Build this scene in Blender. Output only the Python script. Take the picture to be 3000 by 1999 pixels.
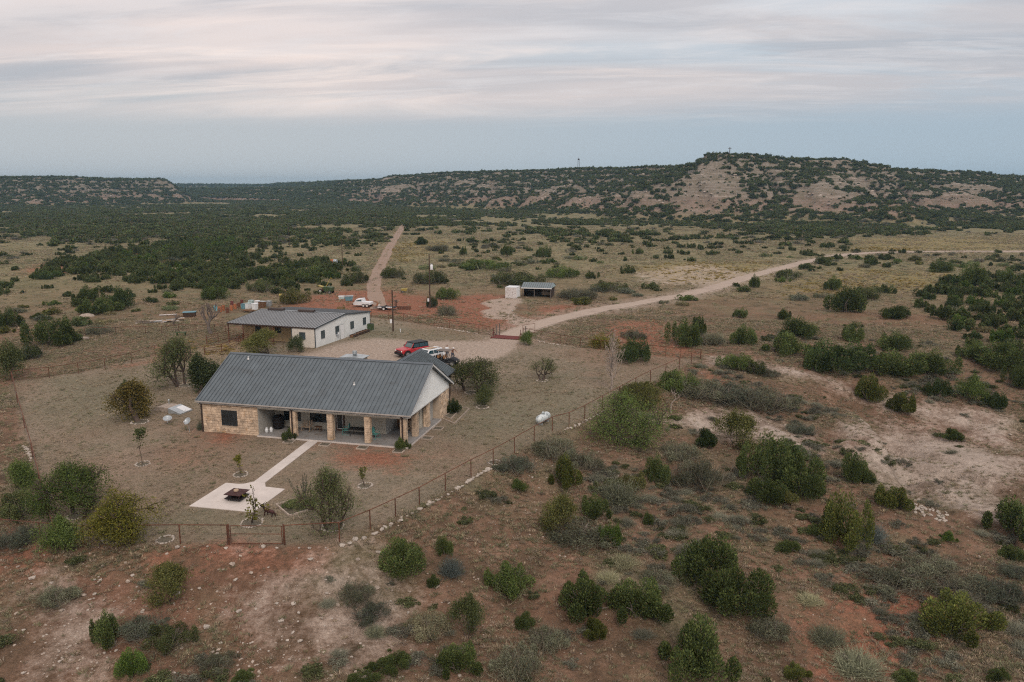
import bpy, math, random
import numpy as np
from mathutils import Vector, Matrix

for _o in list(bpy.data.objects):
    bpy.data.objects.remove(_o)
SC = bpy.context.scene
COL = SC.collection
RNG = np.random.default_rng(7)
random.seed(7)

# ------------------------------------------------------------------ camera
CAM_H, FPX, HORIZON = 22.2, 2350.0, 546.0
PITCH = math.atan((999.5 - HORIZON) / FPX)
cam_d = bpy.data.cameras.new('camera')
cam = bpy.data.objects.new('camera', cam_d)
COL.objects.link(cam)
cam.location = (0, 0, CAM_H)
cam.rotation_euler = (math.pi / 2 - PITCH, 0, 0)
cam_d.sensor_width = 36.0
cam_d.lens = FPX / 3000.0 * 36.0
cam_d.clip_start = 0.5
cam_d.clip_end = 30000
SC.camera = cam

# ------------------------------------------------------------------ sky, sun, exposure
SUN_EL, SUN_AZ = math.radians(42), math.radians(165)      # azimuth from +Y towards +X
world = bpy.data.worlds.new('World')
SC.world = world
world.use_nodes = True
wn, wl = world.node_tree.nodes, world.node_tree.links
wn.clear()


def wnode(t, **kw):
    n = wn.new(t)
    for k, v in kw.items():
        setattr(n, k, v)
    return n


def wmath(op, a, b=None, clamp=False):
    n = wnode('ShaderNodeMath', operation=op, use_clamp=clamp)
    for i, s in enumerate((a, b)):
        if s is None:
            continue
        if isinstance(s, (int, float)):
            n.inputs[i].default_value = s
        else:
            wl.new(s, n.inputs[i])
    return n.outputs[0]


def wmix(f, a, b):
    n = wnode('ShaderNodeMix', data_type='RGBA')
    for s, i in ((f, 0), (a, 6), (b, 7)):
        if isinstance(s, (int, float)):
            n.inputs[i].default_value = s
        elif isinstance(s, tuple):
            n.inputs[i].default_value = (*s, 1)
        else:
            wl.new(s, n.inputs[i])
    return n.outputs[2]


def wramp(src, stops):
    n = wnode('ShaderNodeValToRGB')
    cr = n.color_ramp
    cr.interpolation = 'EASE'
    while len(cr.elements) < len(stops):
        cr.elements.new(0.5)
    for e, (p, v) in zip(cr.elements, stops):
        e.position = p
        e.color = (*v, 1) if isinstance(v, tuple) else (v, v, v, 1)
    wl.new(src, n.inputs[0])
    return n.outputs[0]


SKY_GAIN = 0.1
sky = wnode('ShaderNodeTexSky', sky_type='NISHITA', sun_disc=False)
sky.sun_elevation = math.radians(4)
sky.sun_rotation = SUN_AZ
sky.dust_density = 2.0
tc = wnode('ShaderNodeTexCoord')
sep = wnode('ShaderNodeSeparateXYZ')
wl.new(tc.outputs['Generated'], sep.inputs[0])
zc = wmath('MAXIMUM', sep.outputs[2], 0.0)
den = wmath('ADD', zc, 0.10)
cx = wmath('DIVIDE', sep.outputs[0], den)
cy = wmath('DIVIDE', sep.outputs[1], den)


def cloud(sx, sy, off, detail, rough, dist=0.0, shear=0.0):
    cmb = wnode('ShaderNodeCombineXYZ')
    yy = wmath('ADD', wmath('MULTIPLY', cy, sy), wmath('MULTIPLY', cx, shear))
    wl.new(wmath('MULTIPLY', cx, sx), cmb.inputs[0])
    wl.new(yy, cmb.inputs[1])
    cmb.inputs[2].default_value = off
    nz = wnode('ShaderNodeTexNoise')
    nz.inputs['Scale'].default_value = 1.0
    nz.inputs['Detail'].default_value = detail
    nz.inputs['Roughness'].default_value = rough
    nz.inputs['Distortion'].default_value = dist
    wl.new(cmb.outputs[0], nz.inputs['Vector'])
    return nz.outputs[0]


def sc3(c, g=1.0):
    return tuple(v * 0.79 * g / SKY_GAIN for v in c)


# cloud deck: grey stratus over a plain band at the horizon, thin pinkish streaks towards the sunset on the left
warm = wramp(wmath('ADD', wmath('MULTIPLY', sep.outputs[0], -0.5), 0.5), [(0.25, 0.0), (0.72, 1.0)])
base_c = wramp(zc, [(0.0, sc3((0.415, 0.510, 0.590))), (0.09, sc3((0.375, 0.465, 0.555))), (0.20, sc3((0.510, 0.590, 0.670))), (0.6, sc3((0.82, 0.81, 0.84)))])
base_w = wramp(zc, [(0.0, sc3((0.510, 0.550, 0.580))), (0.09, sc3((0.480, 0.510, 0.550))), (0.20, sc3((0.700, 0.655, 0.665))), (0.6, sc3((0.90, 0.83, 0.82)))])
base = wmix(warm, base_c, base_w)
n_big = cloud(0.42, 0.95, 5.1, 6.0, 0.60, 0.5, 0.12)
n_streak = cloud(0.62, 1.75, 9.2, 8.0, 0.62, 0.8, 0.25)
n_thin = cloud(1.5, 4.4, 1.3, 8.0, 0.68, 0.8, 0.5)
n_soft = cloud(0.22, 0.9, 21.0, 3.0, 0.5, 0.2, 0.15)
up = wramp(zc, [(0.060, 0.0), (0.115, 1.0)])
grey = wmath('MULTIPLY', wramp(n_big, [(0.41, 0.0), (0.56, 1.0)]), wmath('MULTIPLY', up, 0.80))
c1 = wmix(grey, base, sc3((0.430, 0.445, 0.495)))
softf = wmath('MULTIPLY', wramp(n_soft, [(0.36, 0.0), (0.62, 1.0)]), wmath('MULTIPLY', up, wmath('ADD', wmath('MULTIPLY', warm, 0.55), 0.22)))
c1 = wmix(softf, c1, sc3((0.880, 0.730, 0.680)))
pinkf = wmath('MULTIPLY', wramp(n_streak, [(0.44, 0.0), (0.72, 1.0)]), wmath('MULTIPLY', up, wmath('ADD', wmath('MULTIPLY', warm, 0.42), 0.24)))
c2 = wmix(pinkf, c1, sc3((1.02, 0.855, 0.780)))
thinf = wmath('MULTIPLY', wramp(n_thin, [(0.46, 0.0), (0.72, 1.0)]), wmath('MULTIPLY', up, 0.42))
c3 = wmix(thinf, c2, sc3((0.74, 0.715, 0.735)))
c4 = wmix(0.92, sky.outputs[0], c3)
bg = wnode('ShaderNodeBackground')
bg.inputs[1].default_value = SKY_GAIN
wl.new(c4, bg.inputs[0])
wo = wnode('ShaderNodeOutputWorld')
wl.new(bg.outputs[0], wo.inputs[0])

sun_d = bpy.data.lights.new('sun', 'SUN')
sun_d.energy = 1.3
sun_d.angle = math.radians(24)
sun_d.color = (1.0, 0.86, 0.74)
sun = bpy.data.objects.new('sun', sun_d)
COL.objects.link(sun)
sun.rotation_euler = (math.pi / 2 - SUN_EL, 0, -SUN_AZ + math.pi)
sun.location = (0, 0, 60)

SC.view_settings.view_transform = 'Standard'
SC.view_settings.look = 'None'
SC.view_settings.exposure = 0.54
SC.view_settings.gamma = 1.0
SC.render.engine = 'CYCLES'
SC.cycles.max_bounces = 6
SC.cycles.diffuse_bounces = 2
SC.cycles.glossy_bounces = 2
SC.cycles.transmission_bounces = 3
SC.cycles.transparent_max_bounces = 6
SC.cycles.volume_bounces = 0
SC.cycles.use_denoising = False
SC.cycles.filter_width = 1.15
SC.cycles.use_adaptive_sampling = True
SC.cycles.adaptive_threshold = 0.02
SC.cycles.caustics_reflective = False
SC.cycles.caustics_refractive = False

# ------------------------------------------------------------------ terrain as a height function
HA = -0.2420
HU = np.array([math.cos(HA), math.sin(HA)])
HV = np.array([-math.sin(HA), math.cos(HA)])
HO = np.array([-29.27, 71.81])
BA = math.radians(-18.2)
BO = np.array([-27.43, 109.88])


def hw(u, v):
    """house frame to world xy"""
    return HO + HU * u + HV * v


def sstep(a, b, x):
    t = np.clip((x - a) / (b - a), 0, 1)
    return t * t * (3 - 2 * t)


def _hash(i, j, s):
    h = (i.astype(np.int64) * 374761393 + j.astype(np.int64) * 668265263 + s * 1442695041) & 0x7fffffff
    h = ((h ^ (h >> 13)) * 1274126177) & 0x7fffffff
    return ((h ^ (h >> 16)) & 0xffff) / 65535.0


def vnoise(x, y, s=0):
    i, j = np.floor(x), np.floor(y)
    fx, fy = x - i, y - j
    fx = fx * fx * (3 - 2 * fx)
    fy = fy * fy * (3 - 2 * fy)
    a, b = _hash(i, j, s), _hash(i + 1, j, s)
    c, d = _hash(i, j + 1, s), _hash(i + 1, j + 1, s)
    return (a + (b - a) * fx) * (1 - fy) + (c + (d - c) * fx) * fy


def fbm(x, y, s=0, o=4, g=0.5):
    r, a, t = 0, 1, 0
    for k in range(o):
        r = r + a * vnoise(x * 2 ** k + 17.3 * k, y * 2 ** k - 9.1 * k, s + k)
        t += a
        a *= g
    return r / t


def seg_dist(x, y, pts, closed=False):
    """distance to a polyline, fraction-index along it and side (+1 left of travel)"""
    best = np.full(np.shape(x), 1e9)
    par = np.zeros(np.shape(x))
    side = np.ones(np.shape(x))
    n = len(pts)
    for k in range(n if closed else n - 1):
        ax, ay = pts[k][0], pts[k][1]
        bx, by = pts[(k + 1) % n][0], pts[(k + 1) % n][1]
        dx, dy = bx - ax, by - ay
        t = np.clip(((x - ax) * dx + (y - ay) * dy) / (dx * dx + dy * dy), 0, 1)
        d = np.hypot(x - ax - t * dx, y - ay - t * dy)
        m = d < best
        best = np.where(m, d, best)
        par = np.where(m, k + t, par)
        side = np.where(m, np.sign(dx * (y - ay) - dy * (x - ax)), side)
    return best, par, side


def inside(x, y, pts):
    c = np.zeros(np.shape(x), bool)
    n = len(pts)
    for k in range(n):
        ax, ay = pts[k][0], pts[k][1]
        bx, by = pts[(k + 1) % n][0], pts[(k + 1) % n][1]
        cond = (ay > y) != (by > y)
        with np.errstate(divide='ignore', invalid='ignore'):
            xx = (bx - ax) * (y - ay) / (by - ay if by != ay else 1e-9) + ax
        c ^= cond & (x < xx)
    return c


# yard edge: front (from left) round to the right-hand back corner, world xy
YARD_FRONT = [(-80.0, 60.0), (-33.0, 51.2), (-22.3, 50.3), (-15.1, 50.1), (-11.6, 50.2), (-9.84, 52.1), (-6.82, 55.7), (-3.27, 60.7), (0.2, 65.6), (2.2, 68.8), (4.2, 71.8), (7.12, 75.6), (15.0, 88.0),
              (24.5, 102.0), (34.0, 114.0), (62.0, 150.0)]

# table-land crests: x, y, height, width of the slope in front
def _crest(rows):
    out = []
    s, c = math.sin(PITCH), math.cos(PITCH)
    for px, py, Y, w in rows:
        yn = (py - 999.5) / FPX
        t = Y / (c - s * yn)
        out.append(((px - 1500) / FPX * t, Y, CAM_H + (-s - c * yn) * t, w))
    return out


RIDGE_R = _crest([(850, 600, 1010, 60), (930, 590, 1040, 90), (985, 577, 1070, 110), (1050, 556, 1100, 120), (1100, 528, 1110, 140), (1160, 516, 1110, 150), (1280, 510, 1080, 160), (1500, 505, 990, 150),
                  (1700, 499, 890, 150), (1850, 496, 800, 150), (1985, 494, 715, 160), (2030, 482, 676, 150), (2062, 460, 648, 140), (2100, 452, 632, 140), (2140, 454, 628, 140), (2200, 457, 640, 150), (2320, 470, 670, 150), (2480, 472, 690, 150), (2600, 494, 720, 140),
                  (2800, 506, 760, 140), (3000, 520, 800, 150), (3400, 520, 820, 150), (4200, 515, 850, 150)])
MESA_L = _crest([(-900, 520, 950, 170), (-300, 520, 980, 170), (0, 522, 1000, 170), (200, 522, 1060, 160), (400, 526, 1120, 140), (492, 528, 1150, 90), (530, 562, 1160, 50)])
MESA_F = _crest([(300, 545, 2050, 260), (520, 544, 2050, 260), (700, 545, 2100, 260), (930, 547, 2150, 260), (1250, 547, 2200, 260)])


def ridge(x, y, crest, seed):
    d, par, side = seg_dist(x, y, crest)
    idx = np.arange(len(crest))
    h = np.interp(par, idx, [c[2] for c in crest])
    w = np.interp(par, idx, [c[3] for c in crest])
    wob = (fbm(x / 60.0, y / 60.0, seed, 3) - 0.5) * 0.95 + (fbm(x / 22.0, y / 22.0, seed + 5, 3) - 0.5) * 0.35
    dn = np.clip(d / w + np.clip(d / w, 0.12, 1) * wob, 0, 1)
    front = (1 - dn) ** 1.35
    interior = (par > 0.02) & (par < len(crest) - 1.02)
    back = np.where(interior, 1.0, front)
    gul = np.abs(fbm(x / 42.0 + 0.3 * fbm(x / 20.0, y / 20.0, seed + 9, 2), y / 150.0, seed + 7, 3) - 0.5) * 2
    front = front - 0.55 * (0.42 - np.clip(gul * 2.2, 0, 0.42)) * np.clip(front * (1 - front) * 3.2, 0, 1)
    front = np.clip(front, 0, 1)
    prof = np.where((side > 0) & interior, back * (1 - 0.15 * sstep(100, 500, d)), front)
    return h * prof, prof


def terrain(x, y):
    x = np.asarray(x, float)
    y = np.asarray(y, float)
    shape = x.shape
    x, y = x.ravel(), y.ravel()
    r = np.hypot(x, y)
    z = np.zeros(len(x))
    near = r < 210
    if near.any():
        z[near] = _near(x[near], y[near])
    mid = ~near
    if mid.any():
        xm, ym = x[mid], y[mid]
        z[mid] = (fbm(xm / 19.0, ym / 19.0, 3, 4) - 0.5) * 0.4 + (fbm(xm / 4.0, ym / 4.0, 21, 3) - 0.5) * 0.2 * (r[mid] < 500)
    far = r > 250
    if far.any():
        xf, yf = x[far], y[far]
        zf = z[far] + sstep(300, 700, r[far]) * (fbm(xf / 140.0, yf / 140.0, 40, 3) - 0.5) * 3.5
        hill = _hill(xf, yf)
        led = (np.sin(hill * 1.15 + 2.0 * fbm(xf / 60.0, yf / 60.0, 85, 2)) + 0.5 * np.sin(hill * 2.7)) * 0.75 * sstep(4, 9, hill)
        bump = (fbm(xf / 9.0, yf / 9.0, 80, 3) - 0.5) * 3.4
        hh = sstep(1.5, 8, hill)
        z[far] = zf * (1 - hh) + hill + hh * (led + bump)
    return z.reshape(shape)


def _hill(x, y, prof=False):
    out = np.zeros(len(x))
    for crest, seed in ((RIDGE_R, 50), (MESA_L, 60), (MESA_F, 70)):
        cx0, cx1 = min(c[0] for c in crest) - 320, max(c[0] for c in crest) + 320
        cy0 = min(c[1] for c in crest) - 320
        m = (x > cx0) & (x < cx1) & (y > cy0)
        if m.any():
            h, p = ridge(x[m], y[m], crest, seed)
            out[m] = np.maximum(out[m], p if prof else h)
    return np.maximum(out, 0)


def _near(x, y):
    v = (x - HO[0]) * HV[0] + (y - HO[1]) * HV[1]
    yard = -0.28 * (1 - sstep(8, 24, v)) + 0.062 * np.minimum(0, v)
    yard = np.where(v < -25, 0.062 * -25 - 0.28 + (v + 25) * 0.01, yard)
    d, par, side = seg_dist(x, y, YARD_FRONT)
    out = side < 0
    front_w = 1 - sstep(84, 122, y)
    drop = np.where(out, 6.0 * (1 - np.exp(-np.maximum(d - 0.4, 0) / 24.0)), 0) * front_w
    left_w = np.where(x < -36, sstep(-36, -50, x) * (1 - sstep(70, 95, y)), 0)
    z = yard - drop - left_w * 0.8
    wild = np.where(out, sstep(0.3, 8, d), 0) * front_w
    flat = np.clip(sstep(118, 150, y) - wild, 0, 1)
    z = z + wild * ((fbm(x / 17.0, y / 17.0, 3, 4) - 0.5) * 1.9 + (fbm(x / 4.0, y / 4.0, 21, 3) - 0.5) * 0.62 + (fbm(x / 1.3, y / 1.3, 27, 2) - 0.5) * 0.16)
    wash = np.exp(-((x - 42) / 17.0) ** 2 - ((y - 74) / 15.0) ** 2) * wild
    z = z - wash * 1.3 * np.clip(1 - np.abs(fbm(x / 6.0 + y / 14.0, y / 16.0 - x / 30.0, 29, 3) - 0.5) * 7.0, 0, 1)
    z = z + flat * ((fbm(x / 19.0, y / 19.0, 3, 4) - 0.5) * 0.4 + (fbm(x / 4.0, y / 4.0, 21, 3) - 0.5) * 0.2)
    bank, bp, bs = seg_dist(x, y, BANK)
    z = z + np.where(bs > 0, -2.3, 0.8) * np.exp(-(bank / 6.5) ** 2) * (1 - np.exp(-(bank / 0.9))) * sstep(0.0, 0.7, bp) * (1 - sstep(3.4, 4.0, bp))
    return z


def hillness(x, y):
    out = np.zeros(len(x))
    m = np.hypot(x, y) > 250
    out[m] = _hill(x[m], y[m], True)
    return out


BANK = [(33.0, 91.0), (39.5, 87.0), (38.0, 79.0), (36.0, 71.5), (35.0, 64.0)]


GX0, GX1, GY0, GY1, GST = -110.0, 150.0, 30.0, 290.0, 0.5
_gx, _gy = np.arange(GX0, GX1 + GST, GST), np.arange(GY0, GY1 + GST, GST)
_GZ = terrain(*np.meshgrid(_gx, _gy))


def ground_z(x, y):
    """height from a half-metre table near the yard, from the function beyond it"""
    x, y = np.asarray(x, float), np.asarray(y, float)
    fx, fy = (x - GX0) / GST, (y - GY0) / GST
    ok = (fx >= 0) & (fy >= 0) & (fx < len(_gx) - 1.001) & (fy < len(_gy) - 1.001)
    i, j = np.where(ok, fx, 0).astype(int), np.where(ok, fy, 0).astype(int)
    a, b = fx - i, fy - j
    z = (_GZ[j, i] * (1 - a) + _GZ[j, i + 1] * a) * (1 - b) + (_GZ[j + 1, i] * (1 - a) + _GZ[j + 1, i + 1] * a) * b
    if not ok.all():
        z = np.where(ok, z, 0.0)
        z[~ok] = terrain(x[~ok], y[~ok])
    return z


def at(pts, lift=0.0):
    """points of the photograph (3000 px wide) to places on the ground; arrays in, (n,3) out"""
    p = np.atleast_2d(np.asarray(pts, float))
    s, c = math.sin(PITCH), math.cos(PITCH)
    xn = (p[:, 0] - 1500) / FPX
    yn = (p[:, 1] - 999.5) / FPX
    dx, dy, dz = xn, c - s * yn, -s - c * yn
    z = np.zeros(len(p))
    for _ in range(24):
        t = (z - CAM_H) / dz
        z = 0.4 * z + 0.6 * (ground_z(dx * t, dy * t) + lift)
    t = (z - CAM_H) / dz
    return np.stack([dx * t, dy * t, ground_z(dx * t, dy * t)], 1)


K = 3000.0 / 2353.0


def atF(pts):
    return at(np.atleast_2d(np.asarray(pts, float)) * K)


def gz(x, y):
    return float(ground_z(np.array([x]), np.array([y]))[0])


def depth_of(P):
    P = np.atleast_2d(P)
    return P[:, 1] * math.cos(PITCH) - (P[:, 2] - CAM_H) * math.sin(PITCH)

# ------------------------------------------------------------------ materials
MATS = {}


class NT:
    """small helper round a material's node tree"""

    def __init__(self, name):
        self.m = bpy.data.materials.new(name)
        self.m.use_nodes = True
        self.t = self.m.node_tree
        self.n, self.l = self.t.nodes, self.t.links
        self.b = self.n['Principled BSDF']
        self.b.inputs['Specular IOR Level'].default_value = 0.25
        MATS[name] = self.m

    def node(self, typ, ins=None, **kw):
        n = self.n.new(typ)
        for k, v in kw.items():
            setattr(n, k, v)
        for k, v in (ins or {}).items():
            self.put(v, n.inputs[k])
        return n

    def put(self, v, sock):
        if isinstance(v, bpy.types.NodeSocket):
            self.l.new(v, sock)
        elif isinstance(v, tuple) and len(v) == 3 and sock.type == 'RGBA':
            sock.default_value = (*v, 1)
        else:
            sock.default_value = v

    def noise(self, vec, scale, detail=3.0, rough=0.55, dist=0.0):
        n = self.node('ShaderNodeTexNoise', {'Scale': scale, 'Detail': detail, 'Roughness': rough, 'Distortion': dist})
        if vec is not None:
            self.l.new(vec, n.inputs['Vector'])
        return n.outputs[0]

    def ramp(self, src, stops, interp='LINEAR'):
        n = self.n.new('ShaderNodeValToRGB')
        cr = n.color_ramp
        cr.interpolation = interp
        while len(cr.elements) < len(stops):
            cr.elements.new(0.5)
        for e, (p, v) in zip(cr.elements, stops):
            e.position = p
            e.color = (*v, 1) if isinstance(v, tuple) else (v, v, v, 1)
        self.l.new(src, n.inputs[0])
        return n.outputs[0]

    def mix(self, f, a, b, mode='MIX'):
        n = self.n.new('ShaderNodeMix')
        n.data_type = 'RGBA'
        n.blend_type = mode
        for v, i in ((f, 0), (a, 6), (b, 7)):
            self.put(v, n.inputs[i])
        return n.outputs[2]

    def math(self, op, a, b=None, clamp=False):
        n = self.n.new('ShaderNodeMath')
        n.operation = op
        n.use_clamp = clamp
        for i, v in enumerate((a, b)):
            if v is not None:
                self.put(v, n.inputs[i])
        return n.outputs[0]

    def bump(self, h, strength=0.4, dist=0.05):
        n = self.node('ShaderNodeBump', {'Strength': strength, 'Distance': dist, 'Height': h})
        self.l.new(n.outputs[0], self.b.inputs['Normal'])

    def out(self, col, rough=0.8, metal=0.0, spec=None):
        self.put(col, self.b.inputs['Base Color'])
        self.put(rough, self.b.inputs['Roughness'])
        self.put(metal, self.b.inputs['Metallic'])
        if spec is not None:
            self.put(spec, self.b.inputs['Specular IOR Level'])
        return self.m

    def coord(self, which='Object'):
        return self.n.new('ShaderNodeTexCoord').outputs[which] if which != 'World' else self.n.new('ShaderNodeNewGeometry').outputs['Position']


def simple(name, col, rough=0.7, metal=0.0, var=0.18, scale=3.0, bump=0.0, spec=None, stain=None, stain_amt=0.3, stain_scale=1.2):
    """a plain colour with mottling, a little random shift per object and optional stains"""
    t = NT(name)
    g = t.coord('World')
    n1 = t.noise(g, scale, 5.0, 0.62)
    lo = tuple(c * (1 - var) for c in col)
    hi = tuple(min(1, c * (1 + var)) for c in col)
    c = t.ramp(n1, [(0.3, lo), (0.7, hi)])
    oi = t.node('ShaderNodeObjectInfo')
    k = t.math('ADD', t.math('MULTIPLY', oi.outputs['Random'], var * 0.8), 1 - var * 0.4)
    c = t.mix(1.0, c, t.node('ShaderNodeCombineXYZ', {0: k, 1: k, 2: k}).outputs[0], 'MULTIPLY')
    if stain:
        sf = t.ramp(t.noise(g, stain_scale, 6.0, 0.65), [(0.62 - 0.25 * stain_amt, 0.0), (0.72, 1.0)])
        c = t.mix(sf, c, stain)
    if bump:
        t.bump(t.noise(g, scale * 6, 4.0), bump, 0.02)
    return t.out(c, rough, metal, spec)


simple('stone_white', (0.38, 0.335, 0.29), 0.85, var=0.22, scale=5, bump=0.4)
simple('stone_pale', (0.36, 0.30, 0.25), 0.9, var=0.3, scale=4, bump=0.5)
simple('stone_tan', (0.51, 0.395, 0.29), 0.85, var=0.42, scale=2.2, bump=0.5, stain=(0.50, 0.31, 0.15), stain_amt=0.25)
simple('mortar', (0.42, 0.34, 0.26), 0.9, var=0.15)
simple('roof_metal', (0.128, 0.155, 0.172), 0.45, 0.45, var=0.15, scale=0.9, spec=0.5, stain=(0.105, 0.120, 0.128), stain_amt=0.25, stain_scale=0.7)
simple('roof_trim', (0.12, 0.14, 0.16), 0.45, 0.3, var=0.08)
simple('wall_white', (0.76, 0.79, 0.80), 0.65, var=0.06, scale=1.2)
simple('wall_cream', (0.50, 0.47, 0.40), 0.7, var=0.08, scale=1.5)
simple('wall_dusk', (0.40, 0.39, 0.36), 0.7, var=0.1, scale=1.5)  # even warm grey for the porch side boards
simple('trim_white', (0.66, 0.66, 0.65), 0.55, var=0.05)
simple('gutter', (0.46, 0.43, 0.40), 0.5, 0.2, var=0.06)
simple('brown_metal', (0.055, 0.040, 0.035), 0.5, 0.2, var=0.15)
simple('concrete', (0.55, 0.50, 0.465), 0.85, var=0.09, scale=0.9, bump=0.15, stain=(0.45, 0.40, 0.36), stain_amt=0.2)
simple('slab', (0.25, 0.245, 0.24), 0.75, var=0.14, scale=1.6, bump=0.1, stain=(0.17, 0.14, 0.12), stain_amt=0.4)
simple('dark_frame', (0.035, 0.04, 0.045), 0.5, var=0.1)
simple('door_dark', (0.09, 0.05, 0.035), 0.5, var=0.2)
simple('door_white', (0.72, 0.73, 0.73), 0.55, var=0.04)
simple('wood_log', (0.16, 0.085, 0.045), 0.8, var=0.3, scale=4, bump=0.3)
simple('wood_pale', (0.40, 0.30, 0.215), 0.8, var=0.2, scale=6, bump=0.2)
simple('pole_wood', (0.065, 0.042, 0.030), 0.85, var=0.3, scale=5, bump=0.3)
simple('rust', (0.145, 0.065, 0.040), 0.85, 0.2, var=0.35, scale=6, bump=0.3, stain=(0.06, 0.035, 0.028), stain_amt=0.5)
simple('rust_red', (0.135, 0.042, 0.038), 0.75, 0.1, var=0.25, scale=5, bump=0.2)
simple('rust_orange', (0.34, 0.13, 0.06), 0.85, 0.1, var=0.35, scale=5, bump=0.3, stain=(0.12, 0.05, 0.035), stain_amt=0.4)
simple('plate_rust', (0.075, 0.034, 0.032), 0.6, 0.35, var=0.3, scale=4, bump=0.15)
simple('soot', (0.018, 0.014, 0.014), 0.8, var=0.3)
simple('galv', (0.42, 0.46, 0.48), 0.45, 0.5, var=0.15, scale=3, stain=(0.25, 0.25, 0.25), stain_amt=0.3)
simple('tank_white', (0.60, 0.65, 0.66), 0.55, 0.1, var=0.1, scale=2, stain=(0.08, 0.11, 0.12), stain_amt=0.62, stain_scale=2.6)
simple('white_paint', (0.68, 0.70, 0.72), 0.4, 0.0, var=0.06, spec=0.5)
simple('white_weathered', (0.60, 0.575, 0.57), 0.8, var=0.12, scale=3, bump=0.2, stain=(0.22, 0.17, 0.15), stain_amt=0.45, stain_scale=3.5)
simple('teal', (0.10, 0.30, 0.28), 0.6, var=0.12)
simple('blue_box', (0.13, 0.26, 0.31), 0.6, 0.1, var=0.2, stain=(0.10, 0.13, 0.14), stain_amt=0.3)
simple('cyan_box', (0.16, 0.42, 0.48), 0.6, var=0.15)
simple('pale_teal', (0.40, 0.50, 0.50), 0.6, var=0.15, stain=(0.24, 0.28, 0.28), stain_amt=0.3)
simple('yellow_paint', (0.33, 0.26, 0.075), 0.6, var=0.2)
simple('green_paint', (0.055, 0.085, 0.038), 0.6, var=0.2)
simple('rubber', (0.016, 0.016, 0.017), 0.85, var=0.2)
simple('rim', (0.35, 0.36, 0.37), 0.4, 0.7, var=0.1)
simple('rim_white', (0.62, 0.61, 0.58), 0.55, 0.1, var=0.1)
simple('black_plastic', (0.014, 0.015, 0.017), 0.55, var=0.2)
simple('black_hardtop', (0.010, 0.012, 0.013), 0.5, var=0.2)
simple('red_paint', (0.40, 0.019, 0.027), 0.28, 0.0, var=0.05, spec=0.6)
simple('tan_seat', (0.30, 0.15, 0.065), 0.7, var=0.1)
simple('skin', (0.42, 0.235, 0.16), 0.6, var=0.06)
simple('shirt_white', (0.70, 0.73, 0.76), 0.8, var=0.05)
simple('jacket_brown', (0.235, 0.115, 0.07), 0.85, var=0.15)
simple('jeans', (0.05, 0.07, 0.11), 0.85, var=0.15)
simple('hair_dark', (0.05, 0.022, 0.014), 0.8, var=0.2)
simple('cap_white', (0.72, 0.72, 0.74), 0.7, var=0.03)
simple('lamp_glass', (0.85, 0.83, 0.76), 0.2, var=0.02, spec=0.6)
simple('bark', (0.085, 0.062, 0.050), 0.9, var=0.35, scale=6, bump=0.4)
simple('bark_pale', (0.34, 0.285, 0.245), 0.85, var=0.25, scale=6)
simple('bark_grey', (0.15, 0.125, 0.11), 0.85, var=0.25, scale=6)
simple('twig_dry', (0.115, 0.098, 0.088), 0.9, var=0.3, scale=4)
simple('soil_bed', (0.120, 0.105, 0.078), 0.95, var=0.3, scale=6)
simple('wicker', (0.02, 0.018, 0.018), 0.8, var=0.2)


def glass(name, col, rough=0.12):
    t = NT(name)
    g = t.coord('World')
    c = t.ramp(t.noise(g, 1.3, 2.0), [(0.35, tuple(v * 0.6 for v in col)), (0.65, col)])
    return t.out(c, rough, 0.0, 0.7)


glass('pane_dark', (0.022, 0.028, 0.032))
glass('pane_barn', (0.06, 0.09, 0.10), 0.1)
glass('windscreen', (0.10, 0.16, 0.16), 0.08)
glass('car_glass', (0.012, 0.05, 0.065), 0.08)


def corrugated(name, col, rough, metal):
    return simple(name, col, rough, metal, var=0.08, scale=1.2, spec=0.5)


corrugated('barn_roof', (0.30, 0.315, 0.325), 0.45, 0.35)
corrugated('shed_roof', (0.175, 0.22, 0.235), 0.5, 0.4)
simple('rib_shaded', (0.115, 0.120, 0.125), 0.5, 0.3, var=0.1)  # roof ribs darkened: their shading is put into the colour
simple('barn_wall_white', (0.64, 0.665, 0.66), 0.6, var=0.05, scale=1.0)
simple('barn_wall_cream', (0.60, 0.565, 0.51), 0.65, var=0.06, scale=1.0)
simple('barn_wall_tan', (0.50, 0.37, 0.215), 0.75, var=0.12, scale=1.0)
simple('barn_trim', (0.06, 0.075, 0.085), 0.5, var=0.1)


def leaf_mat(name, trans=0.22):
    t = NT(name)
    at_ = t.node('ShaderNodeAttribute', attribute_name='leafcol')
    oi = t.node('ShaderNodeObjectInfo')
    c = t.mix(1.0, at_.outputs['Color'], oi.outputs['Color'], 'MULTIPLY')
    k = t.math('ADD', t.math('MULTIPLY', oi.outputs['Random'], 0.5), 0.75)
    c = t.mix(1.0, c, t.node('ShaderNodeCombineXYZ', {0: k, 1: k, 2: k}).outputs[0], 'MULTIPLY')
    d = t.node('ShaderNodeBsdfDiffuse', {'Color': c})
    tr = t.node('ShaderNodeBsdfTranslucent', {'Color': c})
    mx = t.node('ShaderNodeMixShader', {0: trans})
    t.l.new(d.outputs[0], mx.inputs[1])
    t.l.new(tr.outputs[0], mx.inputs[2])
    t.l.new(mx.outputs[0], t.n['Material Output'].inputs['Surface'])
    t.n.remove(t.b)
    return t.m


leaf_mat('leaf')

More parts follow.
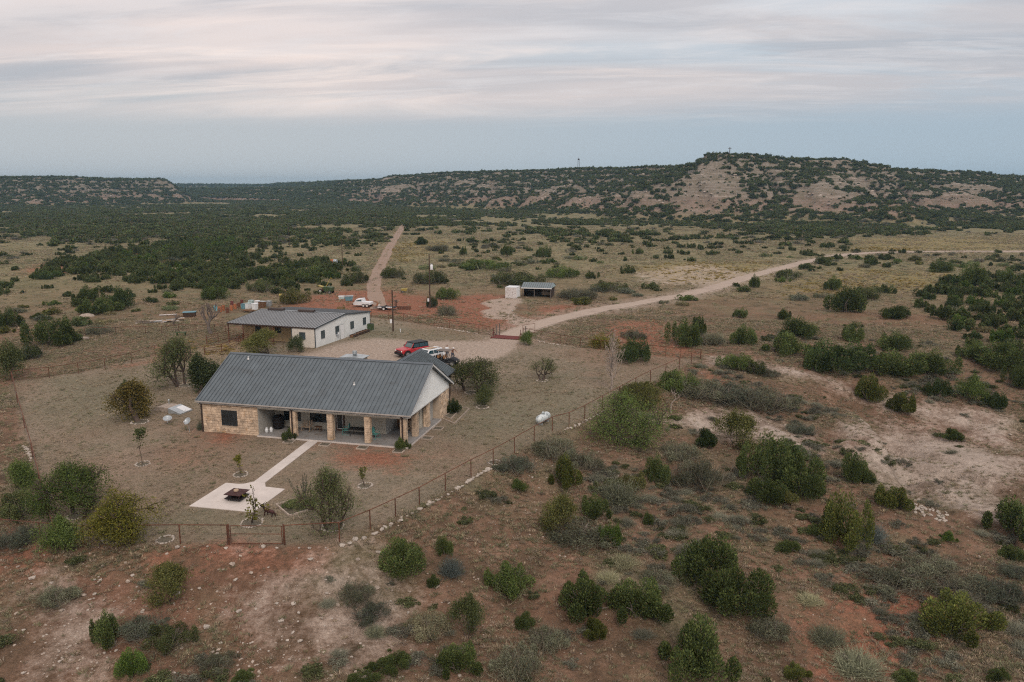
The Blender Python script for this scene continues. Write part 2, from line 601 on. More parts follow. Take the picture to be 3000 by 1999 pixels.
# ------------------------------------------------------------------ mesh helpers
class MB:
    """collects shapes and links them as ONE mesh object"""

    def __init__(self):
        self.v, self.f, self.mi = [], [], []
        self.cur = 0

    def add(self, vs, fs):
        b = len(self.v)
        self.v += [tuple(map(float, p)) for p in vs]
        self.f += [tuple(i + b for i in f) for f in fs]
        self.mi += [self.cur] * len(fs)
        return self

    def box(self, x0, x1, y0, y1, z0, z1):
        vs = [(x0, y0, z0), (x1, y0, z0), (x1, y1, z0), (x0, y1, z0), (x0, y0, z1), (x1, y0, z1), (x1, y1, z1), (x0, y1, z1)]
        return self.add(vs, [(0, 3, 2, 1), (4, 5, 6, 7), (0, 1, 5, 4), (1, 2, 6, 5), (2, 3, 7, 6), (3, 0, 4, 7)])

    def hexa(self, bottom, top):
        return self.add(list(bottom) + list(top), [(0, 3, 2, 1), (4, 5, 6, 7), (0, 1, 5, 4), (1, 2, 6, 5), (2, 3, 7, 6), (3, 0, 4, 7)])

    def bar(self, p0, p1, r, n=6, r1=None, caps=True):
        p0, p1 = Vector(p0), Vector(p1)
        d = p1 - p0
        q = d.to_track_quat('Z', 'Y').to_matrix()
        r1 = r if r1 is None else r1
        vs, fs = [], []
        for p, rr in ((p0, r), (p1, r1)):
            for k in range(n):
                a = 2 * math.pi * (k + 0.5) / n
                vs.append(p + q @ Vector((math.cos(a) * rr, math.sin(a) * rr, 0)))
        for k in range(n):
            fs.append((k, (k + 1) % n, n + (k + 1) % n, n + k))
        if caps:
            fs.append(tuple(range(n - 1, -1, -1)))
            fs.append(tuple(range(n, 2 * n)))
        return self.add(vs, fs)

    def path(self, pts, r, n=6):
        for a, b in zip(pts[:-1], pts[1:]):
            self.bar(a, b, r, n)
        return self

    def lathe(self, prof, n=16, axis='z', c=(0, 0, 0)):
        vs, fs = [], []
        for r, h in prof:
            for k in range(n):
                a = 2 * math.pi * k / n
                p = (r * math.cos(a), r * math.sin(a), h)
                if axis == 'x':
                    p = (p[2], p[0], p[1])
                elif axis == 'y':
                    p = (p[0], -p[2], p[1])
                vs.append((p[0] + c[0], p[1] + c[1], p[2] + c[2]))
        m = len(prof)
        for i in range(m - 1):
            for k in range(n):
                fs.append((i * n + k, i * n + (k + 1) % n, (i + 1) * n + (k + 1) % n, (i + 1) * n + k))
        fs.append(tuple(range(n - 1, -1, -1)))
        fs.append(tuple(range((m - 1) * n, m * n)))
        return self.add(vs, fs)

    def prism(self, poly, axis, a, b):
        """poly in the two remaining axes, extruded from a to b along axis"""
        n = len(poly)
        vs = []
        for t in (a, b):
            for p, q in poly:
                vs.append({'x': (t, p, q), 'y': (p, t, q), 'z': (p, q, t)}[axis])
        fs = [(k, (k + 1) % n, n + (k + 1) % n, n + k) for k in range(n)]
        fs.append(tuple(range(n - 1, -1, -1)))
        fs.append(tuple(range(n, 2 * n)))
        return self.add(vs, fs)

    def mesh(self, name, mats, smooth=False):
        me = bpy.data.meshes.new(name)
        me.from_pydata(self.v, [], self.f)
        for m in ([mats] if isinstance(mats, str) else mats):
            me.materials.append(MATS[m])
        if len(me.materials) > 1:
            me.polygons.foreach_set('material_index', self.mi)
        if smooth:
            me.polygons.foreach_set('use_smooth', [True] * len(me.polygons))
        bm_fix(me)
        return me

    def build(self, name, mats, parent=None, smooth=False):
        return link(name, self.mesh(name, mats, smooth), parent)


import bmesh


def bm_fix(me):
    bm = bmesh.new()
    bm.from_mesh(me)
    bmesh.ops.recalc_face_normals(bm, faces=bm.faces)
    bm.to_mesh(me)
    bm.free()


def link(name, data, parent=None, loc=None, rz=None, scale=None):
    o = bpy.data.objects.new(name, data)
    COL.objects.link(o)
    if parent is not None:
        o.parent = parent
    if loc is not None:
        o.location = loc
    if rz is not None:
        o.rotation_euler = (0, 0, rz)
    if scale is not None:
        o.scale = scale if hasattr(scale, '__len__') else (scale, scale, scale)
    return o


def tag(o, label, cat=None, group=None, kind=None):
    o['label'] = label
    if cat:
        o['category'] = cat
    if group:
        o['group'] = group
    if kind:
        o['kind'] = kind
    return o


def struct(o, label=None):
    o['kind'] = 'structure'
    if label:
        o['label'] = label
    return o


def thing(name, label, cat, loc=(0, 0, 0), rz=0.0, group=None):
    o = link(name, None, None, loc, rz)
    o.empty_display_size = 0.3
    return tag(o, label, cat, group)


def arr_mesh(name, V, Q, mats, col=None, smooth=False):
    """big mesh from numpy arrays: quads (or triangles)"""
    V = np.asarray(V, np.float32)
    Q = np.asarray(Q, np.int32)
    me = bpy.data.meshes.new(name)
    k = Q.shape[1]
    me.vertices.add(len(V))
    me.vertices.foreach_set('co', V.ravel())
    me.loops.add(Q.size)
    me.loops.foreach_set('vertex_index', Q.ravel())
    me.polygons.add(len(Q))
    me.polygons.foreach_set('loop_start', np.arange(len(Q), dtype=np.int32) * k)
    me.update(calc_edges=True)
    for m in ([mats] if isinstance(mats, str) else mats):
        me.materials.append(MATS[m])
    if col is not None:
        a = me.attributes.new('leafcol', 'FLOAT_COLOR', 'POINT')
        c4 = np.ones((len(V), 4), np.float32)
        c4[:, :3] = col
        a.data.foreach_set('color', c4.ravel())
    if smooth:
        me.polygons.foreach_set('use_smooth', np.ones(len(Q), bool))
    me.validate()
    return me

# ------------------------------------------------------------------ the ground: one sheet out to the horizon
def px_poly(pts):
    return [tuple(p[:2]) for p in at(pts)]


ROAD_PX = [(1470, 1003), (1492, 985), (1560, 957), (1650, 931), (1760, 907), (1880, 887), (2000, 868), (2090, 845), (2180, 815), (2270, 790), (2370, 765), (2470, 747), (2560, 741), (2700, 738), (2850, 737), (3000, 737), (3300, 738)]
TRACK_PX = [(1112, 905), (1106, 885), (1098, 860), (1094, 835), (1104, 805), (1122, 765), (1143, 722), (1163, 690), (1185, 657)]
ROAD = [tuple(p) for p in at(ROAD_PX)]
TRACK = [tuple(p) for p in at(TRACK_PX)]
LOOP = px_poly([(1475, 880), (1452, 893), (1455, 912), (1490, 930), (1540, 945)])
APRON = px_poly([(960, 1005), (1110, 985), (1250, 1000), (1380, 1000), (1440, 993), (1530, 1003), (1500, 1035), (1440, 1062), (1300, 1066), (1150, 1075), (900, 1066), (860, 1050)])
DRIVE = px_poly([(1405, 1010), (1445, 998), (1525, 1003), (1490, 1040), (1440, 1060), (1290, 1075), (1300, 1040), (1370, 1025)])
RED = [px_poly(p) for p in (
    [(840, 905), (900, 868), (1000, 850), (1120, 850), (1280, 872), (1400, 862), (1480, 866), (1455, 890), (1475, 925), (1600, 925), (1620, 935), (1500, 968), (1400, 962), (1250, 932), (1090, 925), (950, 915)],
    [(1560, 905), (1660, 890), (1700, 905), (1600, 925)],
    [(1770, 955), (1880, 925), (1960, 945), (2000, 1010), (2070, 1040), (1960, 1045), (1760, 1018)],
    [(945, 1312), (1100, 1312), (1190, 1335), (1150, 1370), (1000, 1350)],
    [(560, 1300), (640, 1270), (680, 1282), (600, 1325)],
    [(60, 795), (120, 775), (300, 748), (470, 735), (490, 745), (320, 780), (120, 810)],
    [(1930, 1150), (2100, 1100), (2200, 1140), (2050, 1180)],
    [(2500, 1720), (2700, 1690), (2800, 1800), (2650, 1960), (2420, 1999), (2400, 1850)],
    [(500, 1640), (760, 1615), (900, 1640), (640, 1680)],
    [(0, 1560), (90, 1560), (120, 1640), (0, 1660)],
    [(560, 1050), (470, 1020), (430, 1060), (380, 1075), (480, 1045)])]
PALE = [[(-760.0, 1190.0), (-330.0, 1190.0), (-420.0, 1800.0), (-860.0, 1800.0)]] + [px_poly(p) for p in (
    [(2060, 1045), (2250, 1062), (2450, 1110), (2680, 1185), (3000, 1215), (3000, 1330), (2860, 1290), (2680, 1225), (2480, 1145), (2250, 1095), (2060, 1072)],
    [(2440, 1270), (2550, 1225), (2700, 1250), (2850, 1295), (3000, 1340), (3000, 1560), (2860, 1520), (2700, 1450), (2560, 1440), (2480, 1350)],
    [(1880, 1225), (2100, 1190), (2230, 1210), (2400, 1260), (2420, 1330), (2250, 1300), (2050, 1260)],
    [(0, 1700), (250, 1640), (360, 1760), (300, 1999), (0, 1999)],
    [(660, 1640), (900, 1600), (1080, 1620), (1250, 1780), (1150, 1960), (800, 1990), (620, 1850)],
    [(1850, 800), (2050, 770), (2220, 800), (2100, 840), (1900, 830)])]
YELLOW = [px_poly(p) for p in (
    [(1830, 790), (2000, 770), (2250, 765), (2300, 790), (2150, 835), (1950, 830)], [(2330, 830), (2500, 790), (2760, 800), (2760, 850), (2500, 850), (2300, 880)],
    [(1120, 730), (1250, 690), (1330, 720), (1180, 770)], [(2500, 700), (3000, 690), (3000, 735), (2500, 735)], [(590, 985), (740, 1000), (700, 1060), (590, 1045)])]
GREEN = [px_poly(p) for p in (
    [(1100, 950), (1300, 965), (1400, 985), (1200, 1000), (1050, 985)], [(1380, 1120), (1700, 1100), (1740, 1200), (1600, 1290), (1440, 1340), (1300, 1260)], [(560, 1480), (800, 1500), (960, 1560), (560, 1585), (400, 1560), (420, 1480)], [(120, 1110), (420, 1080), (470, 1160), (300, 1260), (120, 1200)])]
YARD = [tuple(p) for p in YARD_FRONT[1:14]] + px_poly([(1900, 1040), (1700, 1018), (1535, 988), (1437, 985), (1317, 963), (1182, 942), (1085, 930), (700, 1000), (460, 1040), (230, 1092), (36, 1118), (96, 1360)])


def soft(x, y, polys, w):
    r = np.zeros(len(x))
    for p in polys:
        pa = np.array(p)
        ww = w(x, y) if callable(w) else np.full(len(x), w)
        mg = 12 + 0.06 * np.abs(pa).max()
        m = (x > pa[:, 0].min() - mg) & (x < pa[:, 0].max() + mg) & (y > pa[:, 1].min() - mg) & (y < pa[:, 1].max() + mg)
        if not m.any():
            continue
        d, _, _ = seg_dist(x[m], y[m], p, True)
        s = np.where(inside(x[m], y[m], p), d, -d)
        r[m] = np.maximum(r[m], sstep(-ww[m], ww[m], s))
    return r


def build_ground():
    # polar sheet, dense where the camera looks, closed all the way round
    az = np.concatenate([np.radians(np.linspace(-44, 44, 640)), np.radians(np.linspace(44, 316, 80))[1:-1]])
    rr = [4.0]
    while rr[-1] < 4000:
        r = rr[-1]
        rr.append(r + (2.0 if r < 30 else (0.36 + 0.0055 * max(0, r - 60) if r < 500 else (3.6 if r < 1250 else 0.03 * (r - 1250) + 5))))
    rr = np.array(rr)
    A, R = np.meshgrid(az, rr)
    X, Y = (R * np.sin(A)).ravel(), (R * np.cos(A)).ravel()
    Z = np.zeros_like(X)
    for i in range(0, len(X), 100000):
        Z[i:i + 100000] = terrain(X[i:i + 100000], Y[i:i + 100000])
    na, nr = len(az), len(rr)
    i0 = np.arange(nr - 1)[:, None] * na + np.arange(na)[None, :]
    i1 = np.arange(nr - 1)[:, None] * na + (np.arange(na)[None, :] + 1) % na
    Q = np.stack([i0, i1, i1 + na, i0 + na], -1).reshape(-1, 4)
    me = arr_mesh('ground', np.stack([X, Y, Z], 1), Q, 'ground', smooth=True)
    # centre cap
    wob = lambda s, a, c: (fbm(X / c, Y / c, s, 3) - 0.5) * a
    Xw, Yw = X + wob(91, 5, 7.0), Y + wob(95, 5, 7.0)
    wide = lambda x, y: 2.5 + 0.02 * np.hypot(x, y)
    red = soft(Xw, Yw, RED, wide)
    pale = np.maximum(soft(Xw, Yw, PALE[:4] + PALE[6:], wide), 0.62 * soft(Xw, Yw, PALE[4:6], wide))
    yel = soft(Xw, Yw, YELLOW, wide)
    grn = soft(Xw, Yw, GREEN, 3.0)
    yard = soft(X + wob(97, 1.0, 2.0), Y + wob(98, 1.0, 2.0), [YARD], 0.7)
    apron = soft(Xw, Yw, [APRON], 2.0) * 0.75
    drive = soft(X + wob(91, 2, 3.0), Y + wob(95, 2, 3.0), [DRIVE], 1.2)
    d, _, _ = seg_dist(X + wob(31, 1.6, 4.0), Y + wob(33, 1.6, 4.0), ROAD)
    road = 1 - sstep(1.6, 3.0, d)
    shoulder = (1 - sstep(3.0, 9.0, d)) * 0.45
    d, _, _ = seg_dist(X + wob(31, 2, 5.0), Y + wob(33, 2, 5.0), TRACK)
    track = 1 - sstep(1.4, 4.2, d)
    d, _, _ = seg_dist(Xw, Yw, LOOP)
    loop = (1 - sstep(2.2, 3.6, d)) * 0.8
    hill = hillness(X, Y)
    tan = np.maximum.reduce([road, drive, loop, shoulder, apron])

    def attr(name, a, b, c, dd):
        at_ = me.attributes.new(name, 'FLOAT_COLOR', 'POINT')
        at_.data.foreach_set('color', np.stack([a, b, c, dd], 1).astype(np.float32).ravel())

    attr('mask_soil', np.maximum(red, track * 0.35), pale, tan, np.ones_like(X))
    attr('mask_grow', yard, yel, grn, np.ones_like(X))
    attr('mask_hill', hill, track, sstep(112, 240, np.hypot(X, Y)), np.ones_like(X))
    o = link('ground', me)
    struct(o, 'dry ranch ground of grass, red soil and caliche')
    return o


def ground_material():
    t = NT('ground')
    g = t.coord('World')
    m1 = t.node('ShaderNodeSeparateColor')
    t.l.new(t.node('ShaderNodeAttribute', attribute_name='mask_soil').outputs['Color'], m1.inputs[0])
    m2 = t.node('ShaderNodeSeparateColor')
    t.l.new(t.node('ShaderNodeAttribute', attribute_name='mask_grow').outputs['Color'], m2.inputs[0])
    m3 = t.node('ShaderNodeSeparateColor')
    t.l.new(t.node('ShaderNodeAttribute', attribute_name='mask_hill').outputs['Color'], m3.inputs[0])
    n_big = t.noise(g, 0.055, 5.0, 0.6)
    n_mid = t.noise(g, 0.35, 6.0, 0.65)
    n_fine = t.noise(g, 2.4, 6.0, 0.7)
    n_grain = t.noise(g, 11.0, 4.0, 0.75)
    # wild ground: brown litter, grey grass, patches of redder soil
    wild = t.ramp(n_mid, [(0.30, (0.070, 0.054, 0.035)), (0.46, (0.142, 0.094, 0.062)), (0.60, (0.208, 0.130, 0.088)), (0.76, (0.275, 0.190, 0.138))])
    wild = t.mix(t.ramp(n_big, [(0.46, 0.0), (0.64, 0.72)]), wild, (0.225, 0.108, 0.072))
    wild = t.mix(t.ramp(t.noise(g, 0.11, 5.0, 0.6), [(0.46, 0.0), (0.62, 0.7)]), wild, t.ramp(n_fine, [(0.3, (0.105, 0.108, 0.064)), (0.7, (0.195, 0.180, 0.115))]))
    plain = t.ramp(t.noise(g, 0.16, 7.0, 0.72), [(0.32, (0.096, 0.098, 0.052)), (0.48, (0.178, 0.160, 0.088)), (0.64, (0.262, 0.216, 0.130)), (0.80, (0.250, 0.166, 0.110))])
    c = t.mix(m3.outputs[2], wild, plain)
    yardc = t.ramp(n_mid, [(0.25, (0.168, 0.146, 0.104)), (0.5, (0.225, 0.186, 0.136)), (0.75, (0.282, 0.222, 0.166))])
    yardc = t.mix(t.ramp(n_big, [(0.46, 0.0), (0.66, 0.65)]), yardc, (0.245, 0.150, 0.105))
    yardc = t.mix(t.ramp(t.noise(g, 0.13, 5.0, 0.65), [(0.52, 0.0), (0.68, 0.6)]), yardc, (0.300, 0.232, 0.178))
    yardc = t.mix(t.math('MULTIPLY', m2.outputs[2], 0.50), yardc, (0.165, 0.162, 0.108))
    c = t.mix(m2.outputs[0], c, yardc)
    rough_edge = lambda src, k=0.45: t.math('ADD', src, t.math('MULTIPLY', t.math('SUBTRACT', n_fine, 0.5), k))
    patch = lambda src, a, b: t.math('ADD', t.math('ADD', src, t.math('MULTIPLY', t.math('SUBTRACT', n_fine, 0.5), a)), t.math('MULTIPLY', t.math('SUBTRACT', n_mid, 0.55), b))
    redf = t.ramp(patch(m1.outputs[0], 0.9, 1.5), [(0.15, 0.0), (0.72, 0.88)])
    c = t.mix(redf, c, t.ramp(n_fine, [(0.3, (0.205, 0.086, 0.054)), (0.7, (0.310, 0.140, 0.088))]))
    palef = t.ramp(patch(m1.outputs[1], 0.9, 1.6), [(0.25, 0.0), (0.9, 0.88)])
    c = t.mix(palef, c, t.ramp(n_mid, [(0.3, (0.300, 0.240, 0.198)), (0.7, (0.450, 0.385, 0.328))]))
    yelf = t.math('MULTIPLY', m2.outputs[1], t.ramp(t.noise(g, 0.9, 5.0, 0.7), [(0.45, 0.0), (0.62, 0.85)]))
    c = t.mix(yelf, c, (0.305, 0.225, 0.075))
    tanf = t.ramp(rough_edge(m1.outputs[2], 0.5), [(0.2, 0.0), (0.8, 0.9)])
    c = t.mix(tanf, c, t.ramp(n_fine, [(0.3, (0.330, 0.262, 0.212)), (0.7, (0.435, 0.360, 0.300))]))
    # hill faces: pale beds over red clay, in strata that follow height
    sepz = t.node('ShaderNodeSeparateXYZ')
    t.l.new(g, sepz.inputs[0])
    zz = t.math('ADD', sepz.outputs[2], t.math('MULTIPLY', t.math('SUBTRACT', t.noise(g, 0.03, 4.0), 0.5), 7.0))
    zb = t.node('ShaderNodeCombineXYZ', {2: t.math('MULTIPLY', zz, 0.55)}).outputs[0]
    beds = t.noise(zb, 1.0, 3.0, 0.7)
    low = t.ramp(t.math('DIVIDE', zz, 50.0), [(0.14, 1.0), (0.38, 0.0)])
    hillc = t.mix(low, t.ramp(beds, [(0.38, (0.140, 0.115, 0.090)), (0.52, (0.235, 0.200, 0.164)), (0.64, (0.375, 0.330, 0.280))]), t.ramp(beds, [(0.35, (0.180, 0.105, 0.078)), (0.62, (0.300, 0.225, 0.180))]))
    hillc = t.mix(t.ramp(t.noise(g, 0.16, 6.0, 0.7), [(0.42, 0.0), (0.60, 0.75)]), hillc, (0.165, 0.138, 0.098))
    hillc = t.mix(t.ramp(t.noise(g, 0.5, 4.0, 0.7), [(0.52, 0.0), (0.66, 0.7)]), hillc, (0.105, 0.100, 0.062))
    hf = t.ramp(m3.outputs[0], [(0.03, 0.0), (0.14, 1.0)])
    c = t.mix(hf, c, hillc)
    # grain of grass stems and pebbles
    gr = t.ramp(n_grain, [(0.30, 0.60), (0.5, 1.0), (0.72, 1.45)])
    c = t.mix(1.0, c, gr, 'MULTIPLY')
    c = t.mix(1.0, c, t.ramp(n_fine, [(0.28, 0.74), (0.5, 1.0), (0.74, 1.22)]), 'MULTIPLY')
    h = t.math('ADD', t.math('MULTIPLY', n_grain, 0.5), n_fine)
    t.bump(h, 1.0, 0.14)
    return t.out(c, 0.95, 0.0, 0.1)


ground_material()
GROUND = build_ground()


def strip(name, pts, width, label, mat, lift, step=1.0, seed=0, wvar=0.25):
    """a worn dirt road draped over the ground, its edges uneven"""
    P = [np.array(p[:2]) for p in pts]
    path = []
    for a, b in zip(P[:-1], P[1:]):
        n = max(2, int(np.linalg.norm(b - a) / step))
        path += [a + (b - a) * k / n for k in range(n)]
    path.append(P[-1])
    path = np.array(path)
    for _ in range(12):
        path[1:-1] = (path[:-2] + 2 * path[1:-1] + path[2:]) / 4
    tan_ = np.gradient(path, axis=0)
    tan_ /= np.linalg.norm(tan_, axis=1)[:, None]
    nor = np.stack([-tan_[:, 1], tan_[:, 0]], 1)
    cols = 7
    V = []
    k = np.arange(len(path))
    wl_ = width / 2 * (1 - wvar / 2 + wvar * fbm(k / 5.0, k * 0 + seed, seed, 3))
    wr_ = width / 2 * (1 - wvar / 2 + wvar * fbm(k / 5.0, k * 0 + seed + 9, seed + 3, 3))
    for j in range(cols):
        f = j / (cols - 1) * 2 - 1
        off = np.where(f < 0, f * wl_, f * wr_)
        xy = path + nor * off[:, None]
        dist = np.hypot(xy[:, 0], xy[:, 1])
        rut = -0.03 * math.exp(-((abs(f) - 0.5) / 0.16) ** 2)
        z = terrain(xy[:, 0], xy[:, 1]) + (lift + dist * 0.00035) * (1 if abs(f) < 0.99 else 0.4) + rut
        V.append(np.column_stack([xy, z]))
    V = np.stack(V, 1).reshape(-1, 3)
    n = len(path)
    i = (np.arange(n - 1)[:, None] * cols + np.arange(cols - 1)[None, :])
    Q = np.stack([i, i + 1, i + cols + 1, i + cols], -1).reshape(-1, 4)
    o = link(name, arr_mesh(name, V, Q, mat, smooth=True))
    return struct(o, label)


def dirt_material(name, lo, hi):
    t = NT(name)
    g = t.coord('World')
    nf = t.noise(g, 2.4, 6.0, 0.7)
    c = t.ramp(nf, [(0.3, lo), (0.7, hi)])
    c = t.mix(t.ramp(t.noise(g, 0.3, 4.0), [(0.5, 0.0), (0.75, 0.5)]), c, tuple(v * 0.72 for v in lo))
    gr = t.ramp(t.noise(g, 11.0, 4.0, 0.75), [(0.3, 0.78), (0.5, 1.0), (0.72, 1.25)])
    c = t.mix(1.0, c, gr, 'MULTIPLY')
    t.bump(nf, 0.6, 0.06)
    return t.out(c, 0.95, 0, 0.1)


dirt_material('dirt_tan', (0.340, 0.272, 0.222), (0.440, 0.366, 0.306))
dirt_material('dirt_red', (0.250, 0.178, 0.138), (0.345, 0.262, 0.205))
strip('ranch_road', ROAD[1:], 3.6, 'pale dirt road curving from the gate across the plain', 'dirt_tan', 0.03, 1.0, 3)
strip('dirt_track', TRACK, 3.1, 'reddish dirt track running up the plain to the junipers', 'dirt_red', 0.03, 1.5, 5, 0.5)

# ------------------------------------------------------------------ shared pieces for masonry and sheet metal
def rough_block(seed):
    r = random.Random(seed)
    m = MB()
    b = 0.5
    j = lambda: r.uniform(-0.05, 0.05)
    back = [(-b, 0, -b), (b, 0, -b), (b, 0, b), (-b, 0, b)]
    mid = [(x * 0.98 + j() * 0.5, -0.55, z * 0.98 + j() * 0.5) for x, _, z in back]
    fr = [(x * (0.80 + j()), -1 + j() * 2, z * (0.74 + j())) for x, _, z in back]
    vs = back + mid + fr
    fs = [(k, (k + 1) % 4, 4 + (k + 1) % 4, 4 + k) for k in range(4)] + [(4 + k, 4 + (k + 1) % 4, 8 + (k + 1) % 4, 8 + k) for k in range(4)] + [(8, 9, 10, 11)]
    m.add(vs, fs)
    return m


STONE_BLOCKS = [rough_block(s).mesh('wall_stone', 'stone_tan') for s in range(6)]


def courses(rng, a0, a1, z0, z1, holes, hmin=0.16, hmax=0.30, lmin=0.24, lmax=0.62):
    out = []
    z = z0
    while z < z1 - 0.05:
        h = min(rng.uniform(hmin, hmax), z1 - z)
        if z1 - z - h < 0.08:
            h = z1 - z
        a = a0
        while a < a1 - 0.03:
            l = min(rng.uniform(lmin, lmax), a1 - a)
            if a1 - a - l < 0.12:
                l = a1 - a
            ca, cz = a + l / 2, z + h / 2
            cut = [(a, a + l)]
            for x0, x1, y0, y1 in holes:
                if z + h > y0 + 0.01 and z < y1 - 0.01:
                    nxt = []
                    for s, e in cut:
                        if e <= x0 or s >= x1:
                            nxt.append((s, e))
                        else:
                            if x0 - s > 0.06:
                                nxt.append((s, x0))
                            if e - x1 > 0.06:
                                nxt.append((x1, e))
                    cut = nxt
            out += [(s, e, z, z + h) for s, e in cut]
            a += l
        z += h
    return out


def stone_wall(parent, side, a0, a1, z0, z1, plane, holes=(), seed=0):
    """loose rubble courses, every stone its own object; side '-y' faces the front, '+x' the right"""
    rng = random.Random(seed)
    for s, e, b, t in courses(rng, a0, a1, z0, z1, holes):
        o = link('stone', rng.choice(STONE_BLOCKS), parent)
        dep = rng.uniform(0.030, 0.065)
        o.scale = (e - s - 0.018, dep, t - b - 0.018)
        if side == '-y':
            o.location = ((s + e) / 2, plane + 0.004, (b + t) / 2)
        else:
            o.location = (plane - 0.004, (s + e) / 2, (b + t) / 2)
            o.rotation_euler = (0, 0, math.pi / 2)


def clad_box(parent, x0, x1, y0, y1, z0, z1, seed):
    """a rubble-faced pillar: stones of all four faces joined"""
    rng = random.Random(seed)
    m = MB()
    for side in range(4):
        w = (x1 - x0) if side % 2 == 0 else (y1 - y0)
        for s, e, b, t in courses(rng, 0, w, z0, z1, (), 0.15, 0.28, 0.2, 0.42):
            d = rng.uniform(0.02, 0.05)
            g = 0.008
            q = [(s + g, 0), (e - g, 0), (e - g - 0.015, -d), (s + g + 0.015, -d)]
            lo, hi = [], []
            for a, dd in q:
                p = {0: (x0 + a, y0 + dd), 1: (x1 - dd, y0 + a), 2: (x1 - a, y1 - dd), 3: (x0 + dd, y1 - a)}[side]
                lo.append((*p, b + g))
                hi.append((*p, t - g))
            m.hexa(lo, hi)
    o = m.build('stone_cladding', 'stone_tan', parent)
    o['kind'] = 'stuff'
    return o


def window(parent, side, a0, a1, z0, z1, plane, frame='dark_frame', pane='pane_dark', mull=1, rows=0, fw=0.05):
    """frame proud of the wall, panes set back in it"""
    P = (lambda a, d, z: (a, plane - d, z)) if side == '-y' else (lambda a, d, z: (plane + d, a, z))

    def blk(m, s, e, d0, d1, b, t):
        c = [P(s, d0, b), P(e, d1, t)]
        m.box(*sorted((c[0][0], c[1][0])), *sorted((c[0][1], c[1][1])), *sorted((c[0][2], c[1][2])))
    f = MB()
    blk(f, a0, a1, -0.06, 0.05, z0, z0 + fw)
    blk(f, a0, a1, -0.06, 0.05, z1 - fw, z1)
    blk(f, a0, a0 + fw, -0.06, 0.05, z0 + fw, z1 - fw)
    blk(f, a1 - fw, a1, -0.06, 0.05, z0 + fw, z1 - fw)
    for k in range(mull):
        c = a0 + (a1 - a0) * (k + 1) / (mull + 1)
        blk(f, c - fw * 0.4, c + fw * 0.4, -0.02, 0.035, z0 + fw, z1 - fw)
    for k in range(rows):
        c = z0 + (z1 - z0) * (k + 1) / (rows + 1)
        blk(f, a0 + fw, a1 - fw, -0.02, 0.03, c - fw * 0.4, c + fw * 0.4)
    w = f.build('window', frame, parent)
    for k in range(mull + 1):
        s = a0 + (a1 - a0) * k / (mull + 1) + (fw if k == 0 else fw * 0.4) + 0.002
        e = a0 + (a1 - a0) * (k + 1) / (mull + 1) - (fw if k == mull else fw * 0.4) - 0.002
        g = MB()
        blk(g, s, e, -0.02, 0.008, z0 + fw + 0.002, z1 - fw - 0.002)
        g.build('pane', pane, w)
    return w


def panel_mesh(name, width, length, mat, rib_h, rib_w, ribs=(0.0,), rib_mat=None):
    """sheet with raised ribs, x across, y up the slope"""
    m = MB()
    m.box(0.002, width - 0.002, 0, length, -0.012, 0.0)
    if rib_mat:
        m.cur = 1
    for r in ribs:
        x = r * width
        m.prism([(x - rib_w, 0.001), (x + rib_w, 0.001), (x + rib_w * 0.55, rib_h), (x - rib_w * 0.55, rib_h)], 'y', 0, length)
    return m.mesh(name, [mat, rib_mat] if rib_mat else mat)


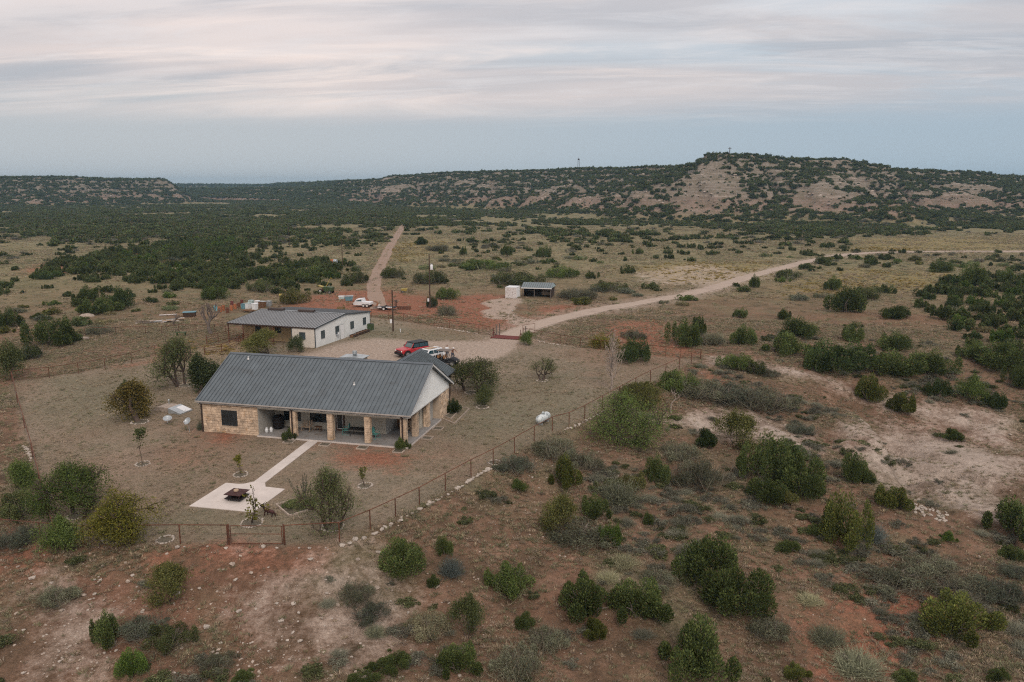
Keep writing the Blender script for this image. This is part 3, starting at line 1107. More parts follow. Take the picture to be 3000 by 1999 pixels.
# ------------------------------------------------------------------ the stone ranch house
def build_house():
    H = thing('ranch_house', 'long stone ranch house with grey standing seam metal roof and columned porch', 'house', (HO[0], HO[1], 0), HA)
    L, D, EZ, RZ = 21.1, 12.2, 2.75, 6.04
    pitch = math.atan2(RZ - EZ, D / 2)
    slen = math.hypot(RZ - EZ, D / 2)
    G = -0.6                      # foot of the walls, below ground
    tanp = math.tan(pitch)
    # walls
    w = MB()
    w.box(0.45, 6.15, 0.30, 11.9, G, 2.50)
    wall = w.build('stone_wall', 'mortar', H)
    wall['label'] = 'tan rubble stone wall with one dark window'
    win1 = (2.43, 4.04, 0.50, 1.93)
    stone_wall(wall, '-y', 0.45, 6.15, -0.35, 2.48, 0.30, [win1], 11)
    window(H, '-y', *win1, 0.28, mull=1, fw=0.06)
    w = MB()
    w.box(6.152, 17.45, 3.2, 11.898, G, 2.498)
    w.box(17.452, 19.9, 5.6, 11.896, G, 2.496)
    w.build('porch_wall', 'wall_cream', H)
    for q in ((6.154, 6.19, 0.33, 3.198), (17.453, 17.49, 3.22, 5.598), (19.902, 19.93, 6.72, 9.10)):
        w = MB()
        w.box(*q, -0.15, 2.49)
        w.build('side_boarding', 'wall_dusk', H)
    w = MB()
    w.box(19.9, 20.62, 9.1, 11.894, G, 2.494)
    rs = w.build('stone_end_wall', 'mortar', H)
    stone_wall(rs, '+x', 9.1, 11.89, -0.45, 2.48, 20.62, (), 23)
    # porch: slab, ceiling, beams
    s = MB()
    s.box(6.16, 20.78, 0.02, 9.09, -0.55, -0.15)
    s.build('porch_slab', 'slab', H)
    s = MB()
    s.box(6.16, 20.80, -0.015, 0.02, -0.55, -0.148)
    s.box(20.78, 20.815, -0.015, 9.09, -0.55, -0.148)
    s.build('slab_edge', 'concrete', H)
    c = MB()
    c.box(6.2, 20.6, 0.32, 9.0, 2.50, 2.53)
    c.build('porch_ceiling', 'wood_pale', H)
    c = MB()
    c.box(6.16, 20.62, 0.30, 0.60, 2.28, 2.50)
    c.box(20.30, 20.62, 0.602, 9.09, 2.28, 2.50)
    c.build('porch_beam', 'wall_cream', H)
    # columns
    for k, (u, v) in enumerate([(9.63, 0.58), (13.27, 0.58), (16.87, 0.58), (20.25, 0.58), (20.25, 3.35), (20.25, 6.42)]):
        m = MB()
        a, b = u - 0.24, u + 0.24
        m.box(a, b, v - 0.24, v + 0.24, -0.15, 2.277)
        col = m.build('porch_column', 'mortar', H)
        clad_box(col, a, b, v - 0.24, v + 0.24, -0.15, 2.275, 40 + k)
    for u, v in ((9.63, 0.235), (20.25, 0.235), (0.41, 0.21)):
        m = MB()
        m.box(u - 0.055, u + 0.055, v - 0.06, v + 0.03, -0.35, 2.42)
        m.box(u - 0.055, u + 0.055, 0.0, v + 0.03, 2.42, 2.55)
        m.build('downspout', 'brown_metal', H)
    m = MB()
    m.box(20.60, 20.70, 11.9, 12.0, -0.35, 2.6)
    m.build('downspout', 'brown_metal', H)
    # porch windows and doors
    window(H, '-y', 7.17, 8.88, 0.50, 1.95, 3.18, mull=1)
    window(H, '-y', 9.87, 11.53, 0.52, 1.95, 3.18, mull=0)
    m = MB()
    m.box(12.50, 13.36, 3.10, 3.19, -0.15, 1.98)
    d = m.build('front_door', 'door_dark', H)
    m = MB()
    for a, b, z0, z1 in ((12.62, 12.66, 0.05, 1.85), (13.20, 13.24, 0.05, 1.85), (12.66, 13.20, 0.05, 0.09), (12.66, 13.20, 1.81, 1.85)):
        m.box(a, b, 3.075, 3.099, z0, z1)
    m.build('glazing_bead', 'trim_white', d)
    m = MB()
    m.box(12.662, 13.198, 3.085, 3.098, 0.092, 1.808)
    m.build('pane', 'pane_dark', d)
    m = MB()
    m.bar((13.29, 3.09, 0.85), (13.29, 3.03, 0.85), 0.03, 8)
    m.build('handle', 'galv', d)
    m = MB()
    m.box(17.6, 19.0, 5.50, 5.59, -0.15, 2.1)
    d = m.build('side_door', 'wood_log', H)
    for k in range(6):
        m = MB()
        m.box(17.63 + k * 0.225, 17.63 + k * 0.225 + 0.205, 5.465, 5.499, -0.10, 2.05)
        m.build('plank', 'wood_log', d)
    # roof deck, then every metal panel
    m = MB()
    for v0, v1, z0, z1 in ((0, D / 2, EZ, RZ), (D, D / 2, EZ, RZ)):
        m.prism([(v0, z0 - 0.16), (v0, z0 - 0.02), (v1, z1 - 0.02), (v1, z1 - 0.16)], 'x', 0.0, L)
    roof = m.build('roof', 'roof_trim', H)
    n = 53
    pw = L / n
    pm = panel_mesh('roof_panel', pw, slen, 'roof_metal', 0.050, 0.017)
    for side in (0, 1):
        for k in range(n):
            o = link('roof_panel', pm, roof)
            if side == 0:
                o.location = (k * pw, 0, EZ)
                o.rotation_euler = (pitch, 0, 0)
            else:
                o.location = ((k + 1) * pw, D, EZ)
                o.rotation_euler = (pitch, 0, math.pi)
    m = MB()
    m.prism([(D / 2 - 0.2, RZ - 0.2 * tanp + 0.05), (D / 2, RZ + 0.075), (D / 2 + 0.2, RZ - 0.2 * tanp + 0.05), (D / 2, RZ + 0.03)], 'x', -0.02, L + 0.02)
    m.build('ridge_cap', 'roof_trim', roof)
    for uu in (0.0, L):
        for v0, v1 in ((0.0, D / 2), (D, D / 2)):
            m = MB()
            m.prism([(v0, EZ + 0.02), (v1, RZ + 0.02), (v1, RZ + 0.075), (v0, EZ + 0.075)], 'x', uu - 0.05, uu + 0.05)
            m.build('rake_cap', 'roof_trim', roof)
    for v0, v1 in ((-0.02, D / 2), (D + 0.02, D / 2)):
        m = MB()
        m.prism([(v0, EZ - 0.20), (v1, RZ - 0.20), (v1, RZ + 0.01), (v0, EZ + 0.01)], 'x', L - 0.035, L + 0.003)
        m.build('rake_board', 'trim_white', roof)
    m = MB()
    m.prism([(-0.13, EZ - 0.02), (0.0, EZ - 0.02), (0.0, EZ - 0.13), (-0.10, EZ - 0.13)], 'x', -0.05, L + 0.05)
    m.build('gutter', 'gutter', roof)
    m = MB()
    m.box(0.05, L - 0.05, 0.02, 0.30, EZ - 0.25, EZ - 0.225)
    m.build('soffit', 'trim_white', roof)
    # gable of white board and batten
    m = MB()
    zt = lambda v: EZ - 0.17 + tanp * min(v, D - v)
    m.prism([(0.30, 2.36), (0.30, zt(0.3)), (D / 2, zt(D / 2)), (11.9, zt(11.9)), (11.9, 2.36)], 'x', 20.625, 20.66)
    gb = m.build('gable', 'wall_white', H)
    m = MB()
    m.prism([(0.30, 2.50), (0.30, zt(0.3)), (D / 2, zt(D / 2)), (11.9, zt(11.9)), (11.9, 2.50)], 'x', 0.46, 0.50)
    m.build('gable', 'wall_white', H)
    k = 0.55
    while k < 11.8:
        b = MB()
        b.prism([(k - 0.03, 2.40), (k + 0.03, 2.40), (k + 0.03, zt(k) - 0.02), (k - 0.03, zt(k) - 0.02)], 'x', 20.661, 20.705)
        b.build('batten', 'wall_white', gb)
        k += 0.31
    m = MB()
    m.box(20.661, 20.70, 0.30, 11.9, 2.30, 2.42)
    m.build('gable_skirt', 'trim_white', gb)
    # rear wing
    ru, re, rz2, v0, v1 = 15.55, 19.42, 4.83, 8.3, 17.9
    tw = (rz2 - EZ) / (re - ru)
    wp = math.atan(tw)
    wl2 = math.hypot(re - ru, rz2 - EZ)
    lu = 2 * ru - re
    m = MB()
    m.box(lu + 0.5, re - 0.5, 11.9, v1 - 0.35, G, 2.6)
    m.build('rear_wing_wall', 'mortar', H)
    m = MB()
    m.prism([(re, EZ - 0.14), (re, EZ - 0.02), (ru, rz2 - 0.02), (lu, EZ - 0.02), (lu, EZ - 0.14), (ru, rz2 - 0.14)], 'y', 12.0, v1)
    wr = m.build('rear_wing_roof', 'roof_trim', H)
    nn = 24
    ww = (v1 - v0) / nn
    wm = panel_mesh('roof_panel', ww, wl2, 'roof_metal', 0.095, 0.030)
    for side in (0, 1):
        for k in range(nn):
            o = link('roof_panel', wm, wr)
            if side == 0:
                o.location = (re, v0 + k * ww, EZ)
                o.rotation_euler = (wp, 0, math.pi / 2)
            else:
                o.location = (lu, v0 + (k + 1) * ww, EZ)
                o.rotation_euler = (wp, 0, -math.pi / 2)
    m = MB()
    m.prism([(ru - 0.2, rz2 - 0.2 * tw + 0.05), (ru, rz2 + 0.075), (ru + 0.2, rz2 - 0.2 * tw + 0.05), (ru, rz2 + 0.03)], 'y', v0, v1 + 0.02)
    m.build('ridge_cap', 'roof_trim', wr)
    m = MB()
    m.box(re - 0.02, re + 0.08, 12.3, v1, EZ - 0.13, EZ - 0.02)
    m.build('gutter', 'roof_trim', wr)
    m = MB()
    m.box(re - 0.55, re - 0.45, v1 - 0.5, v1 - 0.4, -0.35, EZ - 0.14)
    m.build('downspout', 'brown_metal', wr)
    # chimney
    m = MB()
    m.box(10.85, 12.95, 8.30, 9.55, 2.5, 5.62)
    ch = m.build('chimney', 'mortar', H)
    clad_box(ch, 10.85, 12.95, 8.30, 9.55, 4.0, 5.62, 77)
    m = MB()
    m.prism([(10.65, 5.63), (13.15, 5.63), (13.15, 5.69), (12.0, 5.78), (11.8, 5.78), (10.65, 5.69)], 'y', 8.12, 9.73)
    m.build('chimney_cap', 'galv', ch)
    m = MB()
    m.lathe([(0.17, 5.75), (0.17, 5.92), (0.23, 5.93), (0.23, 5.99), (0.17, 6.0), (0.17, 6.05), (0.23, 6.06), (0.23, 6.12), (0.17, 6.13), (0.17, 6.17), (0.24, 6.18), (0.24, 6.22), (0.05, 6.27)], 14, c=(11.95, 8.9, 0))
    m.build('flue', 'galv', ch, True)
    for u, v in ((2.35, 5.35), (14.55, 3.0)):
        m = MB()
        z = EZ + tanp * v
        m.lathe([(0.12, z - 0.02), (0.10, z + 0.06), (0.05, z + 0.1), (0.05, z + 0.28)], 10, c=(u, v, 0))
        m.build('vent_pipe', 'trim_white', roof)
    return H


HOUSE = build_house()

# ------------------------------------------------------------------ walkway and patio in front of the house
def drape(name, uvs, mat, label, th=0.12, lift=0.05):
    P = [hw(*p) for p in uvs]
    vs = [(x, y, gz(x, y) + lift) for x, y in P]
    lo = [(x, y, z - th) for x, y, z in vs]
    n = len(vs)
    m = MB()
    m.add(lo + vs, [tuple(range(n, 2 * n))] + [(k, (k + 1) % n, n + (k + 1) % n, n + k) for k in range(n)])
    return struct(m.build(name, mat), label)


_wv = [-0.02 - 0.9 * k for k in range(11)]
drape('walkway', [(11.30, v) for v in _wv] + [(12.26, v) for v in reversed(_wv)], 'concrete', 'straight pale concrete walk from the porch to the square patio')
drape('patio', [(8.92, -13.95), (14.15, -13.85), (14.42, -9.75), (12.72, -9.70), (12.30, -9.04), (11.26, -9.04), (10.75, -9.55), (10.3, -9.68), (9.22, -9.70)], 'concrete', 'square pale concrete patio with a fire pit on it')

# ------------------------------------------------------------------ the metal barn
def build_barn():
    B = thing('metal_barn', 'white metal barn with low ribbed roof and open lean-to behind the house', 'barn', (BO[0], BO[1], 0), BA)
    E, R, V1, RV, U0 = 2.84, 3.62, 16.1, 8.15, -14.45
    w = MB()
    w.box(-3.74, 0, 0, 15.95, -0.4, 2.70)
    w.box(-13.8, -3.742, 2.8, 15.94, -0.4, 2.70)
    w.prism([(0.0, 2.70), (15.95, 2.70), (15.95, 2.78), (RV, R - 0.06), (0.0, 2.78)], 'x', -0.15, 0.0)
    body = w.build('wall', 'barn_wall_cream', B)
    # ribbed wall sheets, each its own
    def wall_sheet(width, h, mat):
        m = MB()
        m.box(0, width - 0.006, -0.012, 0, 0, h)
        for r in (0.16, 0.5, 0.84):
            x = r * width
            m.prism([(x - 0.03, -0.012), (x + 0.03, -0.012), (x + 0.015, -0.035), (x - 0.015, -0.035)], 'z', 0, h)
        return m.mesh('wall_sheet', mat)
    top = lambda v: E - 0.07 + (R - E) * (v / RV if v < RV else (V1 - v) / (V1 - RV))
    n = 17
    sw = 15.95 / n
    for k in range(n):
        v = k * sw
        h = min(top(v), top(v + sw)) + 0.1
        o = link('wall_sheet', wall_sheet(sw, h, 'barn_wall_white'), body, (0.002, v, -0.1), math.pi / 2)
    front = wall_sheet(0.935, 2.86, 'barn_wall_cream')
    for k in range(4):
        link('wall_sheet', front, body, (-3.74 + k * 0.935, -0.002, -0.1), 0)
    back = wall_sheet(0.914, 2.9, 'barn_wall_tan')
    for k in range(11):
        link('wall_sheet', back, body, (-13.8 + k * 0.914, 2.798, -0.05), 0)
    m = MB()
    for x0, x1, y0, y1 in ((-0.06, 0.05, -0.06, 0.03), (-0.06, 0.05, 15.9, 16.0), (-3.79, -3.70, -0.06, 0.0)):
        m.box(x0, x1, y0, y1, -0.3, 2.80)
    m.build('corner_trim', 'barn_trim', B)
    # windows and door
    for v0, v1 in ((1.49, 2.41), (5.40, 6.35), (9.77, 10.71), (13.61, 14.53)):
        window(B, '+x', v0, v1, 1.04, 2.15, 0.045, 'barn_trim', 'pane_barn', 1, 1, 0.07)
    window(B, '-y', -2.49, -1.56, 1.12, 2.13, -0.045, 'barn_trim', 'pane_barn', 1, 1, 0.07)
    window(B, '-y', -11.75, -10.85, 1.2, 2.3, 2.755, 'barn_trim', 'pane_dark', 0, 1, 0.07)
    window(B, '-y', -8.35, -7.45, 1.2, 2.3, 2.755, 'barn_trim', 'pane_dark', 0, 1, 0.07)
    m = MB()
    m.box(0.02, 0.085, 6.72, 7.74, -0.05, 2.12)
    d = m.build('door', 'door_white', B)
    m = MB()
    m.box(0.02, 0.07, 6.66, 6.718, -0.05, 2.18)
    m.box(0.02, 0.07, 7.742, 7.80, -0.05, 2.18)
    m.box(0.02, 0.07, 6.718, 7.742, 2.122, 2.18)
    m.build('door_frame', 'galv', d)
    m = MB()
    m.bar((0.08, 6.84, 0.95), (0.14, 6.84, 0.95), 0.035, 8)
    m.build('handle', 'galv', d)
    # roof in sheets
    m = MB()
    m.prism([(-0.1, E - 0.10), (-0.1, E - 0.02), (RV, R - 0.02), (V1, E - 0.02), (V1, E - 0.10), (RV, R - 0.10)], 'x', U0, 0.12)
    roof = m.build('roof', 'barn_trim', B)
    for side, (va, vb) in enumerate(((-0.12, RV), (V1 + 0.02, RV))):
        ln = math.hypot(vb - va, R - E)
        p = math.atan2(R - E, abs(vb - va))
        n = 16
        sw = (0.14 - U0) / n
        pm = panel_mesh('roof_sheet', sw, ln, 'barn_roof', 0.06, 0.06, (0.0, 0.5), 'rib_shaded')
        for k in range(n):
            o = link('roof_sheet', pm, roof)
            if side == 0:
                o.location = (U0 + k * sw, va, E)
                o.rotation_euler = (p, 0, 0)
            else:
                o.location = (U0 + (k + 1) * sw, va, E)
                o.rotation_euler = (p, 0, math.pi)
    m = MB()
    m.prism([(RV - 0.18, R + 0.035), (RV, R + 0.075), (RV + 0.18, R + 0.035), (RV, R + 0.02)], 'x', U0, 0.14)
    m.build('ridge_cap', 'galv', roof)
    m = MB()
    for va, vb in ((-0.14, RV), (V1 + 0.04, RV)):
        m.prism([(va, E - 0.14), (vb, R - 0.14), (vb, R + 0.06), (va, E + 0.06)], 'x', 0.141, 0.19)
    m.build('gable_trim', 'barn_trim', roof)
    m = MB()
    m.box(U0, 0.14, -0.18, -0.121, E - 0.14, E + 0.02)
    m.build('eave_trim', 'brown_metal', roof)
    for u in (-11.7, -6.4):
        m = MB()
        m.prism([(RV - 0.35, R + 0.02), (RV + 0.35, R + 0.02), (RV + 0.28, R + 0.26), (RV + 0.1, R + 0.33), (RV - 0.1, R + 0.33), (RV - 0.28, R + 0.26)], 'x', u - 1.35, u + 1.35)
        m.build('ridge_vent', 'brown_metal', roof)
    for u in (-14.35, -11.83, -6.78):
        m = MB()
        m.box(u - 0.06, u + 0.06, -0.06, 0.06, -0.4, 2.74)
        m.build('post', 'rust', B)
    m = MB()
    m.box(-14.35, -3.8, -0.05, 0.05, 2.60, 2.739)
    m.build('header_beam', 'rust', B)
    return B


BARN = build_barn()


def b2w(u, v):
    return BO + np.array([math.cos(BA), math.sin(BA)]) * u + np.array([-math.sin(BA), math.cos(BA)]) * v


# ------------------------------------------------------------------ storage container and pole shed on the plain
def build_container():
    p = at([(1480, 874)])[0]
    C = thing('storage_container', 'white storage container with peeling paint next to the pole shed', 'container', (p[0], p[1], gz(p[0] + 1, p[1] + 1)), math.radians(-16))
    W, Dp, Hh = 2.35, 3.0, 2.25
    m = MB()
    m.box(0.05, W - 0.05, 0.05, Dp - 0.05, 0.08, Hh - 0.06)
    m.build('shell', 'white_weathered', C)
    m = MB()
    m.box(0, W, 0, Dp, Hh - 0.058, Hh)
    m.build('roof', 'white_paint', C)
    m = MB()
    for x, y in ((0, 0), (W - 0.12, 0), (0, Dp - 0.12), (W - 0.12, Dp - 0.12)):
        m.box(x, x + 0.12, y, y + 0.12, -0.25, Hh - 0.06)
    m.box(0.12, W - 0.12, 0, 0.1, -0.05, 0.10)
    m.build('corner_posts', 'white_weathered', C)
    for k, (a, b) in enumerate(((0.13, 0.60), (0.63, 1.60), (1.63, W - 0.13))):
        m = MB()
        m.box(a, b, 0.02, 0.049, 0.11, Hh - 0.08)
        m.build('front_panel', 'white_weathered', C)
    m = MB()
    for k in range(9):
        y = 0.3 + k * 0.29
        m.prism([(y, W - 0.05), (y + 0.14, W - 0.05), (y + 0.11, W - 0.015), (y + 0.03, W - 0.015)], 'z', 0.12, Hh - 0.08)
    # prism in 'z' takes (x,y): swap to get ribs on the right-hand side
    m.v = [(b, a, c) for a, b, c in m.v]
    m.build('side_ribs', 'white_paint', C)


def build_shed():
    p = at([(1530, 871)])[0]
    S = thing('pole_shed', 'open fronted pole shed with ribbed grey-green metal roof beside white container', 'shed', (p[0], p[1], gz(p[0] + 2, p[1] + 1)), math.radians(-13))
    W, Dp, E, R = 5.9, 4.6, 2.0, 2.85
    for x, y in ((0.1, 0.1), (W * 0.42, 0.1), (W - 0.1, 0.1), (0.1, Dp - 0.1), (W - 0.1, Dp - 0.1)):
        m = MB()
        m.bar((x, y, -0.4), (x, y, E - 0.05), 0.08, 8)
        m.build('post', 'bark_grey', S)
    m = MB()
    m.box(0.15, W - 0.15, Dp - 0.16, Dp - 0.08, -0.3, E)
    m.box(0.06, 0.13, 1.2, Dp - 0.2, -0.3, E - 0.1)
    m.box(W - 0.13, W - 0.06, 0.3, Dp - 0.2, -0.3, E - 0.1)
    m.build('wall', 'pole_wood', S)
    for a, b, z0, z1 in ((0.4, 1.9, 0.9, 1.02), (3.4, 5.4, 0.15, 0.9), (3.5, 5.2, 1.1, 1.7)):
        m = MB()
        m.box(a, b, Dp - 1.4, Dp - 0.6, z0, z1)
        m.build('shelf', 'wood_pale', S)
    roof = MB()
    roof.prism([(-0.2, E - 0.05), (-0.2, E), (Dp / 2, R), (Dp + 0.2, E), (Dp + 0.2, E - 0.05), (Dp / 2, R - 0.06)], 'x', -0.2, W + 0.2)
    ro = roof.build('roof', 'galv', S)
    n = 7
    ln = math.hypot(Dp / 2 + 0.2, R - E)
    pch = math.atan2(R - E, Dp / 2 + 0.2)
    sw = (W + 0.4) / n
    pm = panel_mesh('roof_sheet', sw, ln, 'shed_roof', 0.05, 0.05, (0.0, 0.5), 'rib_shaded')
    for k in range(n):
        o = link('roof_sheet', pm, ro, (-0.2 + k * sw, -0.2, E + 0.02))
        o.rotation_euler = (pch, 0, 0)
        o = link('roof_sheet', pm, ro, (-0.2 + (k + 1) * sw, Dp + 0.2, E + 0.02))
        o.rotation_euler = (pch, 0, math.pi)
    m = MB()
    m.box(-0.2, W + 0.2, -0.25, -0.202, E - 0.14, E + 0.04)
    m.build('fascia', 'trim_white', ro)
    m = MB()
    m.prism([(-0.2, E), (Dp + 0.2, E), (Dp / 2, R - 0.02)], 'x', W + 0.12, W + 0.19)
    m.build('gable', 'pale_teal', ro)


build_container()
build_shed()

# ------------------------------------------------------------------ rocks
def rock_mesh(seed, mat, flat=0.7, sub=1):
    r = np.random.default_rng(seed)
    bm = bmesh.new()
    bmesh.ops.create_icosphere(bm, subdivisions=sub, radius=0.5)
    dirs = r.normal(size=(5, 3))
    dirs /= np.linalg.norm(dirs, axis=1)[:, None]
    cut = r.uniform(0.26, 0.42, 5)
    for v in bm.verts:
        p = np.array(v.co)
        for d, c in zip(dirs, cut):
            k = p @ d
            if k > c:
                p = p - d * (k - c) * 0.85
        p = p * (1 + r.uniform(-0.07, 0.07))
        v.co = (p[0], p[1], p[2] * flat)
    me = bpy.data.meshes.new('rock')
    bm.to_mesh(me)
    bm.free()
    me.materials.append(MATS[mat])
    return me


ROCKS = [rock_mesh(200 + k, 'stone_pale', random.uniform(0.5, 0.85)) for k in range(6)]
ROCKS_W = [rock_mesh(300 + k, 'stone_white', random.uniform(0.55, 0.85)) for k in range(5)]


def put_rock(name, parent, x, y, size, rng, lot=ROCKS, sink=0.12, base=(0, 0, 0)):
    o = link(name, rng.choice(lot), parent)
    o.location = (x - base[0], y - base[1], gz(x, y) + size * (0.24 - sink) - base[2])
    o.rotation_euler = (rng.uniform(-0.3, 0.3), rng.uniform(-0.3, 0.3), rng.uniform(0, 6.28))
    s = size
    o.scale = (s * rng.uniform(0.85, 1.3), s * rng.uniform(0.8, 1.15), s * rng.uniform(0.75, 1.1))
    return o


# ------------------------------------------------------------------ pipe fences
def fence(label, pts, name='pipe_fence', h=1.42, gap=3.2, rails=(1.0,), mat='rust', r=0.045, rr=0.036, given=True, wires=True):
    """posts each their own part, one rail part per rail"""
    P = [np.array(p[:2], float) for p in pts]
    spots = []
    if given:
        spots = P
    else:
        for a, b in zip(P[:-1], P[1:]):
            n = max(1, round(np.linalg.norm(b - a) / gap))
            spots += [a + (b - a) * k / n for k in range(n)]
        spots.append(P[-1])
    b = (spots[0][0], spots[0][1], gz(*spots[0]))
    F = thing(name, label, 'fence', b)
    tops = []
    for s in spots:
        z = gz(*s) - b[2]
        m = MB()
        x, y = s[0] - b[0], s[1] - b[1]
        m.bar((x, y, z - 0.3), (x, y, z + h), r, 6)
        m.build('post', mat, F)
        tops.append((x, y, z))
    for k, q in enumerate(rails):
        m = MB()
        m.path([(x, y, z + h * q - 0.02) for x, y, z in tops], rr, 6)
        m.build('rail', mat, F)
    if wires:
        m = MB()
        for q in (0.15, 0.32, 0.5, 0.7):
            m.path([(x, y, z + h * q) for x, y, z in tops], 0.0045, 3)
        w = m.build('fence_wire', 'brown_metal', F)
        w['kind'] = 'stuff'
    return F


front_l = at([(-20, 1575), (120, 1588), (245, 1597), (390, 1596), (529, 1595), (668, 1596)])
fence('rusty pipe fence along the front of the yard, left of the gate', front_l)
fence('rusty pipe fence climbing from the yard gate past the propane tank to the mesquite', at([(835, 1597), (995, 1588), (1085, 1550), (1159, 1515), (1229, 1481), (1305, 1438), (1380, 1396), (1445, 1363), (1507, 1328), (1565, 1293), (1618, 1264), (1667, 1250), (1713, 1228), (1765, 1198), (1815, 1170), (1862, 1143), (1905, 1120), (1950, 1100), (1990, 1082), (2025, 1067), (2053, 1054)]))
fence('thin rusty pipe fence from the cattle guard to the far yard corner', at([(1533, 987), (1585, 997), (1641, 1008), (1700, 1017), (1760, 1025), (1825, 1032), (1890, 1039), (1950, 1045), (1994, 1050), (2052, 1054)]), h=1.35, r=0.04)
fence('thin pipe fence between the barn and the cattle guard', at([(1088, 930), (1138, 936), (1182, 942), (1227, 949), (1272, 956), (1317, 963), (1360, 970), (1403, 977), (1436, 983)]), h=1.35, r=0.04)
fence('thin rail fence in the grass behind the dead tree', at([(250, 985), (340, 982), (427, 980), (475, 979), (524, 974), (575, 973), (630, 975), (662, 978)]), h=1.25, r=0.035, rr=0.03)
fence('rail fence across the back of the yard, left of the mesquite', at([(455, 1042), (386, 1064), (308, 1082), (230, 1095), (145, 1108), (36, 1120)]), h=1.35, r=0.04, rr=0.03)
fence('dark rail fence down the left edge of the yard', at([(36, 1120), (52, 1185), (72, 1255), (96, 1340), (118, 1430), (138, 1510), (160, 1588)]), h=1.3, r=0.05)


def swing_gate(name, label, a, b, h=1.35, mid=0.5):
    A, Bp = at([a, b])
    g = thing(name, label, 'gate', tuple(A), math.atan2(Bp[1] - A[1], Bp[0] - A[0]))
    L = float(np.linalg.norm((Bp - A)[:2]))
    dz = float(Bp[2] - A[2])
    for x, z in ((0, 0), (L, dz)):
        m = MB()
        m.bar((x, 0, z - 0.3), (x, 0, z + h + 0.12), 0.055, 8)
        m.build('gate_post', 'rust', g)
    x0, x1 = 0.13, L - 0.13
    z = lambda x, q: dz * x / L + q
    m = MB()
    m.path([(x0, 0, z(x0, 0.10)), (x1, 0, z(x1, 0.10)), (x1, 0, z(x1, h)), (x0, 0, z(x0, h)), (x0, 0, z(x0, 0.10))], 0.032, 6)
    m.build('frame', 'rust', g)
    m = MB()
    m.bar((x0, 0, z(x0, h * mid + 0.1)), (x1, 0, z(x1, h * mid + 0.1)), 0.028, 6)
    m.build('middle_rail', 'rust', g)
    return g


swing_gate('yard_gate', 'wide rusty swing gate in the front yard fence', (672, 1596), (833, 1597))


def build_cattle_guard():
    A, Bp = at([(1440, 991), (1520, 996)])
    g = thing('cattle_guard', 'dark red cattle guard with braced end posts across the drive', 'cattle guard', tuple(A), math.atan2(Bp[1] - A[1], Bp[0] - A[0]))
    L = float(np.linalg.norm((Bp - A)[:2]))
    for k in range(14):
        m = MB()
        y = -0.2 + k * 0.17
        m.bar((0, y, 0.10), (L, y, 0.10), 0.05, 6)
        m.build('grid_bar', 'rust_red', g)
    for x in (0.0, L):
        m = MB()
        m.box(x - 0.06, x + 0.06, -0.35, 2.2, -0.2, 0.14)
        m.build('end_sill', 'rust_red', g)
        m = MB()
        m.bar((x, 0.9, 0.1), (x, 0.9, 1.35), 0.05, 6)
        m.bar((x, -0.2, 0.12), (x, 0.9, 0.9), 0.04, 6)
        m.bar((x, 2.0, 0.12), (x, 0.9, 0.9), 0.04, 6)
        m.build('braced_post', 'rust_red', g)
    for x, y, h in ((0.45, 2.35, 1.9), (-0.1, 2.6, 1.5), (L + 0.45, 1.9, 1.75)):
        m = MB()
        m.bar((x, y, -0.3), (x, y, h), 0.075, 8)
        m.build('timber_post', 'bark_grey', g)


build_cattle_guard()


def build_pipe_panel():
    A, Bp = at([(1530, 984), (1567, 978)])
    g = thing('open_gate_panel', 'open pipe gate standing back beside the drive', 'gate', tuple(A), math.atan2(Bp[1] - A[1], Bp[0] - A[0]))
    L = float(np.linalg.norm((Bp - A)[:2]))
    m = MB()
    m.path([(0.1, 0, 0.25), (L, 0, 0.25), (L, 0, 1.6), (0.1, 0, 1.6), (0.1, 0, 0.25)], 0.03, 6)
    m.build('frame', 'rust', g)
    m = MB()
    m.bar((0.1, 0, 0.9), (L, 0, 0.9), 0.025, 6)
    m.build('middle_rail', 'rust', g)
    m = MB()
    m.bar((L, 0, -0.2), (L, 0.02, 0.3), 0.035, 6)
    m.build('foot', 'rust', g)


build_pipe_panel()


def corral(label, pts, h=1.45, n=5):
    P = [np.array(p[:2]) for p in pts]
    b = (P[0][0], P[0][1], gz(*P[0]))
    F = thing('corral_panel', label, 'corral', b, 0, 'pipe corral panels by the barn')
    T = []
    for p in P:
        z = gz(*p) - b[2]
        T.append((p[0] - b[0], p[1] - b[1], z))
        m = MB()
        m.bar((*T[-1][:2], z - 0.3), (*T[-1][:2], z + h), 0.05, 6)
        m.build('post', 'rust', F)
    for k in range(n):
        m = MB()
        m.path([(x, y, z + 0.25 + (h - 0.3) * k / (n - 1)) for x, y, z in T], 0.028, 6)
        m.build('rail', 'rust', F)


corral('pipe corral rails between the lean-to posts of the barn', [b2w(-11.83, -0.15), b2w(-9.3, -0.15), b2w(-6.78, -0.15)])
corral('pipe corral side running out from the barn lean-to towards the dead tree', [b2w(-12.2, -0.3), *[p[:2] for p in at([(672, 996), (640, 1004), (606, 1012)])]])
corral('low pipe corral front along the yellow grass near the yard fence', [p[:2] for p in at([(600, 1040), (650, 1036), (700, 1012), (752, 1000)])], 1.3, 4)

# ------------------------------------------------------------------ stone edging, rings and beds
def edging(label, px, size, step, seed, lot=ROCKS_W, name='stone_edging', jit=0.5):
    rng = random.Random(seed)
    P = at(px)[:, :2]
    b = (P[0][0], P[0][1], gz(*P[0]))
    E_ = thing(name, label, 'stones', b)
    for a, c in zip(P[:-1], P[1:]):
        n = max(1, int(np.linalg.norm(c - a) / step))
        for k in range(n):
            q = a + (c - a) * (k + rng.uniform(0.1, 0.9)) / n
            s = size * rng.uniform(0.55, 1.35)
            o = put_rock('stone', E_, q[0] + rng.gauss(0, size * jit * 0.4), q[1] + rng.gauss(0, size * jit * 0.4), s, rng, lot, 0.1, b)
    return E_


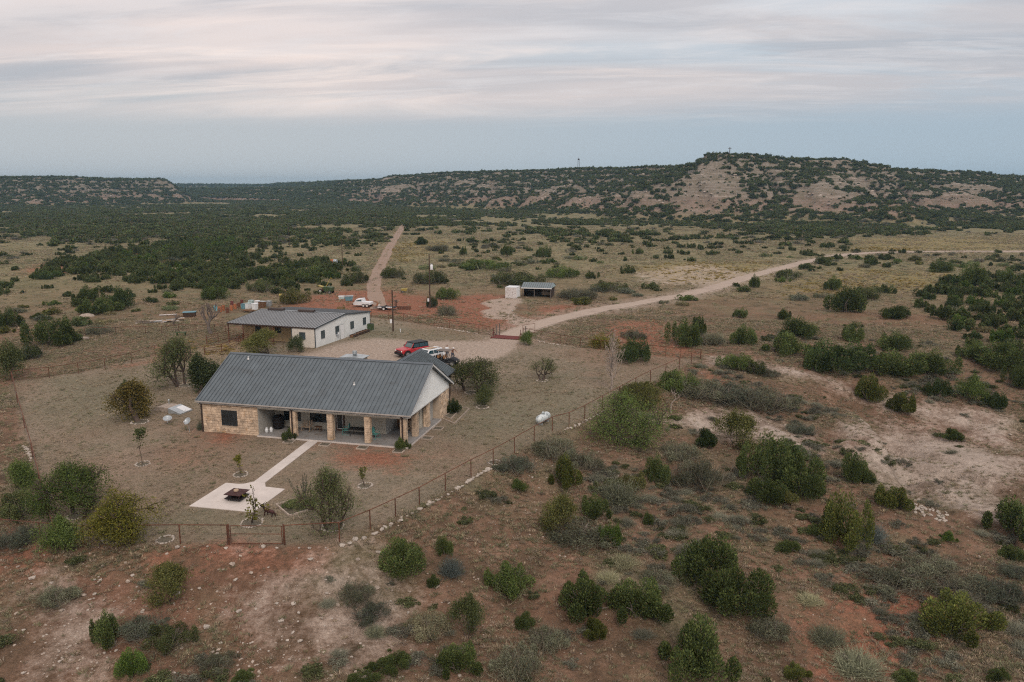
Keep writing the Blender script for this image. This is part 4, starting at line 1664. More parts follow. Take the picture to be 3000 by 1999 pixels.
edging('row of big white stones under the right-hand pipe fence', [(1000, 1600), (1050, 1580), (1110, 1558), (1165, 1528), (1235, 1492), (1310, 1448), (1375, 1410), (1440, 1372)], 0.40, 0.36, 1)
edging('broken line of pale stones below the front yard gate', [(455, 1606), (530, 1606), (640, 1604), (720, 1607), (830, 1606), (990, 1606)], 0.30, 1.1, 2)
edging('low stone edging where the fence meets the green mesquite', [(1655, 1262), (1690, 1248), (1730, 1228), (1770, 1205)], 0.30, 0.36, 3)
edging('white stone line under the fence between barn and cattle guard', [(1275, 960), (1330, 968), (1400, 979)], 0.32, 0.36, 4)
edging('white stone line under the fence right of the cattle guard', [(1575, 1000), (1610, 1008), (1655, 1014)], 0.34, 0.36, 5)
edging('small white stones heaped at the left yard fence', [(68, 1308), (78, 1318), (88, 1335), (95, 1350)], 0.36, 0.3, 6)


def ring(label, px, rad, seed, size=0.20, arc=(0, 6.283)):
    rng = random.Random(seed)
    c = at([px])[0]
    R = thing('stone_ring', label, 'stone ring', tuple(c))
    n = int(rad * (arc[1] - arc[0]) / (size * 0.92))
    for k in range(n):
        a = arc[0] + (arc[1] - arc[0]) * (k + rng.uniform(-0.2, 0.2)) / n
        rr = rad * rng.uniform(0.95, 1.06)
        put_rock('stone', R, c[0] + math.cos(a) * rr, c[1] + math.sin(a) * rr, size * rng.uniform(0.85, 1.3), rng, ROCKS_W, 0.1, c)
    m = MB()
    m.lathe([(rad * 0.98, -0.05), (rad * 0.98, 0.015), (0.05, 0.03)], 16)
    m.build('soil', 'soil_bed', R)


RINGS = [((418, 1360), 0.55, 'stone ring round the thin staked sapling on the left lawn'), ((705, 1391), 0.55, 'stone ring round the yellow sapling beside the walk'), ((738, 1532), 0.75, 'stone ring round the small fruit tree near the gate'),
         ((975, 1545), 0.72, 'stone ring round the big mesquite inside the front fence'), ((1070, 1424), 0.55, 'stone ring round the small sapling right of the big mesquite'), ((337, 1578), 0.75, 'stone ring round the yellow-green tree at the front fence'),
         ((484, 1582), 0.55, 'empty stone ring on the grass inside the front fence'), ((224, 1512), 0.6, 'half hidden stone ring under the left green tree'), ((1381, 1151), 0.7, 'stone ring round the mesquite right of the house'),
         ((1413, 1194), 0.62, 'stone ring round the dense bush below the right mesquite'), ((1588, 1116), 0.62, 'stone ring round the sparse mesquite on the right lawn'), ((1449, 1356), 0.5, 'stone ring beside the right-hand pipe fence'),
         ((410, 1237), 0.8, 'stone ring under the brown-green oak on the left lawn'), ((545, 1130), 0.8, 'stone ring under the tall mesquite left of the house')]
for k, (p, r_, lb) in enumerate(RINGS):
    ring(lb, p, r_, 500 + k)


def bed(label, px=None, xy=None, soil=True, h=0.1, w=0.10, name='garden_bed'):
    P = at(px)[:, :2] if px is not None else np.array(xy)
    c = P.mean(0)
    z0 = gz(*c)
    B_ = thing(name, label, 'garden bed', (c[0], c[1], z0))
    n = len(P)
    for k in range(n):
        a, b = P[k] - c, P[(k + 1) % n] - c
        za, zb = gz(*P[k]) - z0, gz(*P[(k + 1) % n]) - z0
        d = (b - a) / np.linalg.norm(b - a)
        q = np.array([-d[1], d[0]]) * w / 2
        a2, b2 = a, b - d * w * 0.55
        m = MB()
        m.hexa([(*(a2 - q), za - 0.15), (*(b2 - q), zb - 0.15), (*(b2 + q), zb - 0.15), (*(a2 + q), za - 0.15)], [(*(a2 - q), za + h), (*(b2 - q), zb + h), (*(b2 + q), zb + h), (*(a2 + q), za + h)])
        m.build('kerb_stone', 'stone_pale', B_)
    if soil:
        m = MB()
        m.add([(*(p - c) * 0.97, gz(*p) - z0 + 0.03) for p in P], [tuple(range(n))])
        m.build('soil', 'soil_bed', B_)


bed('stone edged bed with ocotillo and shrubs near the patio', [(809, 1481), (848, 1514), (906, 1497), (868, 1466)], h=0.14)
bed('outer stone kerb of the bed beside the right end of the house', [(1290, 1226), (1332, 1242), (1375, 1199), (1352, 1194)], soil=False)
bed('inner stone kerb against the right end wall with a dark bush', [(1294, 1219), (1321, 1228), (1350, 1200), (1330, 1192)])
for lb, u, v in (('small stone planter at the foot of the second porch column', 13.2, -0.55), ('small stone planter at the foot of the third porch column', 16.8, -0.55), ('small stone planter left of the walkway at the porch', 9.7, -0.6), ('small stone planter at the front corner column', 20.2, -0.65)):
    bed(lb, xy=[hw(u - 0.45, v - 0.38), hw(u + 0.45, v - 0.38), hw(u + 0.45, v + 0.38), hw(u - 0.45, v + 0.38)], h=0.08, w=0.08)
for lb, v in (('small stone planter by the first side column', 3.3), ('small stone planter by the second side column', 6.3)):
    bed(lb, xy=[hw(20.95, v - 0.45), hw(21.85, v - 0.45), hw(21.85, v + 0.45), hw(20.95, v + 0.45)], h=0.08, w=0.08)

# ------------------------------------------------------------------ fire pit, propane tank, dishes, cellar, sculpture
def build_firepit():
    x, y = hw(11.75, -12.1)
    z = gz(x, y) + 0.05
    f = thing('fire_pit', 'square rust-brown steel fire pit of stacked plates on the patio', 'fire pit', (x, y, z), HA)
    m = MB()
    m.box(-0.30, 0.30, -0.30, 0.30, 0.0, 0.42)
    m.build('firebox', 'soot', f)
    m = MB()
    m.hexa([(-0.62, -0.62, 0.14), (0.62, -0.62, 0.14), (0.62, 0.62, 0.14), (-0.62, 0.62, 0.14)], [(-0.68, -0.68, 0.20), (0.68, -0.68, 0.20), (0.68, 0.68, 0.20), (-0.68, 0.68, 0.20)])
    m.build('lower_tray', 'soot', f)
    m = MB()
    m.box(-0.68, 0.68, -0.68, 0.68, 0.50, 0.54)
    m.build('lid', 'plate_rust', f)
    for sx in (-0.45, 0.45):
        for sy in (-0.45, 0.45):
            m = MB()
            m.bar((sx, sy, 0.0), (sx, sy, 0.50), 0.03, 6)
            m.build('leg', 'plate_rust', f)
    m = MB()
    m.lathe([(0.17, 0.54), (0.19, 0.58), (0.185, 0.66), (0.16, 0.69)], 14, c=(-0.12, 0.12, 0))
    tag(m.build('log_round', 'wood_pale'), 'pale round block lying on the fire pit lid', 'block').matrix_world = Matrix.Translation((x, y, z)) @ Matrix.Rotation(HA, 4, 'Z')


build_firepit()


def build_propane():
    e0, e1 = at([(1576, 1249), (1606, 1231)])
    c = (e0 + e1) / 2
    ang = math.atan2(e1[1] - e0[1], e1[0] - e0[0])
    t = thing('propane_tank', 'white propane tank with flaking dark patches behind the right-hand pipe fence', 'gas tank', (c[0], c[1], gz(c[0], c[1])), ang)
    L, r = 1.15, 0.40
    prof = [(0.03, -L), (r * 0.45, -L + 0.05), (r * 0.8, -L + 0.16), (r, -L + 0.34), (r, L - 0.34), (r * 0.8, L - 0.16), (r * 0.45, L - 0.05), (0.03, L)]
    m = MB()
    m.lathe(prof, 20, 'x', (0, 0, 0.56))
    m.build('shell', 'tank_white', t, True)
    m = MB()
    m.lathe([(0.15, 0.93), (0.15, 1.08), (0.11, 1.13), (0.02, 1.15)], 12)
    m.build('valve_dome', 'tank_white', t, True)
    for x in (-0.65, 0.65):
        m = MB()
        m.box(x - 0.05, x + 0.05, -0.28, 0.28, -0.1, 0.22)
        m.build('foot', 'galv', t)


build_propane()


def dish(label, px, h, face, tilt, r=0.36, mat='galv'):
    p = at([px])[0]
    d = thing('satellite_dish', label, 'satellite dish', tuple(p), face)
    m = MB()
    m.bar((0, 0, -0.1), (0, 0, h), 0.03, 8)
    m.build('mast', 'galv', d)
    m = MB()
    prof = [(0.02, 0.0), (r * 0.5, 0.035), (r * 0.8, 0.085), (r, 0.15), (r * 0.985, 0.16), (r * 0.8, 0.10), (r * 0.5, 0.05), (0.02, 0.015)]
    m.lathe(prof, 18)
    o = m.build('reflector', mat, d, True)
    o.location = (0, -0.06, h + 0.02)
    o.rotation_euler = (tilt, 0, 0)
    m = MB()
    m.bar((0, -0.06 - math.sin(tilt) * 0.05 - r * 0.8, h - 0.2), (0, -0.1 - math.sin(tilt) * 0.5, h + 0.12), 0.015, 5)
    m.box(-0.05, 0.05, -0.18 - math.sin(tilt) * 0.5, -0.06 - math.sin(tilt) * 0.5, h + 0.08, h + 0.18)
    m.build('feed_arm', 'white_paint', d)


dish('grey satellite dish on a thin mast near the house corner', (555, 1266), 1.0, math.radians(-25), math.radians(50))
dish('round grey satellite dish low to the grass beside the cellar', (492, 1242), 0.45, math.radians(20), math.radians(25), 0.42)
dish('pale satellite dish on a mast against the white barn wall', (988, 998), 0.95, math.radians(40), math.radians(55), 0.36)


def build_cellar():
    c = at([(500, 1205)])[0]
    s = thing('storm_cellar', 'low grey concrete storm cellar with slanted pale hatch left of the house', 'storm cellar', tuple(c), math.radians(-20))
    m = MB()
    m.prism([(-1.9, -0.2), (0.4, -0.2), (0.4, 0.42), (-0.2, 0.5), (-1.3, 0.45), (-1.9, 0.15)], 'y', -0.55, 1.05)
    m.build('roof_slab', 'stone_pale', s)
    m = MB()
    m.prism([(0.402, -0.2), (1.9, -0.2), (1.9, 0.10), (0.402, 0.55)], 'y', -0.75, 1.0)
    m.build('entrance', 'galv', s)
    m = MB()
    q = lambda x: 0.55 + (x - 0.4) * (0.10 - 0.55) / 1.5 + 0.003
    m.hexa([(0.75, 0.0, q(0.75)), (1.85, 0.0, q(1.85)), (1.85, 0.92, q(1.85)), (0.75, 0.92, q(0.75))], [(0.75, 0.0, q(0.75) + 0.04), (1.85, 0.0, q(1.85) + 0.04), (1.85, 0.92, q(1.85) + 0.04), (0.75, 0.92, q(0.75) + 0.04)])
    h = m.build('hatch', 'white_paint', s)
    m = MB()
    m.bar((1.7, 0.1, q(1.7) + 0.05), (1.7, 0.3, q(1.7) + 0.10), 0.02, 6)
    m.build('handle', 'galv', h)
    m = MB()
    m.bar((-0.9, 0.8, 0.4), (-0.9, 0.8, 0.85), 0.05, 8)
    m.lathe([(0.05, 0.85), (0.12, 0.87), (0.04, 0.97)], 10, c=(-0.9, 0.8, 0))
    m.build('air_vent', 'galv', s)


build_cellar()


def build_sculpture():
    c = at([(788, 1512)])[0]
    s = thing('metal_sculpture', 'dark rusty metal animal sculpture on the grass near the gate', 'sculpture', tuple(c), math.radians(160))
    s.scale = (0.85, 0.85, 0.8)
    m = MB()
    rings = [(-0.55, 0.10, 0.42), (-0.42, 0.17, 0.44), (-0.1, 0.19, 0.47), (0.25, 0.20, 0.55), (0.42, 0.14, 0.62)]
    n = 10
    vs, fs = [], []
    for x, r, z in rings:
        for k in range(n):
            a = 2 * math.pi * k / n
            vs.append((x, math.cos(a) * r * 0.8, z + math.sin(a) * r))
    for i in range(len(rings) - 1):
        for k in range(n):
            fs.append((i * n + k, i * n + (k + 1) % n, (i + 1) * n + (k + 1) % n, (i + 1) * n + k))
    fs += [tuple(range(n)), tuple(range((len(rings) - 1) * n, len(rings) * n))]
    m.add(vs, fs)
    m.build('body', 'plate_rust', s, True)
    m = MB()
    m.bar((0.36, 0, 0.60), (0.55, 0, 0.85), 0.12, 10, 0.09)
    m.lathe([(0.06, -0.16), (0.13, -0.06), (0.14, 0.06), (0.10, 0.16), (0.05, 0.26)], 10, 'x', (0.6, 0, 0.90))
    m.bar((0.56, 0.08, 1.0), (0.50, 0.2, 1.12), 0.03, 6, 0.01)
    m.bar((0.56, -0.08, 1.0), (0.50, -0.2, 1.12), 0.03, 6, 0.01)
    m.build('head', 'soot', s, True)
    for x, y, fx in ((0.3, 0.13, 0.42), (0.3, -0.13, 0.22), (-0.42, 0.12, -0.35), (-0.42, -0.12, -0.58)):
        m = MB()
        m.bar((x, y, 0.42), ((x + fx) / 2 - 0.04, y, 0.22), 0.06, 8, 0.045)
        m.bar(((x + fx) / 2 - 0.04, y, 0.22), (fx, y, -0.05), 0.045, 8, 0.035)
        m.build('leg', 'plate_rust', s)
    m = MB()
    m.bar((-0.53, 0, 0.45), (-0.85, 0, 0.30), 0.04, 6, 0.015)
    m.build('tail', 'plate_rust', s)


build_sculpture()

# ------------------------------------------------------------------ porch furniture
def porch(name, label, cat, u, v, rz=0.0, z=-0.15, group=None):
    x, y = hw(u, v)
    return thing(name, label, cat, (x, y, z), HA + rz, group)


def build_porch_things():
    o = porch('covered_grill', 'dark round covered grill standing at the left end of the porch', 'grill', 6.95, 2.45)
    m = MB()
    m.lathe([(0.42, 0.0), (0.50, 0.25), (0.55, 0.8), (0.50, 1.10), (0.32, 1.27), (0.05, 1.33)], 18)
    m.build('cover', 'soot', o, True)
    m = MB()
    m.path([(0.56 * math.cos(a), 0.56 * math.sin(a), 0.75) for a in np.linspace(0, 6.283, 17)], 0.02, 5)
    m.build('tie_cord', 'wicker', o)
    for k, (u, v) in enumerate(((6.55, 1.0), (6.88, 1.25))):
        o = porch('gas_bottle', ('nearer', 'farther')[k] + ' of two white gas bottles at the left porch wall', 'gas bottle', u, v, 0, -0.15, 'gas bottles on the porch')
        m = MB()
        m.lathe([(0.12, 0.0), (0.15, 0.03), (0.155, 0.28), (0.13, 0.36), (0.06, 0.40)], 14)
        m.build('cylinder', 'white_paint', o, True)
        m = MB()
        m.lathe([(0.10, 0.38), (0.10, 0.46), (0.09, 0.46), (0.09, 0.38)], 12)
        m.build('collar', 'white_paint', o)
    o = porch('rocking_bench', 'pale wooden rocking bench under the porch window', 'bench', 9.9, 2.35)
    for x in (-0.42, 0.42):
        m = MB()
        m.bar((x, -0.25, 0.04), (x, -0.25, 0.62), 0.025, 6)
        m.bar((x, 0.25, 0.04), (x, 0.33, 1.0), 0.025, 6)
        m.bar((x, -0.28, 0.62), (x, 0.28, 0.62), 0.028, 6)
        m.build('side_frame', 'wood_pale', o)
        m = MB()
        m.path([(x, -0.5, 0.09), (x, -0.2, 0.03), (x, 0.2, 0.03), (x, 0.5, 0.10)], 0.024, 6)
        m.build('rocker', 'wood_pale', o)
    for k in range(5):
        m = MB()
        m.box(-0.44, 0.44, -0.24 + k * 0.1, -0.165 + k * 0.1, 0.40, 0.425)
        m.build('slat', 'wood_pale', o)
    for k in range(5):
        m = MB()
        m.box(-0.4 + k * 0.18, -0.32 + k * 0.18, 0.265, 0.29, 0.45, 0.98)
        m.build('slat', 'wood_pale', o)
    o = porch('side_table', 'small dark side table below the wide porch window', 'table', 11.0, 2.5)
    m = MB()
    m.box(-0.3, 0.3, -0.22, 0.22, 0.42, 0.46)
    m.build('top', 'wood_log', o)
    for x in (-0.25, 0.25):
        for y in (-0.18, 0.18):
            m = MB()
            m.box(x - 0.02, x + 0.02, y - 0.02, y + 0.02, 0, 0.42)
            m.build('leg', 'wood_log', o)
    o = porch('porch_table', 'long dark metal table between two teal chairs on the porch', 'table', 15.3, 2.05)
    m = MB()
    m.box(-0.95, 0.95, -0.42, 0.42, 0.66, 0.71)
    m.build('top', 'wicker', o)
    for x in (-0.75, 0.75):
        for y in (-0.34, 0.34):
            m = MB()
            m.path([(x, y, 0.0), (x * 0.9, y * 0.9, 0.35), (x, y, 0.66)], 0.025, 6)
            m.build('leg', 'wicker', o)
    for u, v, rz, lb in ((13.95, 2.3, -1.4, 'teal metal lawn chair left of the porch table'), (17.0, 1.75, 1.3, 'teal metal lawn chair behind the third porch column')):
        o = porch('lawn_chair', lb, 'chair', u, v, rz, -0.15, 'teal lawn chairs on the porch')
        m = MB()
        m.box(-0.27, 0.27, -0.25, 0.25, 0.40, 0.43)
        m.build('seat', 'teal', o)
        m = MB()
        pts = [(-0.27, 0.45), (0.27, 0.45), (0.31, 0.75), (0.24, 0.98), (0.0, 1.06), (-0.24, 0.98), (-0.31, 0.75)]
        m.prism(pts, 'y', 0.26, 0.29)
        m.build('backrest', 'teal', o)
        for x in (-0.3, 0.3):
            m = MB()
            m.path([(x, 0.3, 0.0), (x, -0.32, 0.02), (x, -0.30, 0.62), (x, 0.27, 0.64)], 0.02, 6)
            m.build('armrest', 'teal', o)
    o = porch('log_rack', 'wooden rack of split logs in the side porch recess', 'log rack', 18.9, 5.0)
    for x in (-0.6, 0.6):
        m = MB()
        m.box(x - 0.03, x + 0.03, -0.2, 0.2, 0.0, 0.95)
        m.build('upright', 'brown_metal', o)
    rng = random.Random(5)
    for r in range(5):
        for k in range(6):
            m = MB()
            m.bar((-0.47 + k * 0.19, -0.25, 0.12 + r * 0.16), (-0.47 + k * 0.19 + rng.uniform(-0.02, 0.02), 0.22, 0.12 + r * 0.16), 0.075, 6)
            m.build('log', 'wood_pale', o)
    o = porch('saw_stand', 'pale crossed timber stand in the side porch', 'stand', 19.25, 3.9, 0.6)
    for a in (-0.35, 0.35):
        m = MB()
        m.bar((a, -0.3, 0.0), (a, 0.3, 0.85), 0.035, 6)
        m.bar((a, 0.3, 0.0), (a, -0.3, 0.85), 0.035, 6)
        m.build('crossed_legs', 'wood_pale', o)
    m = MB()
    m.bar((-0.5, 0, 0.44), (0.5, 0, 0.44), 0.03, 6)
    m.build('stretcher', 'wood_pale', o)


build_porch_things()

# ------------------------------------------------------------------ poles
def pole(label, px, h, arms=False, can=None, meter=False, r=0.14, name='utility_pole'):
    p = at([px])[0]
    P = thing(name, label, 'utility pole', tuple(p), 0, 'wooden poles on the ranch')
    m = MB()
    m.bar((0, 0, -0.5), (0, 0, h), r, 10, r * 0.7)
    m.build('shaft', 'pole_wood', P)
    if arms:
        m = MB()
        m.box(-0.9, 0.9, -0.15, -0.05, h - 0.5, h - 0.38)
        m.build('crossarm', 'pole_wood', P)
    if can:
        m = MB()
        m.lathe([(0.24, can - 0.45), (0.26, can - 0.4), (0.26, can + 0.4), (0.2, can + 0.48), (0.05, can + 0.52)], 14, c=(0.42, -0.05, 0))
        m.build('transformer', 'white_paint', P, True)
        m = MB()
        m.bar((0.3, -0.05, can + 0.45), (0.3, -0.05, can + 0.75), 0.04, 6)
        m.bar((0.5, -0.05, can + 0.45), (0.5, -0.05, can + 0.75), 0.04, 6)
        m.build('bushing', 'galv', P)
        m = MB()
        m.bar((0, 0, can - 0.3), (3.4, 1.0, -0.1), 0.012, 4)
        m.build('guy_wire', 'brown_metal', P)
    if meter:
        m = MB()
        m.box(-0.45, -0.13, -0.12, 0.12, 1.3, 1.85)
        m.build('meter_box', 'white_paint', P)
    return P


pole('bare wooden pole with a meter box near the barn', (1152, 971), 6.5, meter=True)
pole('tall wooden pole carrying a white transformer', (1260, 904), 10.0, can=7.6, meter=True)
pole('thin wooden pole beside the orange tank', (1004, 787), 7.6, r=0.12)
pole('thin wooden pole among junipers left of the track', (848, 722), 7.4, r=0.12)
pole('distant wooden pole with crossarm left of the track', (1102, 668), 8.0, True, r=0.13)

# ------------------------------------------------------------------ landmarks on the hills
def build_hill_things():
    for nm, lb, cat, px, Y in (('hill_cross', 'small dark cross standing on the butte summit', 'cross', 2136, 628), ('windmill_tower', 'thin tower on the far ridge skyline', 'tower', 1695, 893)):
        t = Y / (math.cos(PITCH) + math.sin(PITCH) * 0.22)
        x = (px - 1500) / FPX * t
        T = thing(nm, lb, cat, (x, Y, gz(x, Y)))
        if nm == 'hill_cross':
            m = MB()
            m.box(-0.22, 0.22, -0.22, 0.22, -1, 5.4)
            m.build('upright', 'pole_wood', T)
            m = MB()
            m.box(-1.2, 1.2, -0.2, 0.2, 3.9, 4.25)
            m.build('crossbar', 'pole_wood', T)
        else:
            for sx in (-1, 1):
                for sy in (-1, 1):
                    m = MB()
                    m.bar((sx * 0.9, sy * 0.9, -1), (sx * 0.6, sy * 0.6, 9.6), 0.16, 6)
                    m.build('leg', 'brown_metal', T)
            m = MB()
            m.box(-0.95, 0.95, -0.95, 0.95, 9.3, 10.9)
            m.build('cabin', 'brown_metal', T)
            m = MB()
            m.bar((-0.2, 0, 10.9), (-0.2, 0, 12.2), 0.08, 5)
            m.build('mast', 'brown_metal', T)


build_hill_things()

# ------------------------------------------------------------------ vehicles
def wheel(parent, x, y, r, w, side, rim='rim'):
    m = MB()
    m.lathe([(r * 0.62, -w / 2), (r * 0.93, -w / 2), (r, -w * 0.3), (r, w * 0.3), (r * 0.93, w / 2), (r * 0.62, w / 2)], 18, 'y')
    t = m.build('wheel', 'rubber', parent, True)
    t.location = (x, y, r)
    m = MB()
    m.lathe([(0.04, 0.0), (r * 0.2, w * 0.12), (r * 0.5, w * 0.16), (r * 0.6, w * 0.30), (r * 0.615, w * 0.52)], 14, 'y')
    o = m.build('rim', rim, t)
    o.location = (0, side * w * 0.02, 0)
    o.rotation_euler = (0, 0, 0 if side < 0 else math.pi)
    return t


def loft(m, sections):
    """sections: list of (x, [(y,z)...]) with equal point counts"""
    n = len(sections[0][1])
    vs = [(x, y, z) for x, s in sections for y, z in s]
    fs = []
    for i in range(len(sections) - 1):
        for k in range(n):
            fs.append((i * n + k, i * n + (k + 1) % n, (i + 1) * n + (k + 1) % n, (i + 1) * n + k))
    fs += [tuple(range(n - 1, -1, -1)), tuple(range((len(sections) - 1) * n, len(sections) * n))]
    return m.add(vs, fs)


def car_section(hw_, z0, zb, zt, crown=0.03):
    """rounded body cross-section"""
    p = [(-hw_ * 0.93, z0), (-hw_, z0 + 0.12), (-hw_, zb), (-hw_ * 0.96, zt - 0.02), (-hw_ * 0.80, zt + crown * 0.5), (0, zt + crown)]
    return p + [(-y, z) for y, z in reversed(p[:-1])]


def build_suv():
    x, y = -13.35, 105.0
    V = thing('red_suv', 'red boxy off-road SUV with black hard top parked behind the house', 'car', (x, y, gz(x, y)), math.radians(222))
    W = 0.95
    m = MB()
    loft(m, [(2.15, car_section(W * 0.90, 0.55, 0.85, 0.98)), (2.0, car_section(W * 0.97, 0.48, 0.95, 1.06)), (1.2, car_section(W, 0.48, 1.0, 1.12)), (0.75, car_section(W, 0.46, 1.0, 1.16)), (-2.0, car_section(W, 0.46, 1.0, 1.16)), (-2.2, car_section(W * 0.96, 0.52, 0.95, 1.12))])
    b = m.build('body', 'red_paint', V)
    m = MB()
    hx = lambda xb, xt, wb, wt, z0, z1, x2b, x2t: m.hexa([(xb, -wb, z0), (x2b, -wb, z0), (x2b, wb, z0), (xb, wb, z0)], [(xt, -wt, z1), (x2t, -wt, z1), (x2t, wt, z1), (xt, wt, z1)])
    hx(-2.1, -2.02, 0.90, 0.80, 1.17, 1.72, 0.62, 0.22)
    m.build('cabin', 'black_plastic', V)
    m = MB()
    m.prism([(-2.08, 1.721), (0.26, 1.721), (0.30, 1.76), (0.2, 1.82), (-1.95, 1.83), (-2.08, 1.79)], 'y', -0.83, 0.83)
    m.build('hard_top', 'black_hardtop', V)
    m = MB()
    m.hexa([(0.655, -0.80, 1.20), (0.63, -0.80, 1.20), (0.63, 0.80, 1.20), (0.655, 0.80, 1.20)], [(0.265, -0.72, 1.70), (0.24, -0.72, 1.70), (0.24, 0.72, 1.70), (0.265, 0.72, 1.70)])
    m.build('windscreen', 'windscreen', V)
    for s in (-1, 1):
        m = MB()
        m.bar((0.67, s * 0.84, 1.18), (0.27, s * 0.78, 1.74), 0.05, 6)
        m.build('pillar', 'red_paint', V)
        for a0, a1 in ((-0.55, 0.35), (-1.45, -0.63), (-1.98, -1.53)):
            m = MB()
            f = lambda xx, z: (xx, s * (0.905 - (z - 1.17) * 0.182), z)
            m.add([f(a0, 1.23), f(a1, 1.23), f(min(a1, 0.16), 1.66), f(a0 + 0.03, 1.66)], [(0, 1, 2, 3)])
            m.build('side_window', 'car_glass', V)
        m = MB()
        m.box(0.42, 0.58, *sorted((s * 0.96, s * 1.14)), 1.20, 1.38)
        m.build('mirror', 'black_plastic', V)
        m = MB()
        m.lathe([(0.13, 0.0), (0.12, 0.04), (0.02, 0.06)], 12, 'x', (2.13, s * 0.66, 0.86))
        m.build('headlight', 'lamp_glass', V, True)
        for wx in (1.35, -1.35):
            m = MB()
            pts = [(wx + 0.56 * math.cos(a), 0.42 + 0.56 * math.sin(a)) for a in np.linspace(0.1, math.pi - 0.1, 9)]
            pts += [(wx + 0.44 * math.cos(a), 0.42 + 0.44 * math.sin(a)) for a in np.linspace(math.pi - 0.1, 0.1, 9)]
            m.prism(pts, 'y', *sorted((s * 0.90, s * 1.0)))
            m.build('fender_flare', 'black_plastic', V)
            wheel(V, wx, s * 0.84, 0.42, 0.27, s)
    m = MB()
    m.box(2.14, 2.18, -0.50, 0.50, 0.76, 0.94)
    m.build('grille', 'black_plastic', V)
    m = MB()
    m.box(2.181, 2.195, -0.42, 0.42, 0.83, 0.87)
    m.build('grille_bar', 'rim', V)
    m = MB()
    m.hexa([(2.05, -0.88, 0.42), (2.36, -0.7, 0.42), (2.36, 0.7, 0.42), (2.05, 0.88, 0.42)], [(2.05, -0.9, 0.70), (2.36, -0.75, 0.68), (2.36, 0.75, 0.68), (2.05, 0.9, 0.70)])
    m.build('bumper', 'black_plastic', V)
    m = MB()
    m.box(-2.34, -2.1, -0.85, 0.85, 0.45, 0.66)
    m.build('rear_bumper', 'black_plastic', V)
    m = MB()
    m.lathe([(0.2, -2.45), (0.38, -2.45), (0.40, -2.36), (0.38, -2.24), (0.2, -2.24)], 16, 'x', (0, 0, 1.02))
    m.build('spare_wheel', 'rubber', V, True)


def build_white_car():
    x, y = -10.75, 100.45
    V = thing('white_suv', 'white SUV with long roof half hidden behind the rear wing roof', 'car', (x, y, gz(x, y)), math.radians(228))
    W = 0.98
    m = MB()
    loft(m, [(2.45, car_section(W * 0.9, 0.5, 0.9, 1.02)), (2.25, car_section(W * 0.98, 0.45, 0.95, 1.10)), (1.0, car_section(W, 0.45, 1.0, 1.18)), (-1.9, car_section(W, 0.45, 1.0, 1.2)), (-2.15, car_section(W * 0.95, 0.5, 0.95, 1.12))])
    m.build('body', 'white_paint', V)
    m = MB()
    sec = lambda w0, w1, zt: [(-w0, 1.18), (-w1, zt - 0.06), (-w1 * 0.9, zt), (0, zt + 0.025), (w1 * 0.9, zt), (w1, zt - 0.06), (w0, 1.18)]
    loft(m, [(1.1, sec(0.92, 0.9, 1.22)), (0.4, sec(0.92, 0.76, 1.80)), (-0.9, sec(0.92, 0.78, 1.84)), (-1.75, sec(0.92, 0.78, 1.80)), (-2.05, sec(0.92, 0.86, 1.3))])
    m.build('cabin', 'white_paint', V)
    m = MB()
    m.box(-1.2, 0.25, -0.45, 0.45, 1.83, 1.882)
    m.build('sunroof', 'wood_pale', V)
    m = MB()
    m.add([(1.05, -0.80, 1.30), (1.05, 0.80, 1.30), (0.52, 0.68, 1.75), (0.52, -0.68, 1.75)], [(0, 1, 2, 3)])
    m.build('windscreen', 'car_glass', V)
    m = MB()
    m.add([(-2.03, -0.76, 1.36), (-2.03, 0.76, 1.36), (-1.82, 0.66, 1.74), (-1.82, -0.66, 1.74)], [(0, 1, 2, 3)])
    m.build('rear_window', 'car_glass', V)
    for s in (-1, 1):
        f = lambda xx, z: (xx, s * (0.94 - (z - 1.18) * 0.27), z)
        for a0, a1, t0, t1 in ((-0.20, 0.85, -0.20, 0.40), (-1.0, -0.28, -1.0, -0.28), (-1.8, -1.08, -1.68, -1.08)):
            m = MB()
            m.add([f(a0, 1.27), f(a1, 1.27), f(t1, 1.70), f(t0, 1.70)], [(0, 1, 2, 3)])
            m.build('side_window', 'car_glass', V)
        m = MB()
        m.box(0.62, 0.80, *sorted((s * 0.98, s * 1.16)), 1.2, 1.38)
        m.build('mirror', 'white_paint', V)
        m = MB()
        m.bar((-1.6, s * 0.66, 1.87), (0.2, s * 0.66, 1.87), 0.02, 6)
        m.build('roof_rail', 'black_plastic', V)
        m = MB()
        m.box(2.34, 2.47, *sorted((s * 0.6, s * 0.88)), 0.82, 0.98)
        m.build('headlight', 'lamp_glass', V)
        for wx in (1.5, -1.4):
            wheel(V, wx, s * 0.86, 0.38, 0.25, s)
    m = MB()
    m.box(2.40, 2.56, -0.92, 0.92, 0.45, 0.66)
    m.build('bumper', 'black_plastic', V)
    m = MB()
    m.box(2.44, 2.49, -0.55, 0.55, 0.72, 0.96)
    m.build('grille', 'black_plastic', V)


